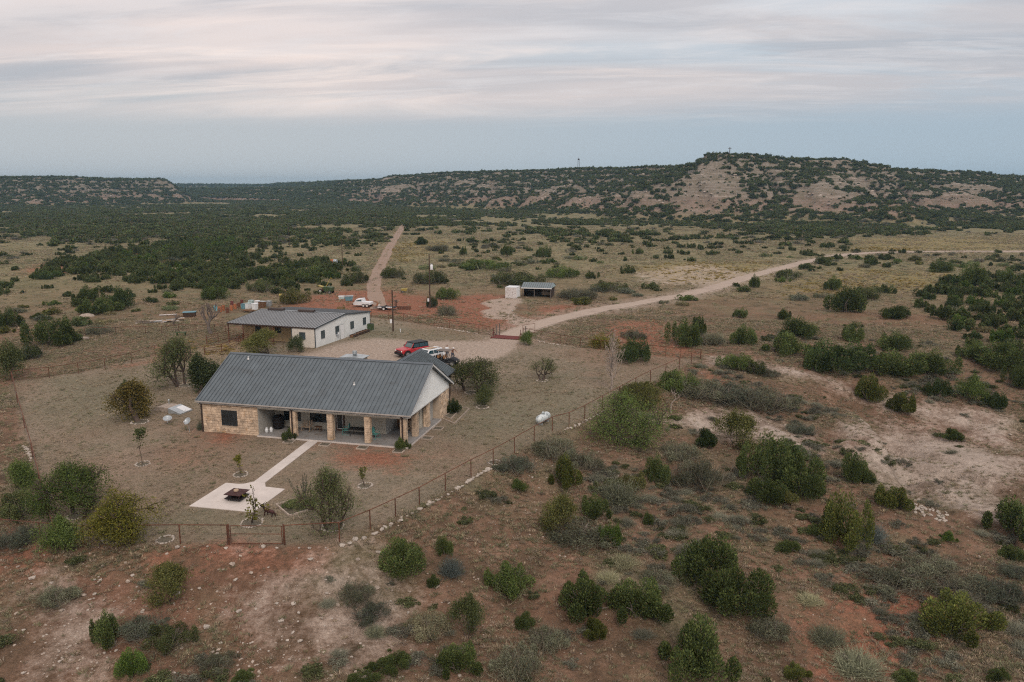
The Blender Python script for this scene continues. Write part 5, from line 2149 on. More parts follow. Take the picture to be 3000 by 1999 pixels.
def build_utv():
    x, y = -8.35, 99.0
    V = thing('utility_buggy', 'black side-by-side utility buggy with roof and tan seats next to the white SUV', 'buggy', (x, y, gz(x, y)), math.radians(-18))
    m = MB()
    m.box(-1.5, 1.2, -0.66, 0.66, 0.38, 0.62)
    m.build('chassis', 'black_plastic', V)
    m = MB()
    loft(m, [(0.85, [(-0.66, 0.62), (-0.66, 1.0), (-0.4, 1.1), (0.4, 1.1), (0.66, 1.0), (0.66, 0.62)]), (1.35, [(-0.6, 0.55), (-0.6, 0.86), (-0.35, 0.98), (0.35, 0.98), (0.6, 0.86), (0.6, 0.55)]), (1.62, [(-0.5, 0.5), (-0.5, 0.72), (-0.3, 0.80), (0.3, 0.80), (0.5, 0.72), (0.5, 0.5)])])
    m.build('hood', 'black_plastic', V)
    m = MB()
    m.box(-1.75, -0.95, -0.68, 0.68, 0.72, 0.80)
    m.box(-1.75, -0.95, -0.68, -0.64, 0.80, 1.05)
    m.box(-1.75, -0.95, 0.64, 0.68, 0.80, 1.05)
    m.box(-1.75, -1.71, -0.64, 0.64, 0.80, 1.05)
    m.build('cargo_bed', 'black_plastic', V)
    m = MB()
    m.box(-0.98, 0.72, -0.68, 0.68, 1.90, 1.945)
    ro = m.build('roof', 'bark_grey', V)
    for s in (-1, 1):
        m = MB()
        m.path([(0.95, s * 0.66, 1.05), (0.62, s * 0.64, 1.89), (-0.85, s * 0.64, 1.89), (-1.0, s * 0.66, 0.8)], 0.03, 6)
        m.bar((-0.15, s * 0.65, 0.62), (-0.12, s * 0.64, 1.89), 0.03, 6)
        m.build('roll_cage', 'black_plastic', V)
        for sx in (0.15, -0.62):
            m = MB()
            m.box(sx - 0.22, sx + 0.24, s * 0.34 - 0.22, s * 0.34 + 0.22, 0.62, 0.80)
            m.build('seat', 'black_plastic', V)
            m = MB()
            m.hexa([(sx - 0.30, s * 0.34 - 0.20, 0.95), (sx - 0.17, s * 0.34 - 0.20, 0.95), (sx - 0.17, s * 0.34 + 0.20, 0.95), (sx - 0.30, s * 0.34 + 0.20, 0.95)],
                   [(sx - 0.40, s * 0.34 - 0.19, 1.30), (sx - 0.30, s * 0.34 - 0.19, 1.30), (sx - 0.30, s * 0.34 + 0.19, 1.30), (sx - 0.40, s * 0.34 + 0.19, 1.30)])
            m.build('backrest', 'tan_seat', V)
        m = MB()
        m.box(1.56, 1.64, *sorted((s * 0.28, s * 0.46)), 0.62, 0.74)
        m.build('headlight', 'lamp_glass', V)
        for wx in (1.12, -1.2):
            wheel(V, wx, s * 0.66, 0.36, 0.28, s)
    m = MB()
    m.path([(0.74 + 0.02 * math.cos(a), 0.34 + 0.16 * math.cos(a), 1.15 + 0.16 * math.sin(a)) for a in np.linspace(0, 6.283, 13)], 0.016, 5)
    m.build('steering_wheel', 'black_plastic', V)
    m = MB()
    m.path([(1.6, -0.45, 0.45), (1.78, -0.4, 0.5), (1.78, 0.4, 0.5), (1.6, 0.45, 0.45)], 0.03, 6)
    m.path([(1.78, -0.3, 0.5), (1.72, -0.3, 0.85), (1.72, 0.3, 0.85), (1.78, 0.3, 0.5)], 0.025, 6)
    m.build('bull_bar', 'black_plastic', V)


build_suv()
build_white_car()
build_utv()

# ------------------------------------------------------------------ people
def person(label, loc, rz, pose, mats, cap=False):
    """one continuous skinned body; pose = dict of joints (metres, facing -y)"""
    J = dict(pelvis=(0, 0, 0.95), belly=(0, 0, 1.10), chest=(0, 0, 1.32), neck=(0, 0.01, 1.48), skull=(0, -0.02, 1.60), crown=(0, -0.01, 1.72),
             hipl=(-0.10, 0, 0.92), kneel=(-0.11, -0.02, 0.50), anklel=(-0.11, 0.03, 0.09), toel=(-0.12, -0.16, 0.03),
             hipr=(0.10, 0, 0.92), kneer=(0.11, -0.02, 0.50), ankler=(0.11, 0.03, 0.09), toer=(0.12, -0.16, 0.03),
             shl=(-0.19, 0.01, 1.42), ell=(-0.25, 0.02, 1.14), wrl=(-0.24, -0.12, 0.92), hdl=(-0.23, -0.17, 0.84),
             shr=(0.19, 0.01, 1.42), elr=(0.25, 0.02, 1.14), wrr=(0.24, -0.12, 0.92), hdr=(0.23, -0.17, 0.84))
    J.update(pose)
    R = dict(pelvis=0.145, belly=0.135, chest=0.155, neck=0.058, skull=0.092, crown=0.07, hipl=0.10, hipr=0.10, kneel=0.066, kneer=0.066, anklel=0.046, ankler=0.046, toel=0.038, toer=0.038,
             shl=0.068, shr=0.068, ell=0.046, elr=0.046, wrl=0.032, wrr=0.032, hdl=0.036, hdr=0.036)
    E_ = [('pelvis', 'belly'), ('belly', 'chest'), ('chest', 'neck'), ('neck', 'skull'), ('skull', 'crown'), ('pelvis', 'hipl'), ('hipl', 'kneel'), ('kneel', 'anklel'), ('anklel', 'toel'), ('pelvis', 'hipr'), ('hipr', 'kneer'),
          ('kneer', 'ankler'), ('ankler', 'toer'), ('chest', 'shl'), ('shl', 'ell'), ('ell', 'wrl'), ('wrl', 'hdl'), ('chest', 'shr'), ('shr', 'elr'), ('elr', 'wrr'), ('wrr', 'hdr')]
    names = list(J)
    vs = [J[n] for n in names]
    es = [(names.index(a), names.index(b)) for a, b in E_]
    rad = [R[n] for n in names]
    # five fingers per hand, rooted in the palm
    for h in ('l', 'r'):
        s = -1 if h == 'l' else 1
        w, hd = np.array(J['wr' + h]), np.array(J['hd' + h])
        d = (hd - w) / np.linalg.norm(hd - w)
        side = np.cross(d, (0, 0, 1.0))
        side = side / (np.linalg.norm(side) + 1e-9)
        up = np.cross(side, d)
        root = names.index('hd' + h)
        for k, ln in enumerate((0.06, 0.075, 0.08, 0.075, 0.06)):
            o = side * (k - 2) * 0.019
            base = hd + o + d * 0.02
            if k == 0:
                base = hd - d * 0.03 + side * -0.045
            p1 = base + d * ln * 0.55 - up * 0.008
            p2 = base + d * ln - up * 0.03
            i = len(vs)
            vs += [tuple(base), tuple(p1), tuple(p2)]
            rad += [0.010, 0.009, 0.008]
            es += [(root, i), (i, i + 1), (i + 1, i + 2)]
    me = bpy.data.meshes.new('tmp_body')
    me.from_pydata(vs, es, [])
    o = bpy.data.objects.new('tmp_body', me)
    COL.objects.link(o)
    md = o.modifiers.new('skin', 'SKIN')
    md.use_smooth_shade = True
    for i, sv in enumerate(me.skin_vertices[0].data):
        f = 0.72 if names[i:i + 1] in (['chest'], ['belly'], ['pelvis']) else 1.0
        sv.radius = (rad[i], rad[i] * f)
        sv.use_root = (i == 0)
    o.modifiers.new('sub', 'SUBSURF').levels = 1
    dg = bpy.context.evaluated_depsgraph_get()
    bm_ = bpy.data.meshes.new_from_object(o.evaluated_get(dg))
    bpy.data.objects.remove(o)
    bm_.materials.clear()
    for n in mats:
        bm_.materials.append(MATS[n])        # skin, top, trousers, hair, shoes
    nk, sk = np.array(J['neck']), np.array(J['skull'])
    for p in bm_.polygons:
        c = np.array(p.center)
        ds = {n: np.linalg.norm(c - np.array(J[n])) - R[n] for n in names}
        n = min(ds, key=ds.get)
        if n in ('skull', 'crown'):
            mi = 3 if (c[2] > sk[2] + 0.06 or (c[1] > sk[1] + 0.02 and c[2] > sk[2] - 0.04)) else 0
        elif n == 'neck':
            mi = 0 if c[2] > nk[2] - 0.01 else 1
        elif n in ('hdl', 'hdr', 'wrl', 'wrr'):
            mi = 0
        elif n in ('toel', 'toer', 'anklel', 'ankler'):
            mi = 4
        elif n in ('pelvis', 'hipl', 'hipr', 'kneel', 'kneer'):
            mi = 2
        else:
            mi = 1
        p.material_index = mi
        p.use_smooth = True
    P = thing('person', label, 'person', loc, rz)
    link('body', bm_, P)
    head = np.array(J['skull'])
    m = MB()
    for s in (-1, 1):
        m.lathe([(0.004, -0.012), (0.013, -0.004), (0.013, 0.006), (0.004, 0.012)], 8, 'y', (head[0] + s * 0.034, head[1] - 0.085, head[2] + 0.012))
    m.build('eyes', 'hair_dark', P)
    m = MB()
    m.hexa([(head[0] - 0.016, head[1] - 0.085, head[2] - 0.03), (head[0] + 0.016, head[1] - 0.085, head[2] - 0.03), (head[0] + 0.016, head[1] - 0.07, head[2] - 0.03), (head[0] - 0.016, head[1] - 0.07, head[2] - 0.03)],
           [(head[0] - 0.008, head[1] - 0.088, head[2] + 0.02), (head[0] + 0.008, head[1] - 0.088, head[2] + 0.02), (head[0] + 0.008, head[1] - 0.07, head[2] + 0.02), (head[0] - 0.008, head[1] - 0.07, head[2] + 0.02)])
    for s in (-1, 1):
        m.box(head[0] + s * 0.092 - 0.01, head[0] + s * 0.092 + 0.01, head[1] - 0.01, head[1] + 0.03, head[2] - 0.03, head[2] + 0.04)
    m.box(head[0] - 0.025, head[0] + 0.025, head[1] - 0.087, head[1] - 0.075, head[2] - 0.052, head[2] - 0.045)
    m.build('face_features', mats[0], P)
    if cap:
        m = MB()
        m.lathe([(0.108, 0.045), (0.110, 0.075), (0.095, 0.125), (0.05, 0.155), (0.01, 0.16)], 14, c=tuple(head))
        m.hexa([(head[0] - 0.075, head[1] - 0.19, head[2] + 0.04), (head[0] + 0.075, head[1] - 0.19, head[2] + 0.04), (head[0] + 0.095, head[1] - 0.07, head[2] + 0.05), (head[0] - 0.095, head[1] - 0.07, head[2] + 0.05)],
               [(head[0] - 0.075, head[1] - 0.19, head[2] + 0.05), (head[0] + 0.075, head[1] - 0.19, head[2] + 0.05), (head[0] + 0.095, head[1] - 0.07, head[2] + 0.062), (head[0] - 0.095, head[1] - 0.07, head[2] + 0.062)])
        m.build('cap', 'cap_white', P)
    return P


person('person in a white shirt standing behind the utility buggy', (-8.55, 103.35, gz(-8.55, 103.35)), math.radians(25), dict(skull=(0.02, -0.04, 1.60), crown=(0.03, -0.04, 1.72), wrl=(-0.20, -0.22, 1.02), hdl=(-0.17, -0.30, 0.99)), ['skin', 'shirt_white', 'jeans', 'hair_dark', 'rubber'])
person('person in white cap and brown jacket leaning forward behind the buggy', (-7.75, 102.1, gz(-7.75, 102.1)), math.radians(35),
       dict(belly=(0, -0.03, 1.09), chest=(0, -0.12, 1.29), neck=(0, -0.20, 1.43), skull=(0, -0.25, 1.54), crown=(0, -0.26, 1.65), shl=(-0.20, -0.14, 1.38), ell=(-0.30, -0.42, 1.12), wrl=(-0.22, -0.62, 1.05), hdl=(-0.20, -0.70, 1.04),
            shr=(0.20, -0.14, 1.38), elr=(0.36, -0.36, 1.16), wrr=(0.34, -0.58, 1.06), hdr=(0.33, -0.66, 1.05)), ['skin', 'jacket_brown', 'jeans', 'hair_dark', 'rubber'], True)

# ------------------------------------------------------------------ trailers and yard clutter
def ground_thing(name, label, cat, px, rz=0.0, group=None):
    p = at([px])[0]
    return thing(name, label, cat, tuple(p), rz, group)


def build_clutter():
    T = ground_thing('service_trailer', 'white tandem wheel service trailer with raised glazed front box', 'trailer', (1066, 899), math.radians(-12))
    m = MB()
    loft(m, [(-1.75, [(-0.75, 0.42), (-0.8, 0.85), (0.8, 0.85), (0.75, 0.42)]), (-1.4, [(-0.85, 0.38), (-0.9, 0.98), (0.9, 0.98), (0.85, 0.38)]), (0.1, [(-0.88, 0.4), (-0.9, 1.0), (0.9, 1.0), (0.88, 0.4)]), (1.6, [(-0.85, 0.5), (-0.88, 0.92), (0.88, 0.92), (0.85, 0.5)])])
    m.build('body', 'white_paint', T)
    m = MB()
    m.hexa([(-1.5, -0.8, 0.98), (0.1, -0.8, 1.0), (0.1, 0.8, 1.0), (-1.5, 0.8, 0.98)], [(-1.15, -0.7, 1.5), (0.0, -0.7, 1.62), (0.0, 0.7, 1.62), (-1.15, 0.7, 1.5)])
    m.build('front_box', 'white_paint', T)
    m = MB()
    m.add([(-1.35, -0.802, 1.08), (-0.1, -0.79, 1.10), (-0.12, -0.725, 1.48), (-1.1, -0.735, 1.30)], [(0, 1, 2, 3)])
    m.build('window', 'car_glass', T)
    m = MB()
    m.box(-0.05, 1.4, -0.95, -0.905, 0.62, 0.98)
    m.build('wheel_arch', 'white_paint', T)
    for s in (-1, 1):
        for wx in (0.3, 1.0):
            wheel(T, wx, s * 0.86, 0.32, 0.2, s, 'rim_white')
    m = MB()
    m.bar((-1.7, 0, 0.42), (-2.4, 0, 0.35), 0.06, 6)
    m.build('drawbar', 'black_plastic', T)

    T = ground_thing('utility_trailer', 'black flat utility trailer with upright mesh ramp behind the barn', 'trailer', (1135, 908), math.radians(-4))
    m = MB()
    m.box(-1.7, 1.6, -0.85, 0.85, 0.46, 0.56)
    m.build('deck', 'black_plastic', T)
    for k, (a, b) in enumerate(((-1.6, -0.85), (-0.1, 0.3), (0.35, 0.72), (0.78, 1.2))):
        m = MB()
        m.box(a, b, -0.90, -0.852, 0.50, 0.68)
        m.build('side_board', 'white_paint', T)
    for s in (-1, 1):
        wheel(T, -0.45, s * 0.98, 0.32, 0.2, s, 'rim_white')
        m = MB()
        m.box(-0.85, -0.05, *sorted((s * 0.87, s * 1.1)), 0.66, 0.70)
        m.build('mudguard', 'black_plastic', T)
    m = MB()
    m.path([(1.55, -0.8, 0.55), (1.6, -0.8, 1.75), (1.6, 0.8, 1.75), (1.55, 0.8, 0.55)], 0.03, 6)
    for k in range(1, 6):
        m.bar((1.56, -0.8 + k * 0.267, 0.56), (1.6, -0.8 + k * 0.267, 1.74), 0.014, 4)
    for k in range(1, 5):
        m.bar((1.57, -0.8, 0.56 + k * 0.24), (1.57, 0.8, 0.56 + k * 0.24), 0.012, 4)
    m.build('ramp_gate', 'black_plastic', T)
    m = MB()
    m.bar((-1.7, 0.6, 0.5), (-2.7, 0, 0.45), 0.05, 6)
    m.bar((-1.7, -0.6, 0.5), (-2.7, 0, 0.45), 0.05, 6)
    m.build('drawbar', 'black_plastic', T)

    T = ground_thing('disc_harrow', 'low rusty disc harrow lying right of the utility trailer', 'farm tool', (1183, 907), math.radians(-5))
    for y in (-0.4, 0.4):
        m = MB()
        m.box(-1.3, 1.3, y - 0.05, y + 0.05, 0.45, 0.55)
        m.build('frame_bar', 'rust', T)
        for k in range(8):
            m = MB()
            m.lathe([(0.02, -0.03), (0.27, 0.02), (0.28, 0.03), (0.02, 0.0)], 12, 'x', (-1.15 + k * 0.33, y, 0.27))
            m.build('disc', 'rust', T)
    m = MB()
    m.bar((-1.2, 0, 0.5), (-2.2, 0, 0.45), 0.05, 6)
    m.build('drawbar', 'rust', T)

    T = ground_thing('wire_coil', 'tangled brown coil of old wire between the two trailers', 'wire', (1098, 898))
    m = MB()
    rng = random.Random(8)
    for k in range(9):
        r, tl, cz = rng.uniform(0.35, 0.6), rng.uniform(-0.5, 0.5), rng.uniform(0.4, 0.6)
        m.path([(r * math.cos(a) * 1.2, r * math.sin(a) * 0.5 + tl * math.cos(a) * 0.4, cz + r * math.sin(a)) for a in np.linspace(0, 6.283, 15)], 0.022, 4)
    m.build('loops', 'rust_orange', T)
    m = MB()
    m.lathe([(0.06, -0.1), (0.2, -0.1), (0.2, 0.1), (0.06, 0.1)], 10, 'y', (0.75, 0, 0.22))
    m.build('spool', 'rim_white', T)

    T = ground_thing('farm_machine', 'old green and yellow farm machine with raised boom at the thicket edge', 'farm machine', (956, 860), math.radians(-10))
    m = MB()
    m.hexa([(-0.2, -0.7, 0.5), (1.5, -0.7, 0.5), (1.5, 0.7, 0.5), (-0.2, 0.7, 0.5)], [(-0.4, -0.85, 1.5), (1.6, -0.85, 1.35), (1.6, 0.85, 1.35), (-0.4, 0.85, 1.5)])
    m.build('hopper', 'green_paint', T)
    m = MB()
    m.hexa([(-1.5, -0.6, 1.5), (-0.5, -0.6, 1.25), (-0.5, 0.6, 1.25), (-1.5, 0.6, 1.5)], [(-1.6, -0.7, 1.68), (-0.5, -0.7, 1.42), (-0.5, 0.7, 1.42), (-1.6, 0.7, 1.68)])
    m.build('chute', 'yellow_paint', T)
    m = MB()
    m.bar((0.0, 0, 1.4), (1.0, 0.2, 3.3), 0.09, 8, 0.06)
    m.bar((1.0, 0.2, 3.3), (1.35, 0.2, 3.15), 0.07, 6)
    m.build('boom', 'yellow_paint', T)
    m = MB()
    m.box(-1.3, -0.3, -0.35, 0.35, 0.6, 0.9)
    m.build('frame', 'rust', T)
    for s in (-1, 1):
        wheel(T, -1.0, s * 0.8, 0.48, 0.22, s, 'rim_white')
        wheel(T, 1.1, s * 0.85, 0.35, 0.18, s, 'rim')

    T = ground_thing('metal_bin', 'blue-grey metal bin tilted beside the round bush behind the barn', 'bin', (1022, 882), math.radians(12))
    m = MB()
    m.hexa([(-0.6, -0.45, 0.1), (0.6, -0.45, 0.0), (0.6, 0.45, 0.0), (-0.6, 0.45, 0.1)], [(-0.8, -0.6, 0.95), (0.85, -0.6, 0.95), (0.85, 0.6, 0.95), (-0.8, 0.6, 0.95)])
    m.build('tub', 'blue_box', T)
    m = MB()
    m.box(-0.85, 0.9, -0.66, 0.66, 0.952, 1.0)
    m.build('rim_frame', 'galv', T)
    m = MB()
    m.bar((-0.5, 0, 1.0), (-0.7, 0.1, 1.9), 0.05, 6)
    m.build('handle', 'rust_orange', T)
    T = ground_thing('white_crate', 'small pale crate left of the blue-grey bin', 'crate', (1001, 877), math.radians(8))
    m = MB()
    m.box(-0.55, 0.55, -0.4, 0.4, 0.0, 0.55)
    m.build('box', 'pale_teal', T)
    m = MB()
    m.box(-0.62, 0.62, -0.46, 0.46, 0.552, 0.66)
    m.build('lid', 'white_paint', T)
    T = ground_thing('yellow_cart', 'small yellow cart in the brush left of the tall pole', 'cart', (1184, 858), math.radians(10))
    m = MB()
    m.hexa([(-0.5, -0.35, 0.4), (0.5, -0.35, 0.4), (0.5, 0.35, 0.4), (-0.5, 0.35, 0.4)], [(-0.7, -0.45, 0.85), (0.75, -0.45, 1.0), (0.75, 0.45, 1.0), (-0.7, 0.45, 0.85)])
    m.build('tray', 'yellow_paint', T)
    for s in (-1, 1):
        wheel(T, -0.3, s * 0.42, 0.25, 0.12, s)
    T = ground_thing('yellow_drum', 'yellow drum lying on its side behind the barn bushes', 'drum', (824, 869), math.radians(15))
    m = MB()
    m.lathe([(0.27, -0.45), (0.30, -0.43), (0.29, -0.1), (0.30, 0.0), (0.29, 0.1), (0.30, 0.43), (0.27, 0.45)], 14, 'x', (0, 0, 0.28))
    m.build('shell', 'yellow_paint', T)

    # tank on a stand
    T = ground_thing('fuel_tank', 'rust-orange and white fuel tank on a leggy stand among the junipers', 'fuel tank', (979, 784), math.radians(-25))
    m = MB()
    m.lathe([(0.05, -1.0), (0.5, -0.97), (0.55, -0.9), (0.55, 0.05)], 18, 'x', (0, 0, 1.75))
    m.build('rusty_end', 'rust_orange', T)
    m = MB()
    m.lathe([(0.552, 0.052), (0.552, 0.9), (0.5, 0.97), (0.05, 1.0)], 18, 'x', (0, 0, 1.75))
    m.build('white_end', 'galv', T)
    for x in (-0.7, 0.7):
        for s in (-1, 1):
            m = MB()
            m.bar((x, s * 0.55, -0.2), (x, s * 0.35, 1.4), 0.04, 6)
            m.build('leg', 'galv', T)
    T = ground_thing('white_beam', 'long pale beam lying on the junipers left of the fuel tank', 'beam', (897, 791), math.radians(3))
    m = MB()
    m.box(-1.4, 1.4, -0.18, 0.18, 0.3, 0.55)
    m.build('beam_body', 'wood_pale', T)
    m = MB()
    m.box(-1.2, -1.0, -0.14, 0.14, -0.3, 0.298)
    m.box(1.0, 1.2, -0.14, 0.14, -0.3, 0.298)
    m.build('supports', 'pole_wood', T)

    # drums and totes behind the barn
    def drum(label, px, mat, lid=None, h=0.95):
        T = ground_thing('steel_drum', label, 'drum', px, random.uniform(0, 6), 'drums behind the barn')
        m = MB()
        m.lathe([(0.29, 0.0), (0.31, 0.02), (0.29, 0.05), (0.29, h * 0.33), (0.31, h * 0.35), (0.29, h * 0.37), (0.29, h * 0.65), (0.31, h * 0.67), (0.29, h * 0.69), (0.29, h - 0.03), (0.31, h), (0.28, h)], 14)
        m.build('shell', mat, T)
        m = MB()
        m.lathe([(0.27, h - 0.04), (0.27, h - 0.01)], 14)
        m.build('lid', lid or mat, T)

    for lb, px, mt, lid in (('cyan drum at the left end of the drum row', (632, 911), 'cyan_box', None), ('rusty drum just right of the cyan drum', (645, 914), 'rust_orange', None), ('rusty orange drum third from the left in the row', (655, 910), 'rust_orange', None),
                            ('darker rusty drum at the front of the row', (667, 917), 'rust', None), ('orange rust drum in the middle of the row', (678, 910), 'rust_orange', None), ('rusty drum beside the orange one, set back', (689, 906), 'rust_orange', None), ('brown rusty drum at the right end of the rusty row', (699, 902), 'rust', None),
                            ('red-brown drum with a white lid behind the row', (680, 897), 'rust_red', 'white_paint'), ('dark red drum standing alone behind the row', (709, 893), 'rust_red', None)):
        drum(lb, px, mt, lid)

    def tote(label, px, mat, w, d, h, lid, name='storage_bin'):
        T = ground_thing(name, label, 'bin', px, math.radians(random.uniform(-25, -8)), 'bins behind the barn')
        m = MB()
        m.hexa([(-w * 0.44, -d * 0.44, 0), (w * 0.44, -d * 0.44, 0), (w * 0.44, d * 0.44, 0), (-w * 0.44, d * 0.44, 0)], [(-w / 2, -d / 2, h), (w / 2, -d / 2, h), (w / 2, d / 2, h), (-w / 2, d / 2, h)])
        m.build('tub', mat, T)
        m = MB()
        m.prism([(-w / 2 - 0.04, h + 0.002), (w / 2 + 0.04, h + 0.002), (w / 2, h + 0.08), (-w / 2, h + 0.08)], 'y', -d / 2 - 0.04, d / 2 + 0.04)
        m.build('lid', lid, T)

    for a in (('blue bin at the left of the pale bins', (714, 905), 'blue_box', 0.75, 0.7, 0.85, 'blue_box'), ('pale grey-white bin in the front row of bins', (727, 905), 'white_paint', 0.85, 0.8, 1.0, 'pale_teal'), ('pale teal bin standing behind the others', (736, 893), 'pale_teal', 0.85, 0.8, 0.8, 'pale_teal'),
              ('white bin with bright lid and blue side', (747, 907), 'white_paint', 0.9, 0.85, 1.05, 'white_paint'), ('white topped bin set back behind the bright one', (754, 896), 'white_paint', 0.8, 0.7, 0.9, 'white_paint'),
              ('brown sided bin under a grey board', (769, 902), 'wood_log', 1.15, 1.0, 1.15, 'galv'), ('grey bin at the right end of the bins', (787, 898), 'galv', 0.85, 0.9, 0.95, 'galv')):
        tote(*a)
    T = ground_thing('flat_cart', 'low dark flat cart in front of the pale bins', 'cart', (729, 915), math.radians(-18))
    m = MB()
    m.box(-0.9, 0.9, -0.5, 0.5, 0.22, 0.42)
    m.build('deck', 'wood_log', T)
    for x in (-0.6, 0.6):
        for s in (-1, 1):
            wheel(T, x, s * 0.42, 0.17, 0.1, s)

    # left of the barn
    T = ground_thing('stock_trough', 'blue-grey lidded trough in the grass left of the drums', 'trough', (556, 928), math.radians(10))
    m = MB()
    m.hexa([(-0.9, -0.4, 0), (0.9, -0.4, 0), (0.9, 0.4, 0), (-0.9, 0.4, 0)], [(-1.05, -0.55, 0.75), (1.05, -0.55, 0.75), (1.05, 0.55, 0.75), (-1.05, 0.55, 0.75)])
    m.build('tub', 'pole_wood', T)
    m = MB()
    m.hexa([(-1.1, -0.6, 0.752), (1.1, -0.6, 0.80), (1.1, 0.6, 0.86), (-1.1, 0.6, 0.80)], [(-1.1, -0.6, 0.81), (1.1, -0.6, 0.86), (1.1, 0.6, 0.92), (-1.1, 0.6, 0.86)])
    m.build('lid', 'blue_box', T)
    T = ground_thing('scrap_pile', 'long grey pile of old boards and pipes in the grass', 'scrap pile', (470, 945), math.radians(22))
    rng = random.Random(4)
    for k in range(26):
        m = MB()
        x, y, z = rng.uniform(-3.2, 3.2), rng.uniform(-0.7, 0.7), rng.uniform(0.05, 0.5)
        a, l = rng.gauss(0, 0.35), rng.uniform(0.6, 1.6)
        m.bar((x - math.cos(a) * l, y - math.sin(a) * l, z - 0.1), (x + math.cos(a) * l, y + math.sin(a) * l, z + rng.uniform(-0.1, 0.15)), rng.uniform(0.04, 0.09), 4)
        m.build('board', rng.choice(['bark_grey', 'wood_pale', 'galv', 'pole_wood', 'white_weathered']), T)
    T = ground_thing('pale_pipe', 'pale pipe laid in the grass beyond the scrap pile', 'pipe', (490, 925), math.radians(14))
    m = MB()
    m.bar((-1.3, 0, 0.12), (1.4, 0, 0.16), 0.09, 10)
    m.build('tube', 'white_weathered', T)
    m = MB()
    m.lathe([(0.1, 1.4), (0.13, 1.4), (0.13, 1.52), (0.1, 1.52)], 10, 'x', (0, 0, 0.16))
    m.build('collar', 'galv', T)
    T = ground_thing('green_bench', 'low green bench at the fence behind the tall mesquite', 'bench', (531, 985), math.radians(2))
    m = MB()
    m.box(-0.75, 0.75, -0.25, 0.25, 0.55, 0.62)
    m.build('seat', 'green_paint', T)
    for x in (-0.6, 0.6):
        m = MB()
        m.box(x - 0.05, x + 0.05, -0.22, 0.22, -0.1, 0.548)
        m.build('leg', 'green_paint', T)
    T = ground_thing('water_trough', 'long pale trough lying in the brush at the left', 'trough', (232, 996), math.radians(-8))
    m = MB()
    loft(m, [(-1.5, [(-0.4, 0.1), (-0.5, 0.4), (0.5, 0.4), (0.4, 0.1)]), (0, [(-0.5, 0.02), (-0.62, 0.38), (0.62, 0.38), (0.5, 0.02)]), (1.5, [(-0.2, 0.15), (-0.25, 0.42), (0.25, 0.42), (0.2, 0.15)])])
    m.build('tub', 'stone_pale', T)
    m = MB()
    m.box(-0.1, 0.12, -0.55, 0.55, 0.385, 0.42)
    m.build('crossbar', 'wood_pale', T)
    T = ground_thing('dirt_mound', 'pale mound of spoil in the grass beyond the scrap pile', 'mound', (255, 927))
    bm = bmesh.new()
    bmesh.ops.create_icosphere(bm, subdivisions=3, radius=1.0)
    for v in bm.verts:
        v.co = (v.co.x * 1.3, v.co.y * 1.0, v.co.z * 0.55 * (1 + 0.15 * math.sin(v.co.x * 7) * math.cos(v.co.y * 6)) - 0.05)
    me = bpy.data.meshes.new('heap')
    bm.to_mesh(me)
    bm.free()
    me.materials.append(MATS['stone_pale'])
    link('heap', me, T)

    # along the barn's end wall
    for lb, u, v, L_ in (('low timber planter box below the barn door window', 0.9, 9.2, 1.5), ('long low stack of boards along the barn end wall', 0.75, 12.2, 3.4)):
        x, y = b2w(u, v)
        T = thing('timber_box', lb, 'timber', (x, y, gz(x, y)), BA + math.pi / 2)
        for k in range(3):
            for s in (-1, 1):
                m = MB()
                m.box(-L_ / 2, L_ / 2, s * 0.3 - 0.05, s * 0.3 + 0.05, 0.02 + k * 0.13, 0.14 + k * 0.13)
                m.build('plank', 'pole_wood', T)
        m = MB()
        m.box(-L_ / 2 + 0.01, L_ / 2 - 0.01, -0.24, 0.24, 0.0, 0.3)
        m.build('fill', 'wood_log', T)
    x, y = b2w(0.5, 15.2)
    T = thing('air_conditioner', 'dark air conditioner unit at the back corner of the barn', 'appliance', (x, y, gz(x, y)), BA)
    m = MB()
    m.box(-0.38, 0.38, -0.38, 0.38, 0.05, 1.0)
    m.build('housing', 'green_paint', T)
    m = MB()
    m.lathe([(0.32, 1.001), (0.32, 1.03), (0.05, 1.05)], 16)
    m.build('fan_grille', 'black_plastic', T)
    T = ground_thing('valve_box', 'short white standpipe on the lawn right of the meter pole', 'standpipe', (1173, 974))
    m = MB()
    m.bar((0, 0, -0.1), (0, 0, 0.55), 0.06, 8)
    m.build('pipe', 'white_paint', T)
    m = MB()
    m.bar((-0.15, 0, 0.5), (0.15, 0, 0.5), 0.04, 6)
    m.build('tap', 'galv', T)


build_clutter()

# ------------------------------------------------------------------ plants
def rand_dirs(rng, n):
    d = rng.normal(size=(n, 3))
    return d / np.linalg.norm(d, axis=1)[:, None]


def blades(rng, P, D, L, Wd):
    """diamond leaf blades: base P, direction D, length L, width Wd"""
    n = len(P)
    r = rng.normal(size=(n, 3))
    S = np.cross(D, r)
    S /= np.linalg.norm(S, axis=1)[:, None] + 1e-9
    L = np.broadcast_to(L, n)[:, None]
    Wd = np.broadcast_to(Wd, n)[:, None]
    mid = P + D * L * 0.5
    V = np.stack([P, mid + S * Wd * 0.5, P + D * L, mid - S * Wd * 0.5], 1).reshape(-1, 3)
    Q = np.arange(4 * n).reshape(n, 4)
    return V, Q


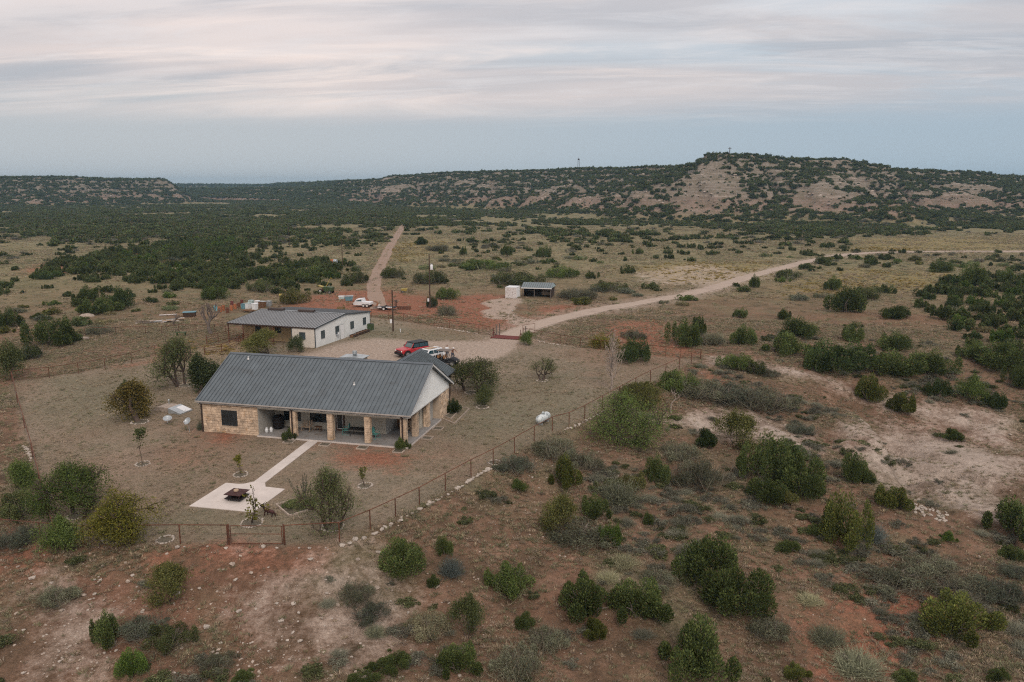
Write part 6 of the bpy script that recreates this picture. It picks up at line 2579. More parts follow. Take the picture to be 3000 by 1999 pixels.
def leaf_mesh(name, rng, parts, cols, var=0.28):
    """parts: list of (P,D,L,W); cols: list of base colours to mix per leaf"""
    Vs, Qs, Cs, off = [], [], [], 0
    for P, D, L, W_, cset in parts:
        V, Q = blades(rng, P, D, L, W_)
        n = len(P)
        cs = np.array(cset)
        w = rng.random(n)
        c = cs[0] * (1 - w[:, None]) + cs[1] * w[:, None]
        c = c * (1 + var * (rng.random(n)[:, None] * 2 - 1))
        Vs.append(V)
        Qs.append(Q + off)
        Cs.append(np.repeat(c, 4, 0))
        off += len(V)
    return arr_mesh(name, np.concatenate(Vs), np.concatenate(Qs), 'leaf', np.concatenate(Cs))


JUN = ((0.040, 0.062, 0.026), (0.138, 0.162, 0.062))
MES = ((0.052, 0.070, 0.032), (0.150, 0.160, 0.076))
GREY = ((0.105, 0.112, 0.080), (0.225, 0.225, 0.172))
SAGE = ((0.160, 0.168, 0.125), (0.300, 0.295, 0.225))


def juniper_mesh(seed, n=5200, lobes=13, tall=1.0, leaf=0.085, cols=JUN, upright=0.85, loose=0.32, wide=0.46, twigs=0):
    """unit bush: radius about 1, height about 1.25*tall; ragged upright tufts, dark inside"""
    rng = np.random.default_rng(seed)
    parts = []
    per = n // lobes
    for k in range(lobes):
        a = rng.uniform(0, 2 * math.pi)
        stray = k and rng.random() < 0.28
        rr = (rng.uniform(0.62, 0.95) if stray else math.sqrt(rng.random()) * 0.70) if k else 0.0
        h = (0.60 + 0.44 * rng.random() - 0.30 * rr) * tall * 1.25
        cx_, cy_ = rr * math.cos(a), rr * math.sin(a)
        rx = rng.uniform(0.16, 0.26) if stray else rng.uniform(0.25, 0.42)
        z0 = 0.02 + 0.10 * rng.random()
        d = rand_dirs(rng, per)
        rad = rng.random(per) ** 0.30
        ctr = np.array([cx_, cy_, z0 + (h - z0) * 0.48])
        hz = (h - z0) * 0.52
        P = ctr + d * rad[:, None] * np.array([rx, rx, hz])
        # flame shape: narrower at the top of each tuft
        f = (P[:, 2] - z0) / (h - z0)
        P[:, :2] = ctr[:2] + (P[:, :2] - ctr[:2]) * (1.10 - 0.40 * np.clip(f, 0, 1))[:, None]
        P[:, 2] = np.maximum(P[:, 2], 0.01)
        D = d * np.array([0.8, 0.8, 0.3]) + np.array([cx_ * 0.5, cy_ * 0.5, upright]) + rng.normal(size=(per, 3)) * loose
        D /= np.linalg.norm(D, axis=1)[:, None]
        ls = leaf * rng.uniform(0.6, 1.6, per)
        tint = rng.uniform(0.72, 1.3)
        cs = tuple(tuple(v * tint for v in c) for c in cols)
        parts.append((P - D * ls[:, None] * 0.4, D, ls, ls * wide, cs))
        nb = max(2, per // 22)
        b = rng.integers(0, per, nb)
        parts.append((P[b], D[b], ls[b] * 1.5, ls[b] * 0.25, ((0.085, 0.060, 0.038), (0.160, 0.110, 0.070))))
    if twigs:
        a = rng.uniform(0, 6.283, twigs)
        el = rng.uniform(0.1, 1.35, twigs)
        D = np.stack([np.sin(el) * np.cos(a), np.sin(el) * np.sin(a), np.cos(el) * tall * 1.1], 1)
        r0 = rng.normal(size=(twigs, 3)) * np.array([0.4, 0.4, 0.0])
        parts.append((r0, D / np.linalg.norm(D, axis=1)[:, None], rng.uniform(0.5, 1.0, twigs), 0.016, ((0.110, 0.095, 0.080), (0.230, 0.205, 0.175))))
    return leaf_mesh('foliage', rng, parts, None)


def tube_mesh(name, segs, mat, n=5):
    """segs: (p0, p1, r0, r1)"""
    S = np.array([(*a, *b, r0, r1) for a, b, r0, r1 in segs])
    p0, p1, r0, r1 = S[:, :3], S[:, 3:6], S[:, 6], S[:, 7]
    d = p1 - p0
    d /= np.linalg.norm(d, axis=1)[:, None] + 1e-9
    ref = np.where(np.abs(d[:, 2:3]) > 0.9, np.array([[1.0, 0, 0]]), np.array([[0, 0, 1.0]]))
    a = np.cross(d, ref)
    a /= np.linalg.norm(a, axis=1)[:, None] + 1e-9
    b = np.cross(d, a)
    ring0, ring1 = [], []
    for k in range(n):
        t = 2 * math.pi * k / n
        o = a * math.cos(t) + b * math.sin(t)
        ring0.append(p0 + o * r0[:, None])
        ring1.append(p1 + o * r1[:, None])
    V = np.concatenate([np.stack(ring0, 1), np.stack(ring1, 1)], 1).reshape(-1, 3)
    base = np.arange(len(S))[:, None] * 2 * n
    k = np.arange(n)
    Q = np.stack([base + k, base + (k + 1) % n, base + n + (k + 1) % n, base + n + k], -1).reshape(-1, 4)
    return arr_mesh(name, V, Q, mat, smooth=True)


def skeleton(rng, h, spread, levels=4, trunks=1, trunk_len=0.28, lean=0.25, r0=0.03, kids=(2, 4), up=0.35, wiggle=0.28):
    segs, tips = [], []

    def grow(p, d, ln, r, lv):
        steps = 3
        for i in range(steps):
            d = d + rng.normal(size=3) * wiggle * (0.6 if lv == levels else 1) + np.array([0, 0, up * 0.12])
            d /= np.linalg.norm(d)
            q = p + d * ln / steps
            rr = r * (1 - 0.13 * (i + 1))
            segs.append((p.copy(), q.copy(), r * (1 - 0.13 * i), rr))
            p = q
            if lv <= 2:
                tips.append((p.copy(), d.copy(), lv))
        if lv == 0:
            tips.append((p.copy(), d.copy(), 0))
            return
        for _ in range(rng.integers(kids[0], kids[1] + 1)):
            nd = d * 0.75 + rng.normal(size=3) * np.array([spread, spread, spread * 0.55]) + np.array([0, 0, up])
            nd /= np.linalg.norm(nd)
            grow(p, nd, ln * rng.uniform(0.62, 0.88), r * 0.60, lv - 1)

    for k in range(trunks):
        a = rng.uniform(0, 2 * math.pi)
        d = np.array([math.cos(a) * lean, math.sin(a) * lean, 1.0])
        grow(np.array([math.cos(a), math.sin(a), 0]) * 0.04 * (trunks > 1) + np.array([0, 0, -0.05]), d / np.linalg.norm(d), trunk_len * h, r0 * h / math.sqrt(trunks), levels)
    return segs, tips


def normalise(segs, tips, R, H):
    """scale skeleton so it spans radius R and height H"""
    E_ = np.array([s[1] for s in segs])
    kx = R / max(np.percentile(np.hypot(E_[:, 0], E_[:, 1]), 96), 1e-3)
    kz = H / max(np.percentile(E_[:, 2], 98), 1e-3)
    k = np.array([kx, kx, kz])
    m = (kx + kz) / 2
    return [(a * k, b * k, r0 * m, r1 * m) for a, b, r0, r1 in segs], [(p * k, d, l) for p, d, l in tips]


def tree_meshes(seed, R, H, leaves=5200, leaf=(0.10, 0.028), cols=MES, clump=0.16, levels=4, trunks=1, bark='bark', up=0.35, spread=0.55, trunk_len=0.28, lean=0.2, droop=0.3, r0=0.030, kids=(2, 4), skirt=0.16):
    """trunk with limbs, and a crown of separate leaf blades round the twigs"""
    rng = np.random.default_rng(seed)
    segs, tips = skeleton(rng, 1.0, spread, levels, trunks, trunk_len, lean, r0, kids, up)
    segs, tips = normalise(segs, tips, R * 0.92, H * 0.95)
    tm = tube_mesh('trunk', segs, bark)
    cm = None
    if leaves:
        T = np.array([t[0] for t in tips])
        TD = np.array([t[1] for t in tips])
        i = rng.integers(0, len(T), leaves)
        cl = clump * 1.35 * (R + H) / 2
        leaves = int(leaves * 1.25) if leaves > 1000 else leaves
        i = rng.integers(0, len(T), leaves)
        P = T[i] + rng.normal(size=(leaves, 3)) * cl * np.array([0.62, 0.62, 0.50])
        lo_, hi_ = np.percentile(P[:, 2], 2), np.percentile(P[:, 2], 98)
        P[:, 2] = skirt * H + (P[:, 2] - lo_) / (hi_ - lo_) * (1 - skirt) * H
        P[:, 2] = np.maximum(P[:, 2], 0.04 * H)
        zn = P[:, 2] / H
        P[:, :2] *= np.sqrt(np.clip(1 - ((zn - 0.46) / 0.68) ** 2, 0.10, 1))[:, None]
        rr_ = np.hypot(P[:, 0], P[:, 1])
        P[:, :2] *= (R / max(np.percentile(rr_, 95), 1e-3))
        D = TD[i] * 0.6 + rng.normal(size=(leaves, 3)) * 0.8 + np.array([0, 0, -droop])
        D /= np.linalg.norm(D, axis=1)[:, None]
        L = leaf[0] * rng.uniform(0.6, 1.5, leaves)
        # tint varies from twig to twig
        tint = rng.uniform(0.65, 1.35, len(T))[i]
        V, Q = blades(rng, P, D, L, L / leaf[0] * leaf[1])
        w = rng.random(leaves)[:, None]
        c = (np.array(cols[0]) * (1 - w) + np.array(cols[1]) * w) * tint[:, None]
        cm = arr_mesh('crown', V, Q, 'leaf', np.repeat(c, 4, 0))
    return tm, cm


def scrub_mesh(seed, n=1100, cols=GREY, leafy=3600, fan=1.0):
    """unit twiggy scrub: thin stems fanning from the root with small leaves"""
    rng = np.random.default_rng(seed)
    a = rng.uniform(0, 2 * math.pi, n)
    el = np.arccos(rng.uniform(0.12, 1.0, n) ** (1 / fan))
    D = np.stack([np.sin(el) * np.cos(a), np.sin(el) * np.sin(a), np.cos(el) * 0.9 + 0.05], 1)
    ln = rng.uniform(0.5, 1.05, n) * (0.85 + 0.3 * fbm(np.cos(a) * 2 + seed, np.sin(a) * 2, seed, 2))
    root = rng.normal(size=(n, 3)) * np.array([0.25, 0.25, 0.02])
    root[:, 2] = np.abs(root[:, 2])
    D2 = D + rng.normal(size=(n, 3)) * 0.15
    D2 /= np.linalg.norm(D2, axis=1)[:, None]
    parts = [(root, D2, ln, 0.011, (cols[0], cols[1]))]
    j = rng.integers(0, n, leafy)
    f = rng.uniform(0.35, 1.0, leafy)
    P = root[j] + D2[j] * (ln[j] * f)[:, None]
    DD = D2[j] + rng.normal(size=(leafy, 3)) * 0.8
    DD /= np.linalg.norm(DD, axis=1)[:, None]
    parts.append((P, DD, rng.uniform(0.04, 0.10, leafy), rng.uniform(0.015, 0.035, leafy), (cols[0], cols[1])))
    return leaf_mesh('foliage', rng, parts, None)


def stem_mesh(seed, mat='bark_grey'):
    rng = np.random.default_rng(seed)
    segs = []
    for k in range(6):
        a = rng.uniform(0, 6.283)
        p = np.array([0.05 * math.cos(a), 0.05 * math.sin(a), -0.08])
        d = np.array([math.cos(a) * 0.55, math.sin(a) * 0.55, 1.0])
        for i in range(3):
            d = d + rng.normal(size=3) * 0.25
            d /= np.linalg.norm(d)
            q = p + d * 0.26
            segs.append((p, q, 0.045 - 0.012 * i, 0.033 - 0.012 * i))
            p = q
    return tube_mesh('stem', segs, mat)


JUN_V = [juniper_mesh(900 + k, 10500, 11 + k % 5 * 2, 0.92 + 0.10 * (k % 4), 0.060) for k in range(8)]
JUN_M = [juniper_mesh(930 + k, 2200, 10, 0.95, 0.12) for k in range(6)]
JUN_F = [juniper_mesh(960 + k, 300, 7, 0.85, 0.30) for k in range(6)]
DOME_V = [juniper_mesh(1000 + k, 9000, 13 + k % 3 * 2, 0.86, 0.055, MES, 0.25, 0.75, 0.42, 260) for k in range(6)]
DOME_M = [juniper_mesh(1030 + k, 1500, 10, 0.80, 0.13, MES, 0.25, 0.75, 0.42) for k in range(5)]
DOME_F = [juniper_mesh(1060 + k, 260, 7, 0.75, 0.30, MES, 0.3, 0.75, 0.5) for k in range(4)]
MAT_V = [juniper_mesh(1100 + k, 7000, 15 + k % 3 * 2, 0.80, 0.070, GREY, 0.35, 0.85, 0.20, 650) for k in range(5)]
MAT_M = [juniper_mesh(1130 + k, 1100, 11, 0.75, 0.14, GREY, 0.35, 0.85, 0.28, 220) for k in range(4)]
SHRUB_V = [tree_meshes(700 + k, 1.0, 1.25, 6500, (0.070, 0.026), MES, 0.16, 3, 4, 'bark', 0.25, 0.6, 0.30, 0.55, 0.1, 0.022, (2, 3)) for k in range(5)]
SCRUB_V = [scrub_mesh(600 + k) for k in range(3)]
SAGE_V = [scrub_mesh(620 + k, 1700, SAGE, 1200) for k in range(3)]
STEMS = [stem_mesh(40 + k) for k in range(3)]
print('plant meshes done')

TINT = dict(dark=(0.8, 0.9, 0.85), norm=(1.0, 1.04, 0.92), warm=(1.22, 1.12, 0.82), yell=(1.55, 1.32, 0.62), brown=(1.5, 1.08, 0.78), light=(1.5, 1.45, 1.2), blue=(0.95, 1.1, 1.35), gren=(1.02, 1.24, 0.80))
_prng = random.Random(99)


def look_down(P):
    return (CAM_H - P[2]) / math.hypot(math.hypot(P[0], P[1]), CAM_H - P[2])


def size_of(P, w, h, part=0.58):
    """pixel width and height (2353 wide view) to metres at that place; the crown's own depth adds to its height in the view"""
    t = float(depth_of(P)[0])
    k = K * t / FPX
    sn = look_down(P)
    hh = max(h - part * w * sn, 0.5 * h)
    return w * k / 2, hh * k / math.sqrt(1 - sn * sn)


def bush(kind, fx, fy, w, h, label, tint='norm', name=None, group=None):
    P = atF([(fx, fy)])[0]
    P = atF([(fx, fy - 0.36 * w * look_down(P))])[0]
    R, H = size_of(P, w, h)
    if kind == 'J':
        nm, fol, stem, k = 'juniper_bush', _prng.choice(JUN_V), _prng.choice(STEMS), (R / 0.84, H / 1.12)
    elif kind == 'M' and h > 0.8 * w and w > 36:
        tm, cm = _prng.choice(SHRUB_V)
        nm, fol, stem, k = 'mesquite_shrub', cm, tm, (R / 0.95, H / 1.25)
    elif kind == 'M':
        nm, fol, stem, k = 'mesquite_shrub', _prng.choice(DOME_V), _prng.choice(STEMS), (R / 0.84, H / 1.0)
    elif kind == 'G' and h > 0.78 * w:
        nm, fol, stem, k = 'grey_scrub', _prng.choice(SCRUB_V), _prng.choice(STEMS), (R / 0.95, H / 0.95)
    elif kind == 'G':
        nm, fol, stem, k = 'grey_scrub', _prng.choice(MAT_V), _prng.choice(STEMS), (R / 0.82, H / 1.0)
    else:
        nm, fol, stem, k = 'pale_sage', _prng.choice(SAGE_V), _prng.choice(STEMS), (R / 0.95, H / 0.95)
    o = thing(name or nm, label, {'J': 'juniper', 'M': 'mesquite', 'G': 'scrub', 'S': 'sage'}[kind], tuple(P), _prng.uniform(0, 6.28), group)
    o.scale = (k[0] * _prng.uniform(0.92, 1.08), k[0] * _prng.uniform(0.85, 1.0), k[1])
    f = link('foliage', fol, o)
    f.color = (*TINT[tint], 1)
    link('stem', stem, o)
    return o


def tree(name, label, cat, fx, fy, w, h, seed, tint='norm', **kw):
    P = atF([(fx, fy)])[0]
    R, H = size_of(P, w * 1.16, h, 0.5)
    tm, cm = tree_meshes(seed, R, H, **kw)
    o = thing(name, label, cat, tuple(P), 0)
    link('trunk', tm, o)
    if cm:
        c = link('crown', cm, o)
        c.color = (*TINT[tint], 1)
    return o


# --- trees of the yard, each its own
tree('mesquite_tree', 'tall open mesquite with several leaning trunks left of the house', 'tree', 424, 886, 128, 122, 1, 'norm', leaves=9000, trunks=4, lean=0.6, trunk_len=0.16, leaf=(0.17, 0.05), clump=0.13)
tree('live_oak', 'dark dense live oak touching the left end of the roof', 'tree', 460, 906, 78, 92, 2, 'dark', leaves=12000, leaf=(0.16, 0.09), clump=0.17, trunk_len=0.12, skirt=0.08)
tree('oak_tree', 'brown-green oak turning autumn colour on the left lawn', 'tree', 320, 969, 98, 98, 3, 'brown', leaves=10000, leaf=(0.15, 0.085), clump=0.16, trunk_len=0.12, skirt=0.10)
bush('J', 287, 908, 34, 36, 'small dark juniper behind the brown-green oak', 'dark')
tree('sapling', 'thin young tree with bare lower stem in a ring on the left lawn', 'tree', 326, 1066, 30, 86, 4, 'norm', leaves=420, levels=2, leaf=(0.16, 0.09), clump=0.08, trunk_len=0.62, skirt=0.5, spread=0.25, up=0.6, lean=0.02, r0=0.018)
tree('sapling', 'narrow yellow-leaved sapling beside the concrete walk', 'tree', 553, 1090, 17, 46, 5, 'yell', leaves=380, levels=2, leaf=(0.14, 0.07), clump=0.09, trunk_len=0.3, spread=0.2, up=0.8, lean=0.02, r0=0.02)
tree('fruit_tree', 'small sparse tree with large leaves near the yard gate', 'tree', 578, 1201, 92, 100, 6, 'yell', leaves=230, skirt=0.3, levels=3, leaf=(0.17, 0.10), clump=0.05, trunk_len=0.3, spread=0.6, up=0.3, lean=0.03, r0=0.02, kids=(2, 3))
tree('mesquite_tree', 'big feathery mesquite in a stone ring inside the front fence', 'tree', 765, 1212, 122, 150, 7, 'norm', leaves=9000, trunks=4, lean=0.6, trunk_len=0.14, skirt=0.10, leaf=(0.13, 0.032), clump=0.14, droop=0.1)
tree('sapling', 'small yellowish sapling right of the big feathery mesquite', 'tree', 838, 1117, 18, 46, 8, 'warm', leaves=220, levels=2, leaf=(0.14, 0.07), clump=0.09, trunk_len=0.3, spread=0.2, up=0.8, lean=0.02, r0=0.02)
tree('mesquite_tree', 'yellow-green rounded tree in a ring at the front fence', 'tree', 265, 1238, 150, 130, 9, 'yell', leaves=15000, leaf=(0.13, 0.045), clump=0.17, trunk_len=0.12)
tree('mesquite_tree', 'green spreading tree behind the yellow-green one on the left', 'tree', 178, 1187, 170, 142, 10, 'gren', leaves=15000, leaf=(0.14, 0.045), clump=0.15, trunks=3, lean=0.5, trunk_len=0.16)
tree('mesquite_tree', 'broad rounded mesquite right of the house gable', 'tree', 1083, 902, 150, 92, 11, 'norm', leaves=9500, leaf=(0.17, 0.055), clump=0.15, trunks=3, lean=0.6, up=0.15, trunk_len=0.14)
tree('mesquite_tree', 'sparse leaning mesquite alone on the right lawn', 'tree', 1246, 876, 92, 62, 12, 'norm', leaves=3000, leaf=(0.13, 0.028), clump=0.12, levels=4, trunks=3, lean=0.9, up=0.05, spread=0.6, trunk_len=0.2, r0=0.045, kids=(2, 3), skirt=0.2)


def bare_tree():
    P = atF([(1405, 896)])[0]
    R, H = size_of(P, 70, 138)
    rng = np.random.default_rng(13)
    o = thing('bare_tree', 'leafless pale upright tree beside the right-hand fence', 'tree', tuple(P))
    segs, twigs = [], []
    n = 16
    pts = [np.array([0.06 * math.sin(k * 0.7), 0.05 * math.cos(k * 0.9), H * k / n - 0.05]) for k in range(n + 1)]
    for k in range(n):
        segs.append((pts[k], pts[k + 1], 0.13 * (1 - k / n) + 0.012, 0.13 * (1 - (k + 1) / n) + 0.012))
    for k in range(3, n):
        for _ in range(4):
            a = rng.uniform(0, 6.283)
            f = k / n
            reach = R * (1.0 - 0.75 * abs(f - 0.32) / 0.68) * rng.uniform(0.6, 1.05)
            d = np.array([math.cos(a) * 0.75, math.sin(a) * 0.75, 0.95])
            p, r, ln = pts[k], 0.075 * (1.1 - f), reach * 1.6 / 5
            for i in range(5):
                d = d + rng.normal(size=3) * 0.12 + np.array([0, 0, 0.14])
                d /= np.linalg.norm(d)
                q = p + d * ln
                segs.append((p, q, r, r * 0.72))
                for _ in range(2):
                    e = d + rng.normal(size=3) * 0.42
                    e /= np.linalg.norm(e)
                    twigs.append((q, q + e * ln * rng.uniform(0.5, 1.1), 0.030, 0.014))
                p, r = q, r * 0.72
    link('trunk', tube_mesh('trunk', segs, 'bark_pale'), o)
    link('twigs', tube_mesh('twigs', twigs, 'bark_pale', 3), o)


bare_tree()
tree('dead_tree', 'leafless brown tree left of the barn corral', 'tree', 487, 768, 42, 80, 14, leaves=0, levels=4, bark='bark_grey', up=0.7, spread=0.35, trunk_len=0.22, lean=0.05, kids=(2, 3), r0=0.05)
tree('dead_tree', 'small grey dead tree beside the scrap pile', 'tree', 400, 747, 34, 30, 15, leaves=0, levels=4, bark='bark_grey', up=0.4, spread=0.6, trunk_len=0.2, kids=(2, 3), r0=0.05)
tree('mesquite_tree', 'low yellowish mesquite in front of the barn lean-to', 'tree', 622, 815, 100, 66, 16, 'warm', leaves=8000, leaf=(0.19, 0.06), clump=0.14, trunks=3, lean=0.5, up=0.2)
bush('M', 688, 812, 46, 40, 'small dark green shrub at the barn front corner', 'dark')
bush('M', 1113, 937, 48, 50, 'dense bush in a ring below the rounded mesquite', 'norm')
bush('J', 1042, 950, 40, 34, 'dark round bush against the right end wall of the house', 'dark')
bush('J', 664, 1014, 36, 28, 'small dark bush left of the walkway at the porch', 'norm')
bush('J', 920, 1036, 38, 32, 'dark bush at the front corner column of the porch', 'norm')
bush('J', 936, 1032, 18, 14, 'tiny bush beside the front corner column bush', 'norm')
bush('M', 700, 1172, 62, 34, 'green shrub filling the stone bed by the patio', 'norm')
bush('M', 668, 1166, 34, 20, 'low green shrub at the left end of the patio bed', 'gren')
bush('G', 461, 990, 20, 26, 'thin purplish shrub at the front left house corner', 'dark')
bush('G', 520, 994, 38, 10, 'low dry plants along the foot of the front stone wall', 'dark')
bush('M', 1216, 796, 40, 34, 'bright green shrub beside the open pipe gate', 'gren')
bush('M', 1389, 803, 58, 44, 'yellowish shrub on the fence behind the bare tree', 'yell')
bush('J', 1455, 839, 76, 58, 'round dark bush inside the back right fence', 'dark')


def ocotillo():
    P = atF([(698, 1160)])[0]
    rng = np.random.default_rng(77)
    o = thing('ocotillo', 'cluster of tall thin green stems rising from the patio bed', 'ocotillo', tuple(P))
    for k in range(11):
        a = rng.uniform(0, 6.283)
        d = np.array([math.cos(a) * 0.5 - 0.12, math.sin(a) * 0.3, 1.0])
        p = np.array([0, 0, -0.05])
        segs = []
        h = rng.uniform(1.5, 2.5)
        for i in range(7):
            d = d + rng.normal(size=3) * 0.06 + np.array([0, 0, 0.06])
            d /= np.linalg.norm(d)
            q = p + d * h / 7
            segs.append((p, q, 0.035 - 0.003 * i, 0.032 - 0.003 * i))
            p = q
        P2 = np.array([s[0] + (s[1] - s[0]) * f for s in segs for f in rng.random(14)])
        D2 = rand_dirs(rng, len(P2)) + np.array([0, 0, 0.6])
        D2 /= np.linalg.norm(D2, axis=1)[:, None]
        st = link('stem', tube_mesh('stem', segs, 'bark_grey'), o)
        V, Q = blades(rng, P2, D2, 0.09, 0.04)
        link('leaves', arr_mesh('leaves', V, Q, 'leaf', np.full((len(V), 3), (0.05, 0.085, 0.03))), st)


ocotillo()

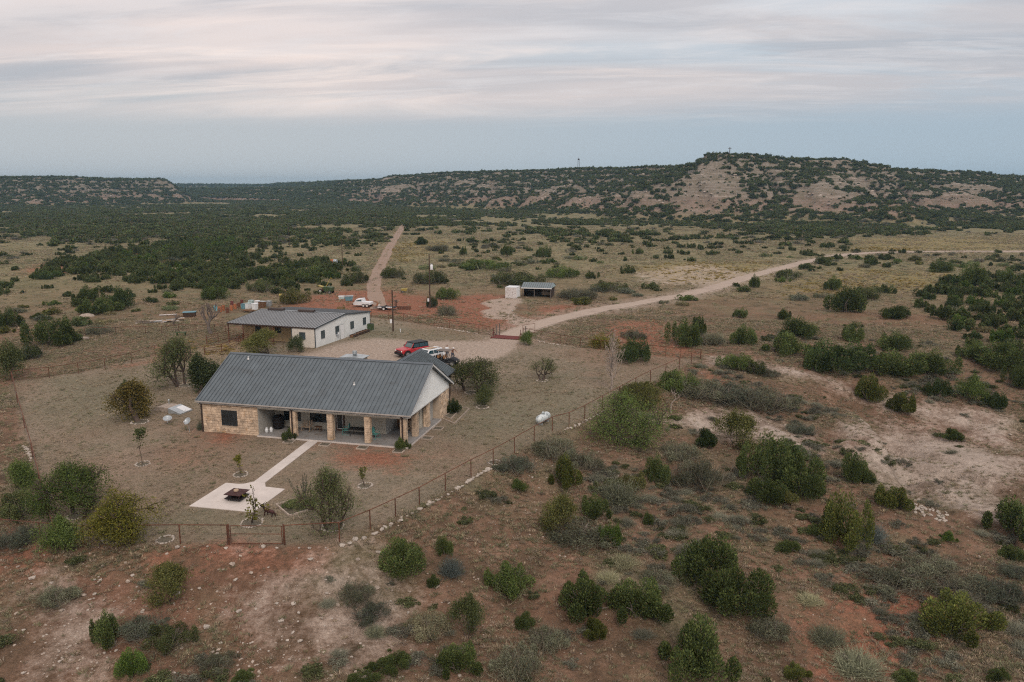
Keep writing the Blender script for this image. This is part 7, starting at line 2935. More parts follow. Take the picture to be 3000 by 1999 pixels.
# --- wild plants one can pick out, given by their foot in the photograph
WILD = [
    ('J', 925, 1332, 118, 98, 'large juniper below the stone row in the foreground', 'norm'), ('J', 1022, 1280, 42, 48, 'small upright juniper right of the large foreground one', 'norm'),
    ('G', 1037, 1332, 58, 60, 'blue-grey scrub beside the large foreground juniper', 'blue'), ('J', 995, 1354, 32, 34, 'tiny juniper below the blue-grey scrub', 'norm'),
    ('M', 1172, 1378, 118, 94, 'loose green shrub in the middle foreground', 'gren'), ('J', 1345, 1440, 140, 128, 'left juniper of the big middle foreground clump', 'norm'),
    ('J', 1462, 1440, 140, 110, 'right juniper of the big middle foreground clump', 'norm'), ('J', 1365, 1470, 72, 66, 'small front juniper of the middle foreground clump', 'warm'), ('J', 1500, 1425, 70, 70, 'outermost right juniper of the middle foreground clump', 'dark'),
    ('J', 1205, 1452, 46, 46, 'small juniper left of the middle foreground clump', 'norm'), ('J', 1052, 1562, 92, 80, 'juniper low in the frame, below the sparse sapling shrub', 'norm'),
    ('J', 900, 1548, 90, 52, 'flat juniper at the lower edge, left of centre', 'norm'), ('M', 1078, 1482, 78, 112, 'sparse upright sapling shrub in the foreground', 'norm'),
    ('G', 982, 1470, 96, 72, 'wide grey scrub left of the sparse sapling shrub', 'light'), ('G', 1190, 1562, 110, 84, 'grey scrub at the bottom edge near the centre', 'norm'), ('G', 1255, 1500, 96, 70, 'grey scrub below the middle foreground clump', 'norm'),
    ('J', 1400, 1259, 50, 56, 'small round bright juniper on the bare slope', 'gren'), ('M', 1280, 1238, 92, 100, 'yellow-green shrub on the slope right of the fence', 'warm'), ('G', 1330, 1255, 150, 55, 'spreading grey scrub round the yellow-green shrub', 'norm'),
    ('J', 1372, 1198, 72, 62, 'dark juniper behind the small round one', 'norm'), ('G', 1420, 1165, 96, 76, 'bare grey bush above the small round juniper', 'norm'), ('J', 1300, 1128, 72, 78, 'spiky juniper nearest the right-hand fence', 'warm'),
    ('M', 1190, 1138, 42, 36, 'small green shrub under the fence stone row', 'gren'), ('J', 1487, 1207, 32, 36, 'tiny juniper right of the bare grey bush', 'norm'), ('G', 1182, 1088, 90, 48, 'dark scrub hugging the fence line', 'dark'),
    ('G', 1268, 1058, 100, 66, 'large dark grey scrub just outside the propane tank fence', 'norm'), ('G', 1345, 1082, 80, 50, 'grey scrub right of the spiky juniper', 'norm'), ('J', 1510, 1112, 54, 62, 'upright juniper in the grey thicket', 'norm'),
    ('M', 1455, 1130, 70, 50, 'olive shrub left of the upright thicket juniper', 'warm'),
    ('G', 1600, 922, 130, 62, 'grey scrub behind the big green mesquite', 'norm'), ('G', 1685, 935, 130, 66, 'grey-green scrub in the hollow right of the mesquite', 'dark'), ('G', 1750, 948, 120, 74, 'purplish grey scrub in the hollow', 'norm'), ('M', 1560, 905, 90, 66, 'green shrub behind the big fence mesquite', 'gren'),
    ('J', 1622, 1030, 68, 60, 'round dark juniper below the grey hollow', 'dark'), ('M', 1692, 1042, 100, 96, 'shrub with an orange-yellow top below the hollow', 'warm'), ('G', 1600, 1125, 110, 84, 'grey thicket left of the large juniper group', 'norm'), ('G', 1560, 1060, 90, 50, 'grey brush beneath the green mesquite', 'norm'),
    ('J', 1750, 1112, 120, 108, 'back left juniper of the large right-hand group', 'norm'), ('J', 1830, 1152, 118, 118, 'right juniper of the large right-hand group', 'norm'), ('J', 1765, 1163, 92, 68, 'front juniper of the large right-hand group', 'norm'), ('J', 1800, 1090, 100, 80, 'rear juniper of the large right-hand group', 'dark'), ('J', 1870, 1142, 60, 60, 'edge juniper of the large group beside the pale bank', 'norm'), ('M', 1812, 1168, 46, 40, 'olive shrub in front of the large right-hand group', 'warm'),
    ('J', 1962, 1112, 56, 74, 'upright juniper on the pale bank', 'norm'), ('J', 1992, 1112, 40, 38, 'low juniper beside the upright one on the pale bank', 'norm'), ('J', 2062, 1177, 84, 74, 'juniper above the heap of pale stones', 'warm'),
    ('J', 1945, 1268, 100, 122, 'cone shaped juniper in the right foreground', 'warm'), ('G', 2000, 1250, 70, 60, 'grey scrub behind the cone shaped juniper', 'blue'), ('J', 1870, 1232, 38, 30, 'tiny juniper left of the cone shaped one', 'norm'), ('J', 1812, 1277, 66, 42, 'low twin juniper left of the cone shaped one', 'norm'),
    ('J', 1625, 1350, 156, 140, 'upper juniper of the tall right foreground pair', 'norm'), ('J', 1690, 1428, 172, 132, 'lower juniper of the tall right foreground pair', 'norm'), ('G', 1768, 1470, 96, 62, 'grey scrub at the foot of the tall pair', 'norm'), ('J', 1600, 1580, 150, 150, 'tall juniper cut by the bottom edge', 'norm'),
    ('J', 2200, 1482, 156, 116, 'large round juniper standing alone at lower right', 'warm'), ('J', 2335, 1248, 140, 110, 'big juniper at the right edge', 'norm'), ('J', 2320, 1292, 56, 42, 'small juniper below the right edge one', 'norm'), ('J', 2178, 1247, 34, 26, 'tiny bright juniper left of the right edge one', 'gren'),
    ('G', 2140, 1322, 120, 48, 'long low scrub upper one at lower right', 'norm'), ('G', 2060, 1362, 150, 56, 'long low scrub middle one at lower right', 'norm'), ('G', 2225, 1372, 110, 54, 'low scrub above the lone round juniper', 'norm'), ('G', 2300, 1385, 110, 62, 'grey scrub at the right edge', 'dark'), ('G', 2330, 1330, 70, 40, 'dark scrub patch right of the long low scrubs', 'dark'),
    ('S', 1900, 1492, 100, 64, 'pale sage clump left of the lone round juniper', 'norm'), ('S', 1965, 1565, 150, 76, 'large pale sage at the lower edge', 'norm'), ('S', 1860, 1395, 70, 36, 'small pale sage on the red soil', 'light'), ('J', 1830, 1572, 62, 44, 'juniper tip at the lower edge, right of centre', 'warm'), ('J', 2080, 1575, 60, 36, 'low juniper at the lower edge', 'norm'), ('J', 2290, 1575, 60, 44, 'low juniper in the lower right corner', 'norm'), ('S', 2105, 1455, 44, 32, 'tiny pale sage left of the lone round juniper', 'norm'),
    ('S', 1430, 1310, 90, 40, 'pale dry grass clump below the small round juniper', 'light'), ('S', 1395, 1345, 70, 36, 'pale dry clump right of the loose green shrub', 'light'), ('S', 862, 1470, 60, 40, 'pale dry clump on the stony slope', 'norm'), ('G', 1510, 1350, 90, 44, 'grey scrub left of the tall pair', 'norm'),
    ('G', 820, 1390, 80, 60, 'grey brush with fallen branches on the stony slope', 'norm'), ('G', 850, 1430, 90, 50, 'dead brush heap on the stony slope', 'dark'),
    ('M', 45, 1132, 84, 74, 'green shrub at the left edge above the front fence', 'gren'), ('M', 62, 1195, 112, 84, 'olive shrub at the left edge', 'norm'), ('M', 145, 1283, 96, 94, 'round green shrub outside the front fence on the left', 'gren'), ('G', 40, 1260, 90, 60, 'dry brush at the left edge below the fence', 'dark'),
    ('M', 382, 1405, 118, 108, 'loose yellow-green shrub on the left slope', 'warm'), ('J', 248, 1492, 80, 90, 'dark juniper on the left slope', 'norm'), ('M', 392, 1502, 108, 76, 'green shrub right of the dark left juniper', 'norm'), ('J', 300, 1562, 76, 74, 'bright juniper low on the left slope', 'gren'), ('G', 135, 1392, 96, 52, 'grey scrub on the far left slope', 'norm'), ('G', 330, 1470, 90, 60, 'grey scrub between the left slope junipers', 'dark'),
    ('J', 555, 1574, 64, 36, 'juniper tip at the lower edge on the left', 'norm'), ('J', 840, 1575, 70, 30, 'low juniper at the lower edge, below the flat one', 'norm'), ('G', 500, 1540, 80, 40, 'dry scrub near the lower edge on the left', 'norm'),
    ('J', 1570, 798, 72, 62, 'dark juniper on the red soil right of the yard corner', 'norm'), ('J', 1600, 775, 40, 62, 'tall narrow juniper behind the red soil one', 'norm'), ('J', 1706, 795, 58, 48, 'juniper right of the red soil', 'norm'), ('J', 1836, 779, 80, 48, 'wide juniper above the pale terrace', 'norm'), ('J', 1699, 732, 34, 24, 'small juniper below the road bend', 'norm'), ('J', 1799, 736, 42, 26, 'low juniper in the grass right of the bend', 'norm'), ('J', 1809, 820, 96, 54, 'juniper left of the terrace clump', 'norm'), ('J', 1876, 858, 60, 60, 'dark juniper on the terrace edge', 'dark'),
    ('J', 1921, 858, 132, 80, 'broad juniper in the terrace clump', 'dark'), ('J', 2062, 866, 126, 66, 'wide juniper right in the terrace clump', 'norm'), ('J', 2055, 808, 78, 44, 'juniper above the terrace clump', 'norm'), ('J', 1957, 787, 50, 40, 'rounded juniper above the broad one', 'norm'), ('J', 2146, 864, 84, 58, 'juniper at the right of the terrace', 'norm'), ('J', 1999, 928, 70, 68, 'lighter juniper below the terrace clump', 'warm'), ('J', 2062, 952, 70, 64, 'light juniper nearest the pale wash', 'warm'), ('J', 2151, 914, 60, 42, 'dark low juniper above the pale wash', 'dark'), ('M', 2233, 928, 70, 64, 'bright green shrub on the pale ridge', 'gren'), ('J', 2286, 942, 58, 44, 'dark juniper beside the bright green shrub', 'dark'), ('J', 2188, 1013, 58, 38, 'small juniper in the middle of the pale wash', 'norm'), ('J', 2303, 856, 124, 74, 'large juniper at the right edge terrace', 'norm'), ('J', 2340, 890, 62, 52, 'juniper cut by the right edge', 'norm'), ('J', 2233, 827, 64, 44, 'juniper above the pale ridge', 'norm'),
    ('J', 1943, 722, 84, 74, 'tall dense juniper on the right plain', 'norm'), ('J', 1912, 668, 40, 34, 'juniper tip behind the tall dense one', 'norm'), ('J', 2062, 736, 80, 40, 'flat spreading juniper on the right plain', 'norm'), ('J', 2240, 660, 62, 54, 'dark juniper at the thicket corner', 'norm'), ('J', 2318, 650, 44, 34, 'small juniper at the right edge of the plain', 'norm'), ('J', 2163, 627, 48, 28, 'low juniper in the yellow grass', 'norm'), ('M', 1990, 690, 60, 40, 'green brush right of the tall dense juniper', 'norm'),
    ('G', 1632, 795, 60, 40, 'grey scrub beside the red soil juniper', 'norm'), ('G', 1455, 780, 50, 26, 'grey scrub on the red soil', 'norm'), ('M', 1690, 850, 76, 44, 'light green shrub at the edge of the pale wash', 'gren'), ('M', 1740, 862, 50, 40, 'green shrub right of the light green one', 'norm'), ('G', 1770, 868, 40, 24, 'purplish scrub on the pale wash', 'norm'), ('G', 1840, 1000, 60, 34, 'brown scrub on the bare pale slope', 'dark'),
    ('J', 1732, 662, 26, 30, 'juniper at the inside of the road bend', 'norm'), ('M', 1810, 640, 62, 24, 'green brush beside the road', 'norm'), ('J', 2040, 598, 32, 18, 'dark bush on the far road edge', 'norm'), ('J', 1890, 608, 32, 18, 'dark bush where the road straightens', 'norm'), ('J', 1920, 598, 28, 18, 'second dark bush at the road curve', 'norm'), ('J', 2005, 611, 42, 22, 'wide dark bush below the far road', 'norm'),
    ('J', 968, 563, 40, 24, 'round juniper right of the dirt track', 'norm'), ('G', 1006, 578, 50, 20, 'grey brush beside the round track juniper', 'norm'), ('J', 1247, 593, 36, 28, 'juniper standing on the plain above the shed', 'norm'), ('J', 1063, 587, 18, 26, 'narrow juniper on the middle plain', 'norm'), ('J', 1165, 590, 26, 30, 'spiky juniper left of the one above the shed', 'norm'),
    ('M', 1030, 690, 50, 36, 'green bush left of the tall transformer pole foot', 'gren'), ('M', 993, 708, 28, 34, 'dark bush at the foot of the tall pole', 'dark'), ('G', 1028, 727, 44, 34, 'grey dome scrub below the tall pole', 'norm'), ('M', 1120, 622, 130, 30, 'long green brush behind the tall pole', 'gren'), ('M', 1190, 660, 110, 42, 'olive brush left of the container', 'norm'), ('M', 985, 655, 80, 40, 'olive brush beside the track foot', 'norm'), ('M', 905, 640, 50, 34, 'green brush left of the track', 'norm'), ('G', 1330, 690, 90, 34, 'grey brush right of the shed', 'norm'), ('M', 1290, 640, 80, 34, 'green brush behind the shed', 'gren'), ('M', 1400, 672, 80, 32, 'grey-green brush between shed and road', 'norm'),
    ('M', 676, 700, 60, 46, 'round green bush behind the barn roof', 'warm'), ('M', 495, 690, 60, 40, 'light green shrub in front of the thicket', 'gren'), ('M', 790, 742, 34, 42, 'green bush behind the barn near the white trailer', 'warm'), ('M', 600, 672, 60, 34, 'light olive shrub at the right thicket foot', 'norm'), ('M', 818, 652, 56, 38, 'dark green brush under the orange tank', 'norm'),
    ('J', 110, 800, 110, 70, 'large dark juniper near the left edge', 'norm'), ('J', 20, 755, 60, 44, 'juniper cut by the left edge', 'norm'), ('J', 240, 722, 90, 50, 'dark juniper left in the pasture', 'norm'), ('J', 195, 700, 54, 44, 'upright juniper below the thicket', 'norm'), ('J', 275, 712, 60, 50, 'juniper right of the upright pasture one', 'dark'), ('G', 225, 770, 60, 30, 'olive scrub in the left pasture', 'norm'), ('J', 90, 735, 34, 20, 'small juniper in the left pasture', 'norm'), ('M', 20, 880, 70, 90, 'green bush at the left yard corner', 'norm'), ('M', 60, 830, 70, 40, 'dark brush at the left edge of the frame', 'dark'),
]
for w_ in WILD:
    bush(*w_)
tree('mesquite_tree', 'large bright green mesquite spreading over the right-hand fence', 'tree', 1440, 1003, 200, 122, 17, 'gren', leaves=14500, leaf=(0.13, 0.05), clump=0.16, trunks=5, lean=0.8, up=0.15, trunk_len=0.14, skirt=0.03)
tree('mesquite_tree', 'upper green mesquite behind the large fence one', 'tree', 1492, 925, 120, 60, 18, 'warm', leaves=13000, leaf=(0.14, 0.05), clump=0.16, trunks=4, lean=0.8, up=0.15, trunk_len=0.14, skirt=0.03)
tree('dead_tree', 'pale forked dead trunk in the grey hollow', 'tree', 1542, 950, 34, 62, 19, leaves=0, levels=3, bark='bark_pale', up=0.6, spread=0.35, trunk_len=0.3, lean=0.3, kids=(1, 3), r0=0.04)

# ------------------------------------------------------------------ scattered cover
PROTO = {}


def proto_set(key, meshes, tints=None):
    c = bpy.data.collections.new(key)
    for k, me in enumerate(meshes):
        o = bpy.data.objects.new('%s_%02d' % (key, k), me)
        if tints:
            o.color = (*tints[k % len(tints)], 1)
        c.objects.link(o)
    PROTO[key] = c
    return c


def scatter(name, label, cat, key, P, scl, sclz=None, kind='stuff', seed=1):
    """many small things nobody could count: one object, instanced on points"""
    rng = np.random.default_rng(seed)
    n = len(P)
    me = bpy.data.meshes.new(name)
    me.vertices.add(n)
    me.vertices.foreach_set('co', np.asarray(P, np.float32).ravel())
    a = me.attributes.new('inst_scale', 'FLOAT_VECTOR', 'POINT')
    sclz = scl if sclz is None else sclz
    a.data.foreach_set('vector', np.stack([scl, scl, sclz], 1).astype(np.float32).ravel())
    a = me.attributes.new('inst_rot', 'FLOAT_VECTOR', 'POINT')
    tilt = 0.12
    a.data.foreach_set('vector', np.stack([rng.normal(size=n) * tilt, rng.normal(size=n) * tilt, rng.uniform(0, 6.283, n)], 1).astype(np.float32).ravel())
    a = me.attributes.new('inst_index', 'INT', 'POINT')
    a.data.foreach_set('value', rng.integers(0, len(PROTO[key].objects), n).astype(np.int32))
    o = link(name, me)
    ng = bpy.data.node_groups.new('scatter_' + name, 'GeometryNodeTree')
    ng.interface.new_socket('Geometry', in_out='INPUT', socket_type='NodeSocketGeometry')
    ng.interface.new_socket('Geometry', in_out='OUTPUT', socket_type='NodeSocketGeometry')
    N, L = ng.nodes, ng.links
    gi, go = N.new('NodeGroupInput'), N.new('NodeGroupOutput')
    iop = N.new('GeometryNodeInstanceOnPoints')
    ci = N.new('GeometryNodeCollectionInfo')
    ci.inputs['Collection'].default_value = PROTO[key]
    ci.inputs['Separate Children'].default_value = True
    ci.inputs['Reset Children'].default_value = True

    def named(nm, typ):
        q = N.new('GeometryNodeInputNamedAttribute')
        q.data_type = typ
        q.inputs['Name'].default_value = nm
        return q.outputs['Attribute']
    L.new(gi.outputs[0], iop.inputs['Points'])
    L.new(ci.outputs[0], iop.inputs['Instance'])
    iop.inputs['Pick Instance'].default_value = True
    L.new(named('inst_index', 'INT'), iop.inputs['Instance Index'])
    er = N.new('FunctionNodeEulerToRotation')
    L.new(named('inst_rot', 'FLOAT_VECTOR'), er.inputs[0])
    L.new(er.outputs[0], iop.inputs['Rotation'])
    L.new(named('inst_scale', 'FLOAT_VECTOR'), iop.inputs['Scale'])
    L.new(iop.outputs[0], go.inputs[0])
    md = o.modifiers.new('scatter', 'NODES')
    md.node_group = ng
    return tag(o, label, cat, None, kind)


def tuft_mesh(seed, n=26, cols=((0.20, 0.17, 0.115), (0.34, 0.29, 0.205)), w=0.05, flat=0.9):
    rng = np.random.default_rng(seed)
    a = rng.uniform(0, 6.283, n)
    D = np.stack([np.cos(a) * flat, np.sin(a) * flat, rng.uniform(0.5, 1.4, n)], 1)
    D /= np.linalg.norm(D, axis=1)[:, None]
    P = np.stack([np.cos(a) * 0.12, np.sin(a) * 0.12, np.zeros(n)], 1) * rng.random(n)[:, None] * 2.2
    return leaf_mesh('tuft', rng, [(P, D, rng.uniform(0.45, 1.0, n), w * rng.uniform(0.6, 1.4, n), cols)], None)


TUFT_COLS = [((0.225, 0.182, 0.118), (0.400, 0.328, 0.225)), ((0.165, 0.160, 0.098), (0.300, 0.280, 0.180)), ((0.250, 0.200, 0.140), (0.420, 0.340, 0.245)), ((0.125, 0.138, 0.078), (0.245, 0.245, 0.145)), ((0.205, 0.165, 0.122), (0.355, 0.290, 0.225))]
proto_set('dry_tuft', [tuft_mesh(20 + k, 26, TUFT_COLS[k % 5], 0.075) for k in range(10)])
proto_set('lawn_tuft', [tuft_mesh(40 + k, 16, (tuple(v * 0.95 for v in TUFT_COLS[k % 5][0]), tuple(v * 0.95 for v in TUFT_COLS[k % 5][1])), 0.10, 1.2) for k in range(6)])
proto_set('yellow_tuft', [tuft_mesh(60 + k, 34, ((0.19, 0.145, 0.045), (0.33, 0.255, 0.085)), 0.10, 0.7) for k in range(4)])
proto_set('pebble', [rock_mesh(400 + k, ['stone_pale', 'stone_white', 'stone_pale', 'stone_pale'][k % 4], 0.55 + 0.08 * (k % 4), 1) for k in range(8)])
proto_set('far_juniper', JUN_F, [(1.0, 1.0, 1.0), (0.85, 0.95, 0.85), (1.15, 1.05, 0.85), (0.9, 1.0, 0.95), (1.1, 1.1, 0.9)])
proto_set('mid_juniper', JUN_M, [(1.0, 1.0, 1.0), (0.85, 0.95, 0.85), (1.15, 1.1, 0.85)])
proto_set('mid_brush', DOME_M + MAT_M, [(1.0, 1.0, 1.0), (1.2, 1.1, 0.85), (0.9, 1.0, 0.9), (1.1, 1.1, 0.95)])
proto_set('far_brush', DOME_F + MAT_M[:2], [(1.0, 1.0, 1.0), (1.2, 1.1, 0.85), (0.9, 1.0, 0.9), (1.1, 1.1, 0.95)])
proto_set('low_brush', MAT_M + DOME_M[:2] + SAGE_V[:1], [(1.0, 1.0, 1.0), (0.85, 0.9, 0.85), (1.1, 1.05, 0.95), (0.95, 0.95, 0.95), (0.8, 0.8, 0.75)])

WEDGE = math.radians(40)


def wedge_points(rng, n, r0, r1, wedge=WEDGE):
    r = np.sqrt(rng.uniform(r0 * r0, r1 * r1, n))
    a = rng.uniform(-wedge, wedge, n)
    return r * np.sin(a), r * np.cos(a)


def with_z(x, y, dz=0.0):
    return np.stack([x, y, terrain(x, y) + dz], 1)


def away(x, y, pts, d):
    return seg_dist(x, y, pts)[0] > d


_yardpoly = YARD
_houses = [[tuple(hw(*p)) for p in ((-0.6, -0.8), (21.8, -0.8), (21.8, 12.8), (20.2, 18.6), (11.0, 18.6), (10.9, 12.8), (-0.6, 12.8))], [tuple(b2w(*p)) for p in ((-14.8, -0.4), (0.9, -0.4), (0.9, 16.5), (-14.8, 16.5))],
           [tuple(hw(*p)) for p in ((8.7, -14.2), (14.6, -14.2), (14.7, -9.5), (12.5, -9.0), (12.5, 0.2), (11.0, 0.2), (11.0, -9.4), (8.7, -9.4))]]


def off_floor(x, y):
    m = np.ones(len(x), bool)
    for p in _houses:
        m &= ~inside(x, y, p)
    dt_ = seg_dist(x, y, TRACK)[0]
    m &= away(x, y, ROAD, 2.4) & ((dt_ > 1.7) | (dt_ < 0.32))
    return m


rng8 = np.random.default_rng(88)
# dry grass between the bushes, near ground
x, y = wedge_points(rng8, 210000, 34, 140)
dens = 0.28 + 0.9 * sstep(0.42, 0.62, fbm(x / 6.0, y / 6.0, 55, 3))
pal = soft(x, y, PALE, 2.0)
red_ = soft(x, y, RED, 2.0)
inyard = inside(x, y, _yardpoly)
apr = soft(x, y, [APRON, DRIVE], 1.0)
keep = (rng8.random(len(x)) < dens * (1 - 0.78 * pal) * (1 - 0.55 * red_) * (1 - 0.93 * inyard) * (1 - apr)) & off_floor(x, y)
x, y = x[keep], y[keep]
s_ = rng8.uniform(0.14, 0.44, len(x)) * (0.7 + 0.6 * fbm(x / 5.0, y / 5.0, 12, 2))
scatter('dry_grass', 'dry grass tufts over the slopes and rough ground', 'grass', 'dry_tuft', with_z(x, y, -0.01), s_, s_ * 0.8, seed=3)
# short lawn
x, y = wedge_points(rng8, 300000, 44, 125)
keep = inside(x, y, _yardpoly)
x, y = x[keep], y[keep]
keep = (rng8.random(len(x)) < 0.45 + 0.55 * sstep(0.38, 0.62, fbm(x / 3.5, y / 3.5, 66, 3))) & off_floor(x, y) & (soft(x, y, [APRON, DRIVE], 1.0) < rng8.random(len(x))) & (soft(x, y, RED, 1.5) * 0.8 < rng8.random(len(x)))
x, y = x[keep], y[keep]
s_ = rng8.uniform(0.09, 0.20, len(x))
scatter('lawn_grass', 'short dry lawn grass of the fenced yard', 'grass', 'lawn_tuft', with_z(x, y, -0.005), s_, s_ * 0.40, seed=4)
# bunch grass on the plain
x, y = wedge_points(rng8, 130000, 135, 460)
dens = 0.18 + 0.9 * sstep(0.42, 0.62, fbm(x / 14.0, y / 14.0, 75, 3))
keep = (rng8.random(len(x)) < dens * (1 - 0.75 * soft(x, y, RED, 3.0)) * (1 - 0.6 * soft(x, y, PALE, 3.0))) & off_floor(x, y) & ~inside(x, y, _yardpoly)
x, y = x[keep], y[keep]
s_ = rng8.uniform(0.35, 0.85, len(x))
scatter('bunch_grass', 'bunch grass covering the plain beyond the yard', 'grass', 'dry_tuft', with_z(x, y, -0.02), s_, s_ * 0.7, seed=5)
x, y = wedge_points(rng8, 40000, 100, 330)
keep = (soft(x, y, YELLOW, 4.0) * sstep(0.45, 0.6, fbm(x / 4.0, y / 4.0, 14, 2)) > rng8.random(len(x))) & off_floor(x, y)
x, y = x[keep], y[keep]
s_ = rng8.uniform(0.4, 0.9, len(x))
scatter('yellow_weeds', 'low yellow-flowered weeds in drifts on the plain', 'weeds', 'yellow_tuft', with_z(x, y, -0.02), s_, s_ * 0.6, seed=6)

# low grey brush too small to pick apart
x, y = wedge_points(rng8, 15000, 36, 130)
d_, _, sd_ = seg_dist(x, y, YARD_FRONT)
keep = (sd_ < 0) & (d_ > 1.0) & (rng8.random(len(x)) < 0.55 * sstep(0.48, 0.64, fbm(x / 9.0, y / 9.0, 204, 3)) * (1 - 0.85 * soft(x, y, PALE, 3.0)) + 0.02) & off_floor(x, y)
x, y = x[keep], y[keep]
s_ = rng8.uniform(0.30, 0.85, len(x))
scatter('low_brush', 'low grey brush patches over the slopes', 'brush', 'low_brush', with_z(x, y, -0.03), s_ * 1.2, s_ * 0.7, seed=8)

# loose stones
x, y = wedge_points(rng8, 60000, 34, 105)
d_, _, sd_ = seg_dist(x, y, YARD_FRONT)
slope = (sd_ < 0) & (d_ > 0.5)
left_bias = np.where(x < 8, 1.0, 0.35)
dens = (0.12 + 0.75 * soft(x, y, PALE, 3.0)) * left_bias * (0.25 + 1.2 * sstep(0.45, 0.65, fbm(x / 5.0, y / 5.0, 33, 3)))
keep = slope & (rng8.random(len(x)) < dens)
x, y = x[keep], y[keep]
s_ = 0.05 + 0.17 * rng8.random(len(x)) ** 3
scatter('loose_stones', 'small loose pale stones strewn over the slope', 'gravel', 'pebble', with_z(x, y, 0.0), s_, s_ * 0.9, seed=7)
_r = random.Random(31)
_spots = [(680, 1655), (735, 1680), (690, 1700), (825, 1560 + 260), (605, 1838), (700, 1793), (560, 1985), (245, 1745), (375, 1705), (150, 1710), (860, 1770), (990, 1775), (1050, 1640), (1110, 1620), (1275, 1720), (1085, 1815), (1280, 1722), (1485, 1600), (1560, 1400), (1810, 1395), (1930, 1420), (300, 1660), (60, 1610), (95, 1695), (180, 1790), (420, 1790), (520, 1740), (585, 1725), (640, 1905), (740, 1940), (880, 1880), (955, 1700), (1105, 1725), (1060, 1990), (1000, 1910), (910, 1640), (705, 1630), (2055, 1095), (2330, 1035), (2130, 1235), (2300, 1245), (2960, 1275), (2810, 1045), (2460, 1010), (2390, 1035)]
while len(_spots) < 150:
    _spots.append((_r.uniform(0, 1400), _r.uniform(1620, 1990)))
for k, p in enumerate(at(_spots)):
    big = k < 45
    sz = _r.uniform(0.26, 0.44) if big else _r.uniform(0.16, 0.28)
    o = put_rock('stone', None, p[0], p[1], sz, _r, ROCKS_W if _r.random() < 0.5 else ROCKS)
    hi = p[1] > 62
    tag(o, 'pale boulder on the rough ground right of the yard' if hi else 'pale loose stone on the rocky slope below the yard fence', 'stone', 'boulders right of the yard' if hi else 'loose stones on the slope')
heap = at([(2700, 1490)])[0]
T = thing('stone_heap', 'heap of pale broken stones on the pale wash', 'stones', tuple(heap))
for p in at([(2655 + 115 * q + _r.gauss(0, 10), 1475 + 45 * q + _r.gauss(0, 9)) for q in [_r.random() for _ in range(70)]]):
    put_rock('stone', T, p[0], p[1], _r.uniform(0.2, 0.42), _r, ROCKS_W, 0.12, tuple(heap))

# ------------------------------------------------------------------ junipers and brush of the plain and hills
def poly_points(rng, poly, n):
    pa = np.array(poly)
    out = np.zeros((0, 2))
    while len(out) < n:
        q = rng.uniform(pa.min(0), pa.max(0), (n * 3, 2))
        out = np.concatenate([out, q[inside(q[:, 0], q[:, 1], poly)]])
    return out[:n]


def spaced(pts, dmin):
    keep = []
    for p in pts:
        if all((p[0] - q[0]) ** 2 + (p[1] - q[1]) ** 2 > dmin * dmin for q in keep):
            keep.append(p)
    return keep


THICKETS = [('dark juniper in the dense thicket left beyond the barn', 'thicket left beyond the barn', [(75, 645), (130, 605), (260, 585), (400, 560), (530, 548), (560, 580), (560, 640), (520, 668), (400, 664), (250, 640)], 105, 3.1),
            ('juniper in the thicket between the barn and the orange tank', 'thicket behind the barn', [(560, 640), (640, 612), (740, 600), (780, 615), (770, 660), (680, 655), (600, 662)], 26, 3.2),
            ('juniper in the thicket at the right edge of the plain', 'thicket at the right edge', [(2105, 700), (2160, 655), (2250, 640), (2353, 640), (2400, 760), (2353, 850), (2270, 800), (2190, 765)], 60, 2.9)]
for lb, gp, poly, n, dm in THICKETS:
    W_ = [tuple(p[:2]) for p in atF(poly)]
    for q in spaced(poly_points(rng8, W_, n * 4), dm)[:n]:
        o = link('juniper_bush', _prng.choice(JUN_M), None, (q[0], q[1], gz(q[0], q[1]) - 0.05), _prng.uniform(0, 6.28))
        r_ = _prng.uniform(1.5, 2.7) * (0.75 if 'right' in gp else 1.0)
        o.scale = (r_, r_ * _prng.uniform(0.85, 1.1), r_ * _prng.uniform(0.85, 1.15))
        o.color = (*TINT[_prng.choice(['norm', 'dark', 'norm', 'gren'])], 1)
        tag(o, lb, 'juniper', gp)
fill_ = []
for (lb, gp, poly, n, dm), nf in zip(THICKETS, (900, 160, 70)):
    W_ = [tuple(p[:2]) for p in atF(poly)]
    q_ = poly_points(rng8, W_, nf)
    q_ = q_ + rng8.normal(size=q_.shape) * 3.0
    fill_.append(np.array(spaced(q_[fbm(q_[:, 0] / 11.0, q_[:, 1] / 11.0, 301, 2) > 0.40], 1.7)))
fill_ = np.concatenate(fill_)
s_ = rng8.uniform(1.1, 2.4, len(fill_))
scatter('thicket_fill', 'close set dark junipers filling the thickets', 'junipers', 'mid_juniper', with_z(fill_[:, 0], fill_[:, 1], -0.05), s_ * 1.1, s_ * rng8.uniform(0.8, 1.1, len(s_)), seed=19)

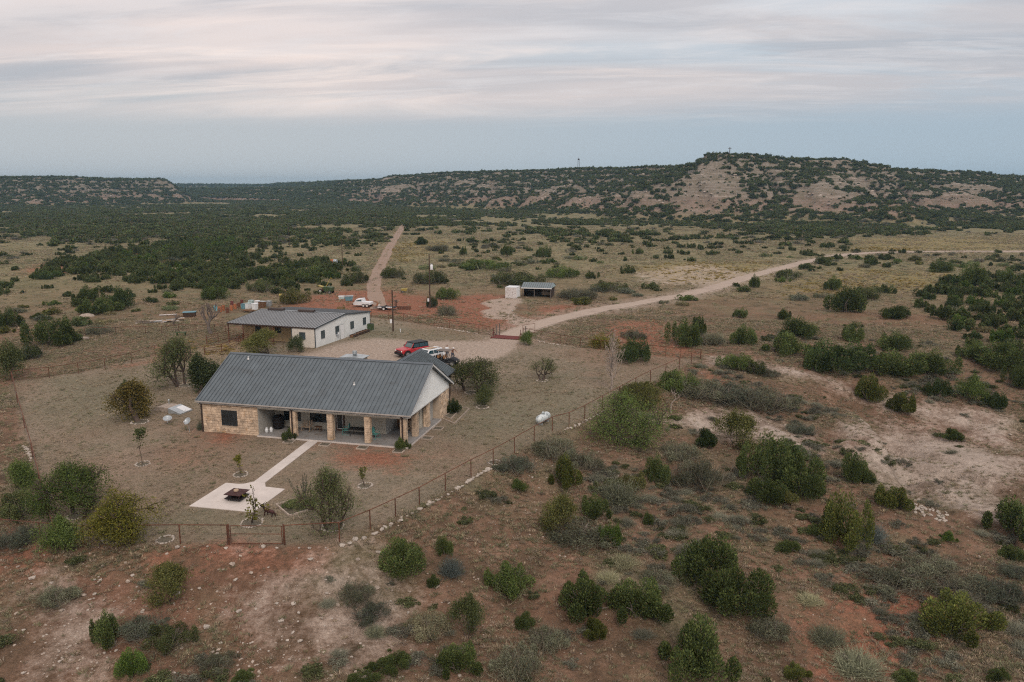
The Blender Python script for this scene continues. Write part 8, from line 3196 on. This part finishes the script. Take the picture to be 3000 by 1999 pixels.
# bushes of the near plain: brush one can pick out, each a thing
x, y = wedge_points(rng8, 16000, 128, 340)
clus = sstep(0.46, 0.62, fbm(x / 34.0, y / 34.0, 115, 3))
lefty = np.where(x < -35, 1.0, np.where(y < 250, 0.80, 0.40))
ok = off_floor(x, y) & (soft(x, y, RED + YELLOW, 3.0) < 0.4) & ~inside(x, y, _yardpoly) & ~((x > -62) & (x < 34) & (y < 150)) & ~((np.abs(x - 2) < 9) & (np.abs(y - 160) < 8)) & (seg_dist(x, y, TRACK)[0] > 5)
keep = ok & (rng8.random(len(x)) < 0.17 * clus * lefty + 0.008)
q = spaced(np.stack([x[keep], y[keep]], 1), 3.6)
q.sort(key=lambda p: p[0] ** 2 + p[1] ** 2)
for p in q[:230]:
    side_ = 'left' if p[0] < -0.09 * p[1] - 8 else 'right'
    nearw = 'nearer' if p[1] < 215 else 'farther'
    o = link('mesquite_shrub', _prng.choice(DOME_M + MAT_M), None, (p[0], p[1], gz(p[0], p[1]) - 0.05), _prng.uniform(0, 6.28))
    r_ = _prng.uniform(0.9, 2.1)
    o.scale = (r_ * 1.25, r_ * 1.15, r_ * _prng.uniform(0.7, 0.95))
    o.color = (*TINT[_prng.choice(['norm', 'dark', 'norm', 'gren', 'warm'])], 1)
    tag(o, 'olive brush dotting the %s plain %s of the dirt track' % (nearw, side_), 'brush', '%s brush %s of the track' % (nearw, side_))
rest = np.array(q[230:] if len(q) > 230 else q[-1:])
s_ = rng8.uniform(0.9, 2.0, len(rest))
scatter('plain_brush', 'olive brush dotting the far plain', 'brush', 'mid_brush', with_z(rest[:, 0], rest[:, 1], -0.05), s_ * 1.2, s_ * 0.8, seed=14)
keep = ok & (rng8.random(len(x)) < 0.020 * np.where(x < -35, 1.3, 0.8) * sstep(150, 200, np.hypot(x, y)) + 0.05 * lefty * sstep(0.52, 0.66, fbm(x / 26.0, y / 26.0, 117, 3)))
xb, yb = x[keep], y[keep]
s_ = rng8.uniform(0.8, 2.1, len(xb))
scatter('plain_junipers', 'dark junipers dotting the plain beyond the yard', 'junipers', 'mid_juniper', with_z(xb, yb, -0.05), s_ * 1.1, s_ * rng8.uniform(0.7, 1.05, len(xb)), seed=15)

# everything farther: one mass each
x, y = wedge_points(rng8, 75000, 320, 1080, math.radians(37))
hl = hillness(x, y)
rr_ = np.hypot(x, y)
px_ = x / np.maximum(y, 1)
band = sstep(360, 540, rr_ + 110 * (fbm(x / 80.0, y / 80.0, 131, 3) - 0.5) + np.where(px_ < -0.15, 80, 0) + np.where(px_ > 0.02, 55, 0))
gap = sstep(0.36, 0.48, fbm(x / 48.0, y / 48.0, 141, 3) - np.where(px_ > -0.12, 0.07, 0))
dens = (0.035 + 0.80 * band * gap) * (hl < 0.06)
openp = soft(x, y, RED + YELLOW, 5.0)
keep = (rng8.random(len(x)) < dens) & off_floor(x, y) & (openp < 0.3)
xb, yb = x[keep], y[keep]
m = rng8.random(len(xb)) < 0.60
s_ = rng8.uniform(1.3, 2.8, m.sum())
scatter('far_junipers', 'far dark junipers massed on the plain before the hills', 'junipers', 'far_juniper', with_z(xb[m], yb[m], -0.1), s_ * 1.15, s_ * rng8.uniform(0.7, 1.0, len(s_)), seed=11)
s_ = rng8.uniform(1.1, 2.4, (~m).sum())
scatter('far_brush', 'olive brush mixed among the far junipers on the plain', 'brush', 'far_brush', with_z(xb[~m], yb[~m], -0.1), s_ * 1.3, s_ * 0.8, seed=12)
# hills
for nm, r0_, r1_, num, k_ in (('hill_junipers', 480, 1450, 120000, 1.0), ('far_mesa_junipers', 1450, 2700, 60000, 2.0)):
    x, y = wedge_points(rng8, num, r0_, r1_, math.radians(37))
    hl = hillness(x, y)
    noi = fbm(x / 30.0, y / 30.0, 151, 3)
    top = sstep(0.60, 0.80, hl)
    foot = 1 - sstep(0.05, 0.28, hl)
    bare = np.exp(-(((x - 142) / 46.0) ** 2 + ((y - 560) / 75.0) ** 2)) * 0.24
    face = sstep(0.37, 0.47, noi + 0.16 * top + 0.10 * foot - bare + np.where(x < -250, 0.08, 0.02) + np.where(x > 215, 0.05, 0))
    keep = (hl > 0.04) & (rng8.random(len(x)) < (0.26 + 0.74 * face))
    bx, by = x[keep], y[keep]
    s_ = rng8.uniform(1.2, 3.1, len(bx)) * k_ * np.where(face[keep] < 0.3, 0.48, 1.0)
    if k_ == 1:
        lv = _hill(x, y)
        kr = (hl > 0.18) & (hl < 0.9) & (face < 0.55) & (rng8.random(len(x)) < 0.10 + 0.75 * (np.sin(lv * 1.15 + 2.0 * fbm(x / 60.0, y / 60.0, 85, 2)) > 0.55))
        sr = 0.6 + 2.4 * rng8.random(kr.sum()) ** 2
        scatter('hill_rocks', 'broken pale ledge rocks on the bare mesa faces', 'rocks', 'pebble', with_z(x[kr], y[kr], -0.2), sr * 1.3, sr * 0.8, seed=23)
    scatter(nm, 'junipers dotting the mesa slopes and tops' if k_ == 1 else 'junipers on the farthest mesa', 'junipers', 'far_juniper', with_z(bx, by, -0.15), s_, s_ * rng8.uniform(0.75, 1.1, len(s_)), seed=13)
print('scatter', len(xb), len(bx))

# ------------------------------------------------------------------ evening haze: a closed box of thin air round everything
def build_haze():
    m = MB()
    m.box(-4300, 4300, -4300, 4300, -30, 64)
    t = bpy.data.materials.new('haze')
    t.use_nodes = True
    t.node_tree.nodes.clear()
    v = t.node_tree.nodes.new('ShaderNodeVolumePrincipled')
    v.inputs['Color'].default_value = (0.34, 0.58, 0.78, 1)
    v.inputs['Density'].default_value = 0.00018
    v.inputs['Anisotropy'].default_value = 0.2
    o = t.node_tree.nodes.new('ShaderNodeOutputMaterial')
    t.node_tree.links.new(v.outputs[0], o.inputs['Volume'])
    MATS['haze'] = t
    h = m.build('haze', 'haze')
    tag(h, 'thin blue evening haze over the far mesas', 'haze', None, 'stuff')


build_haze()
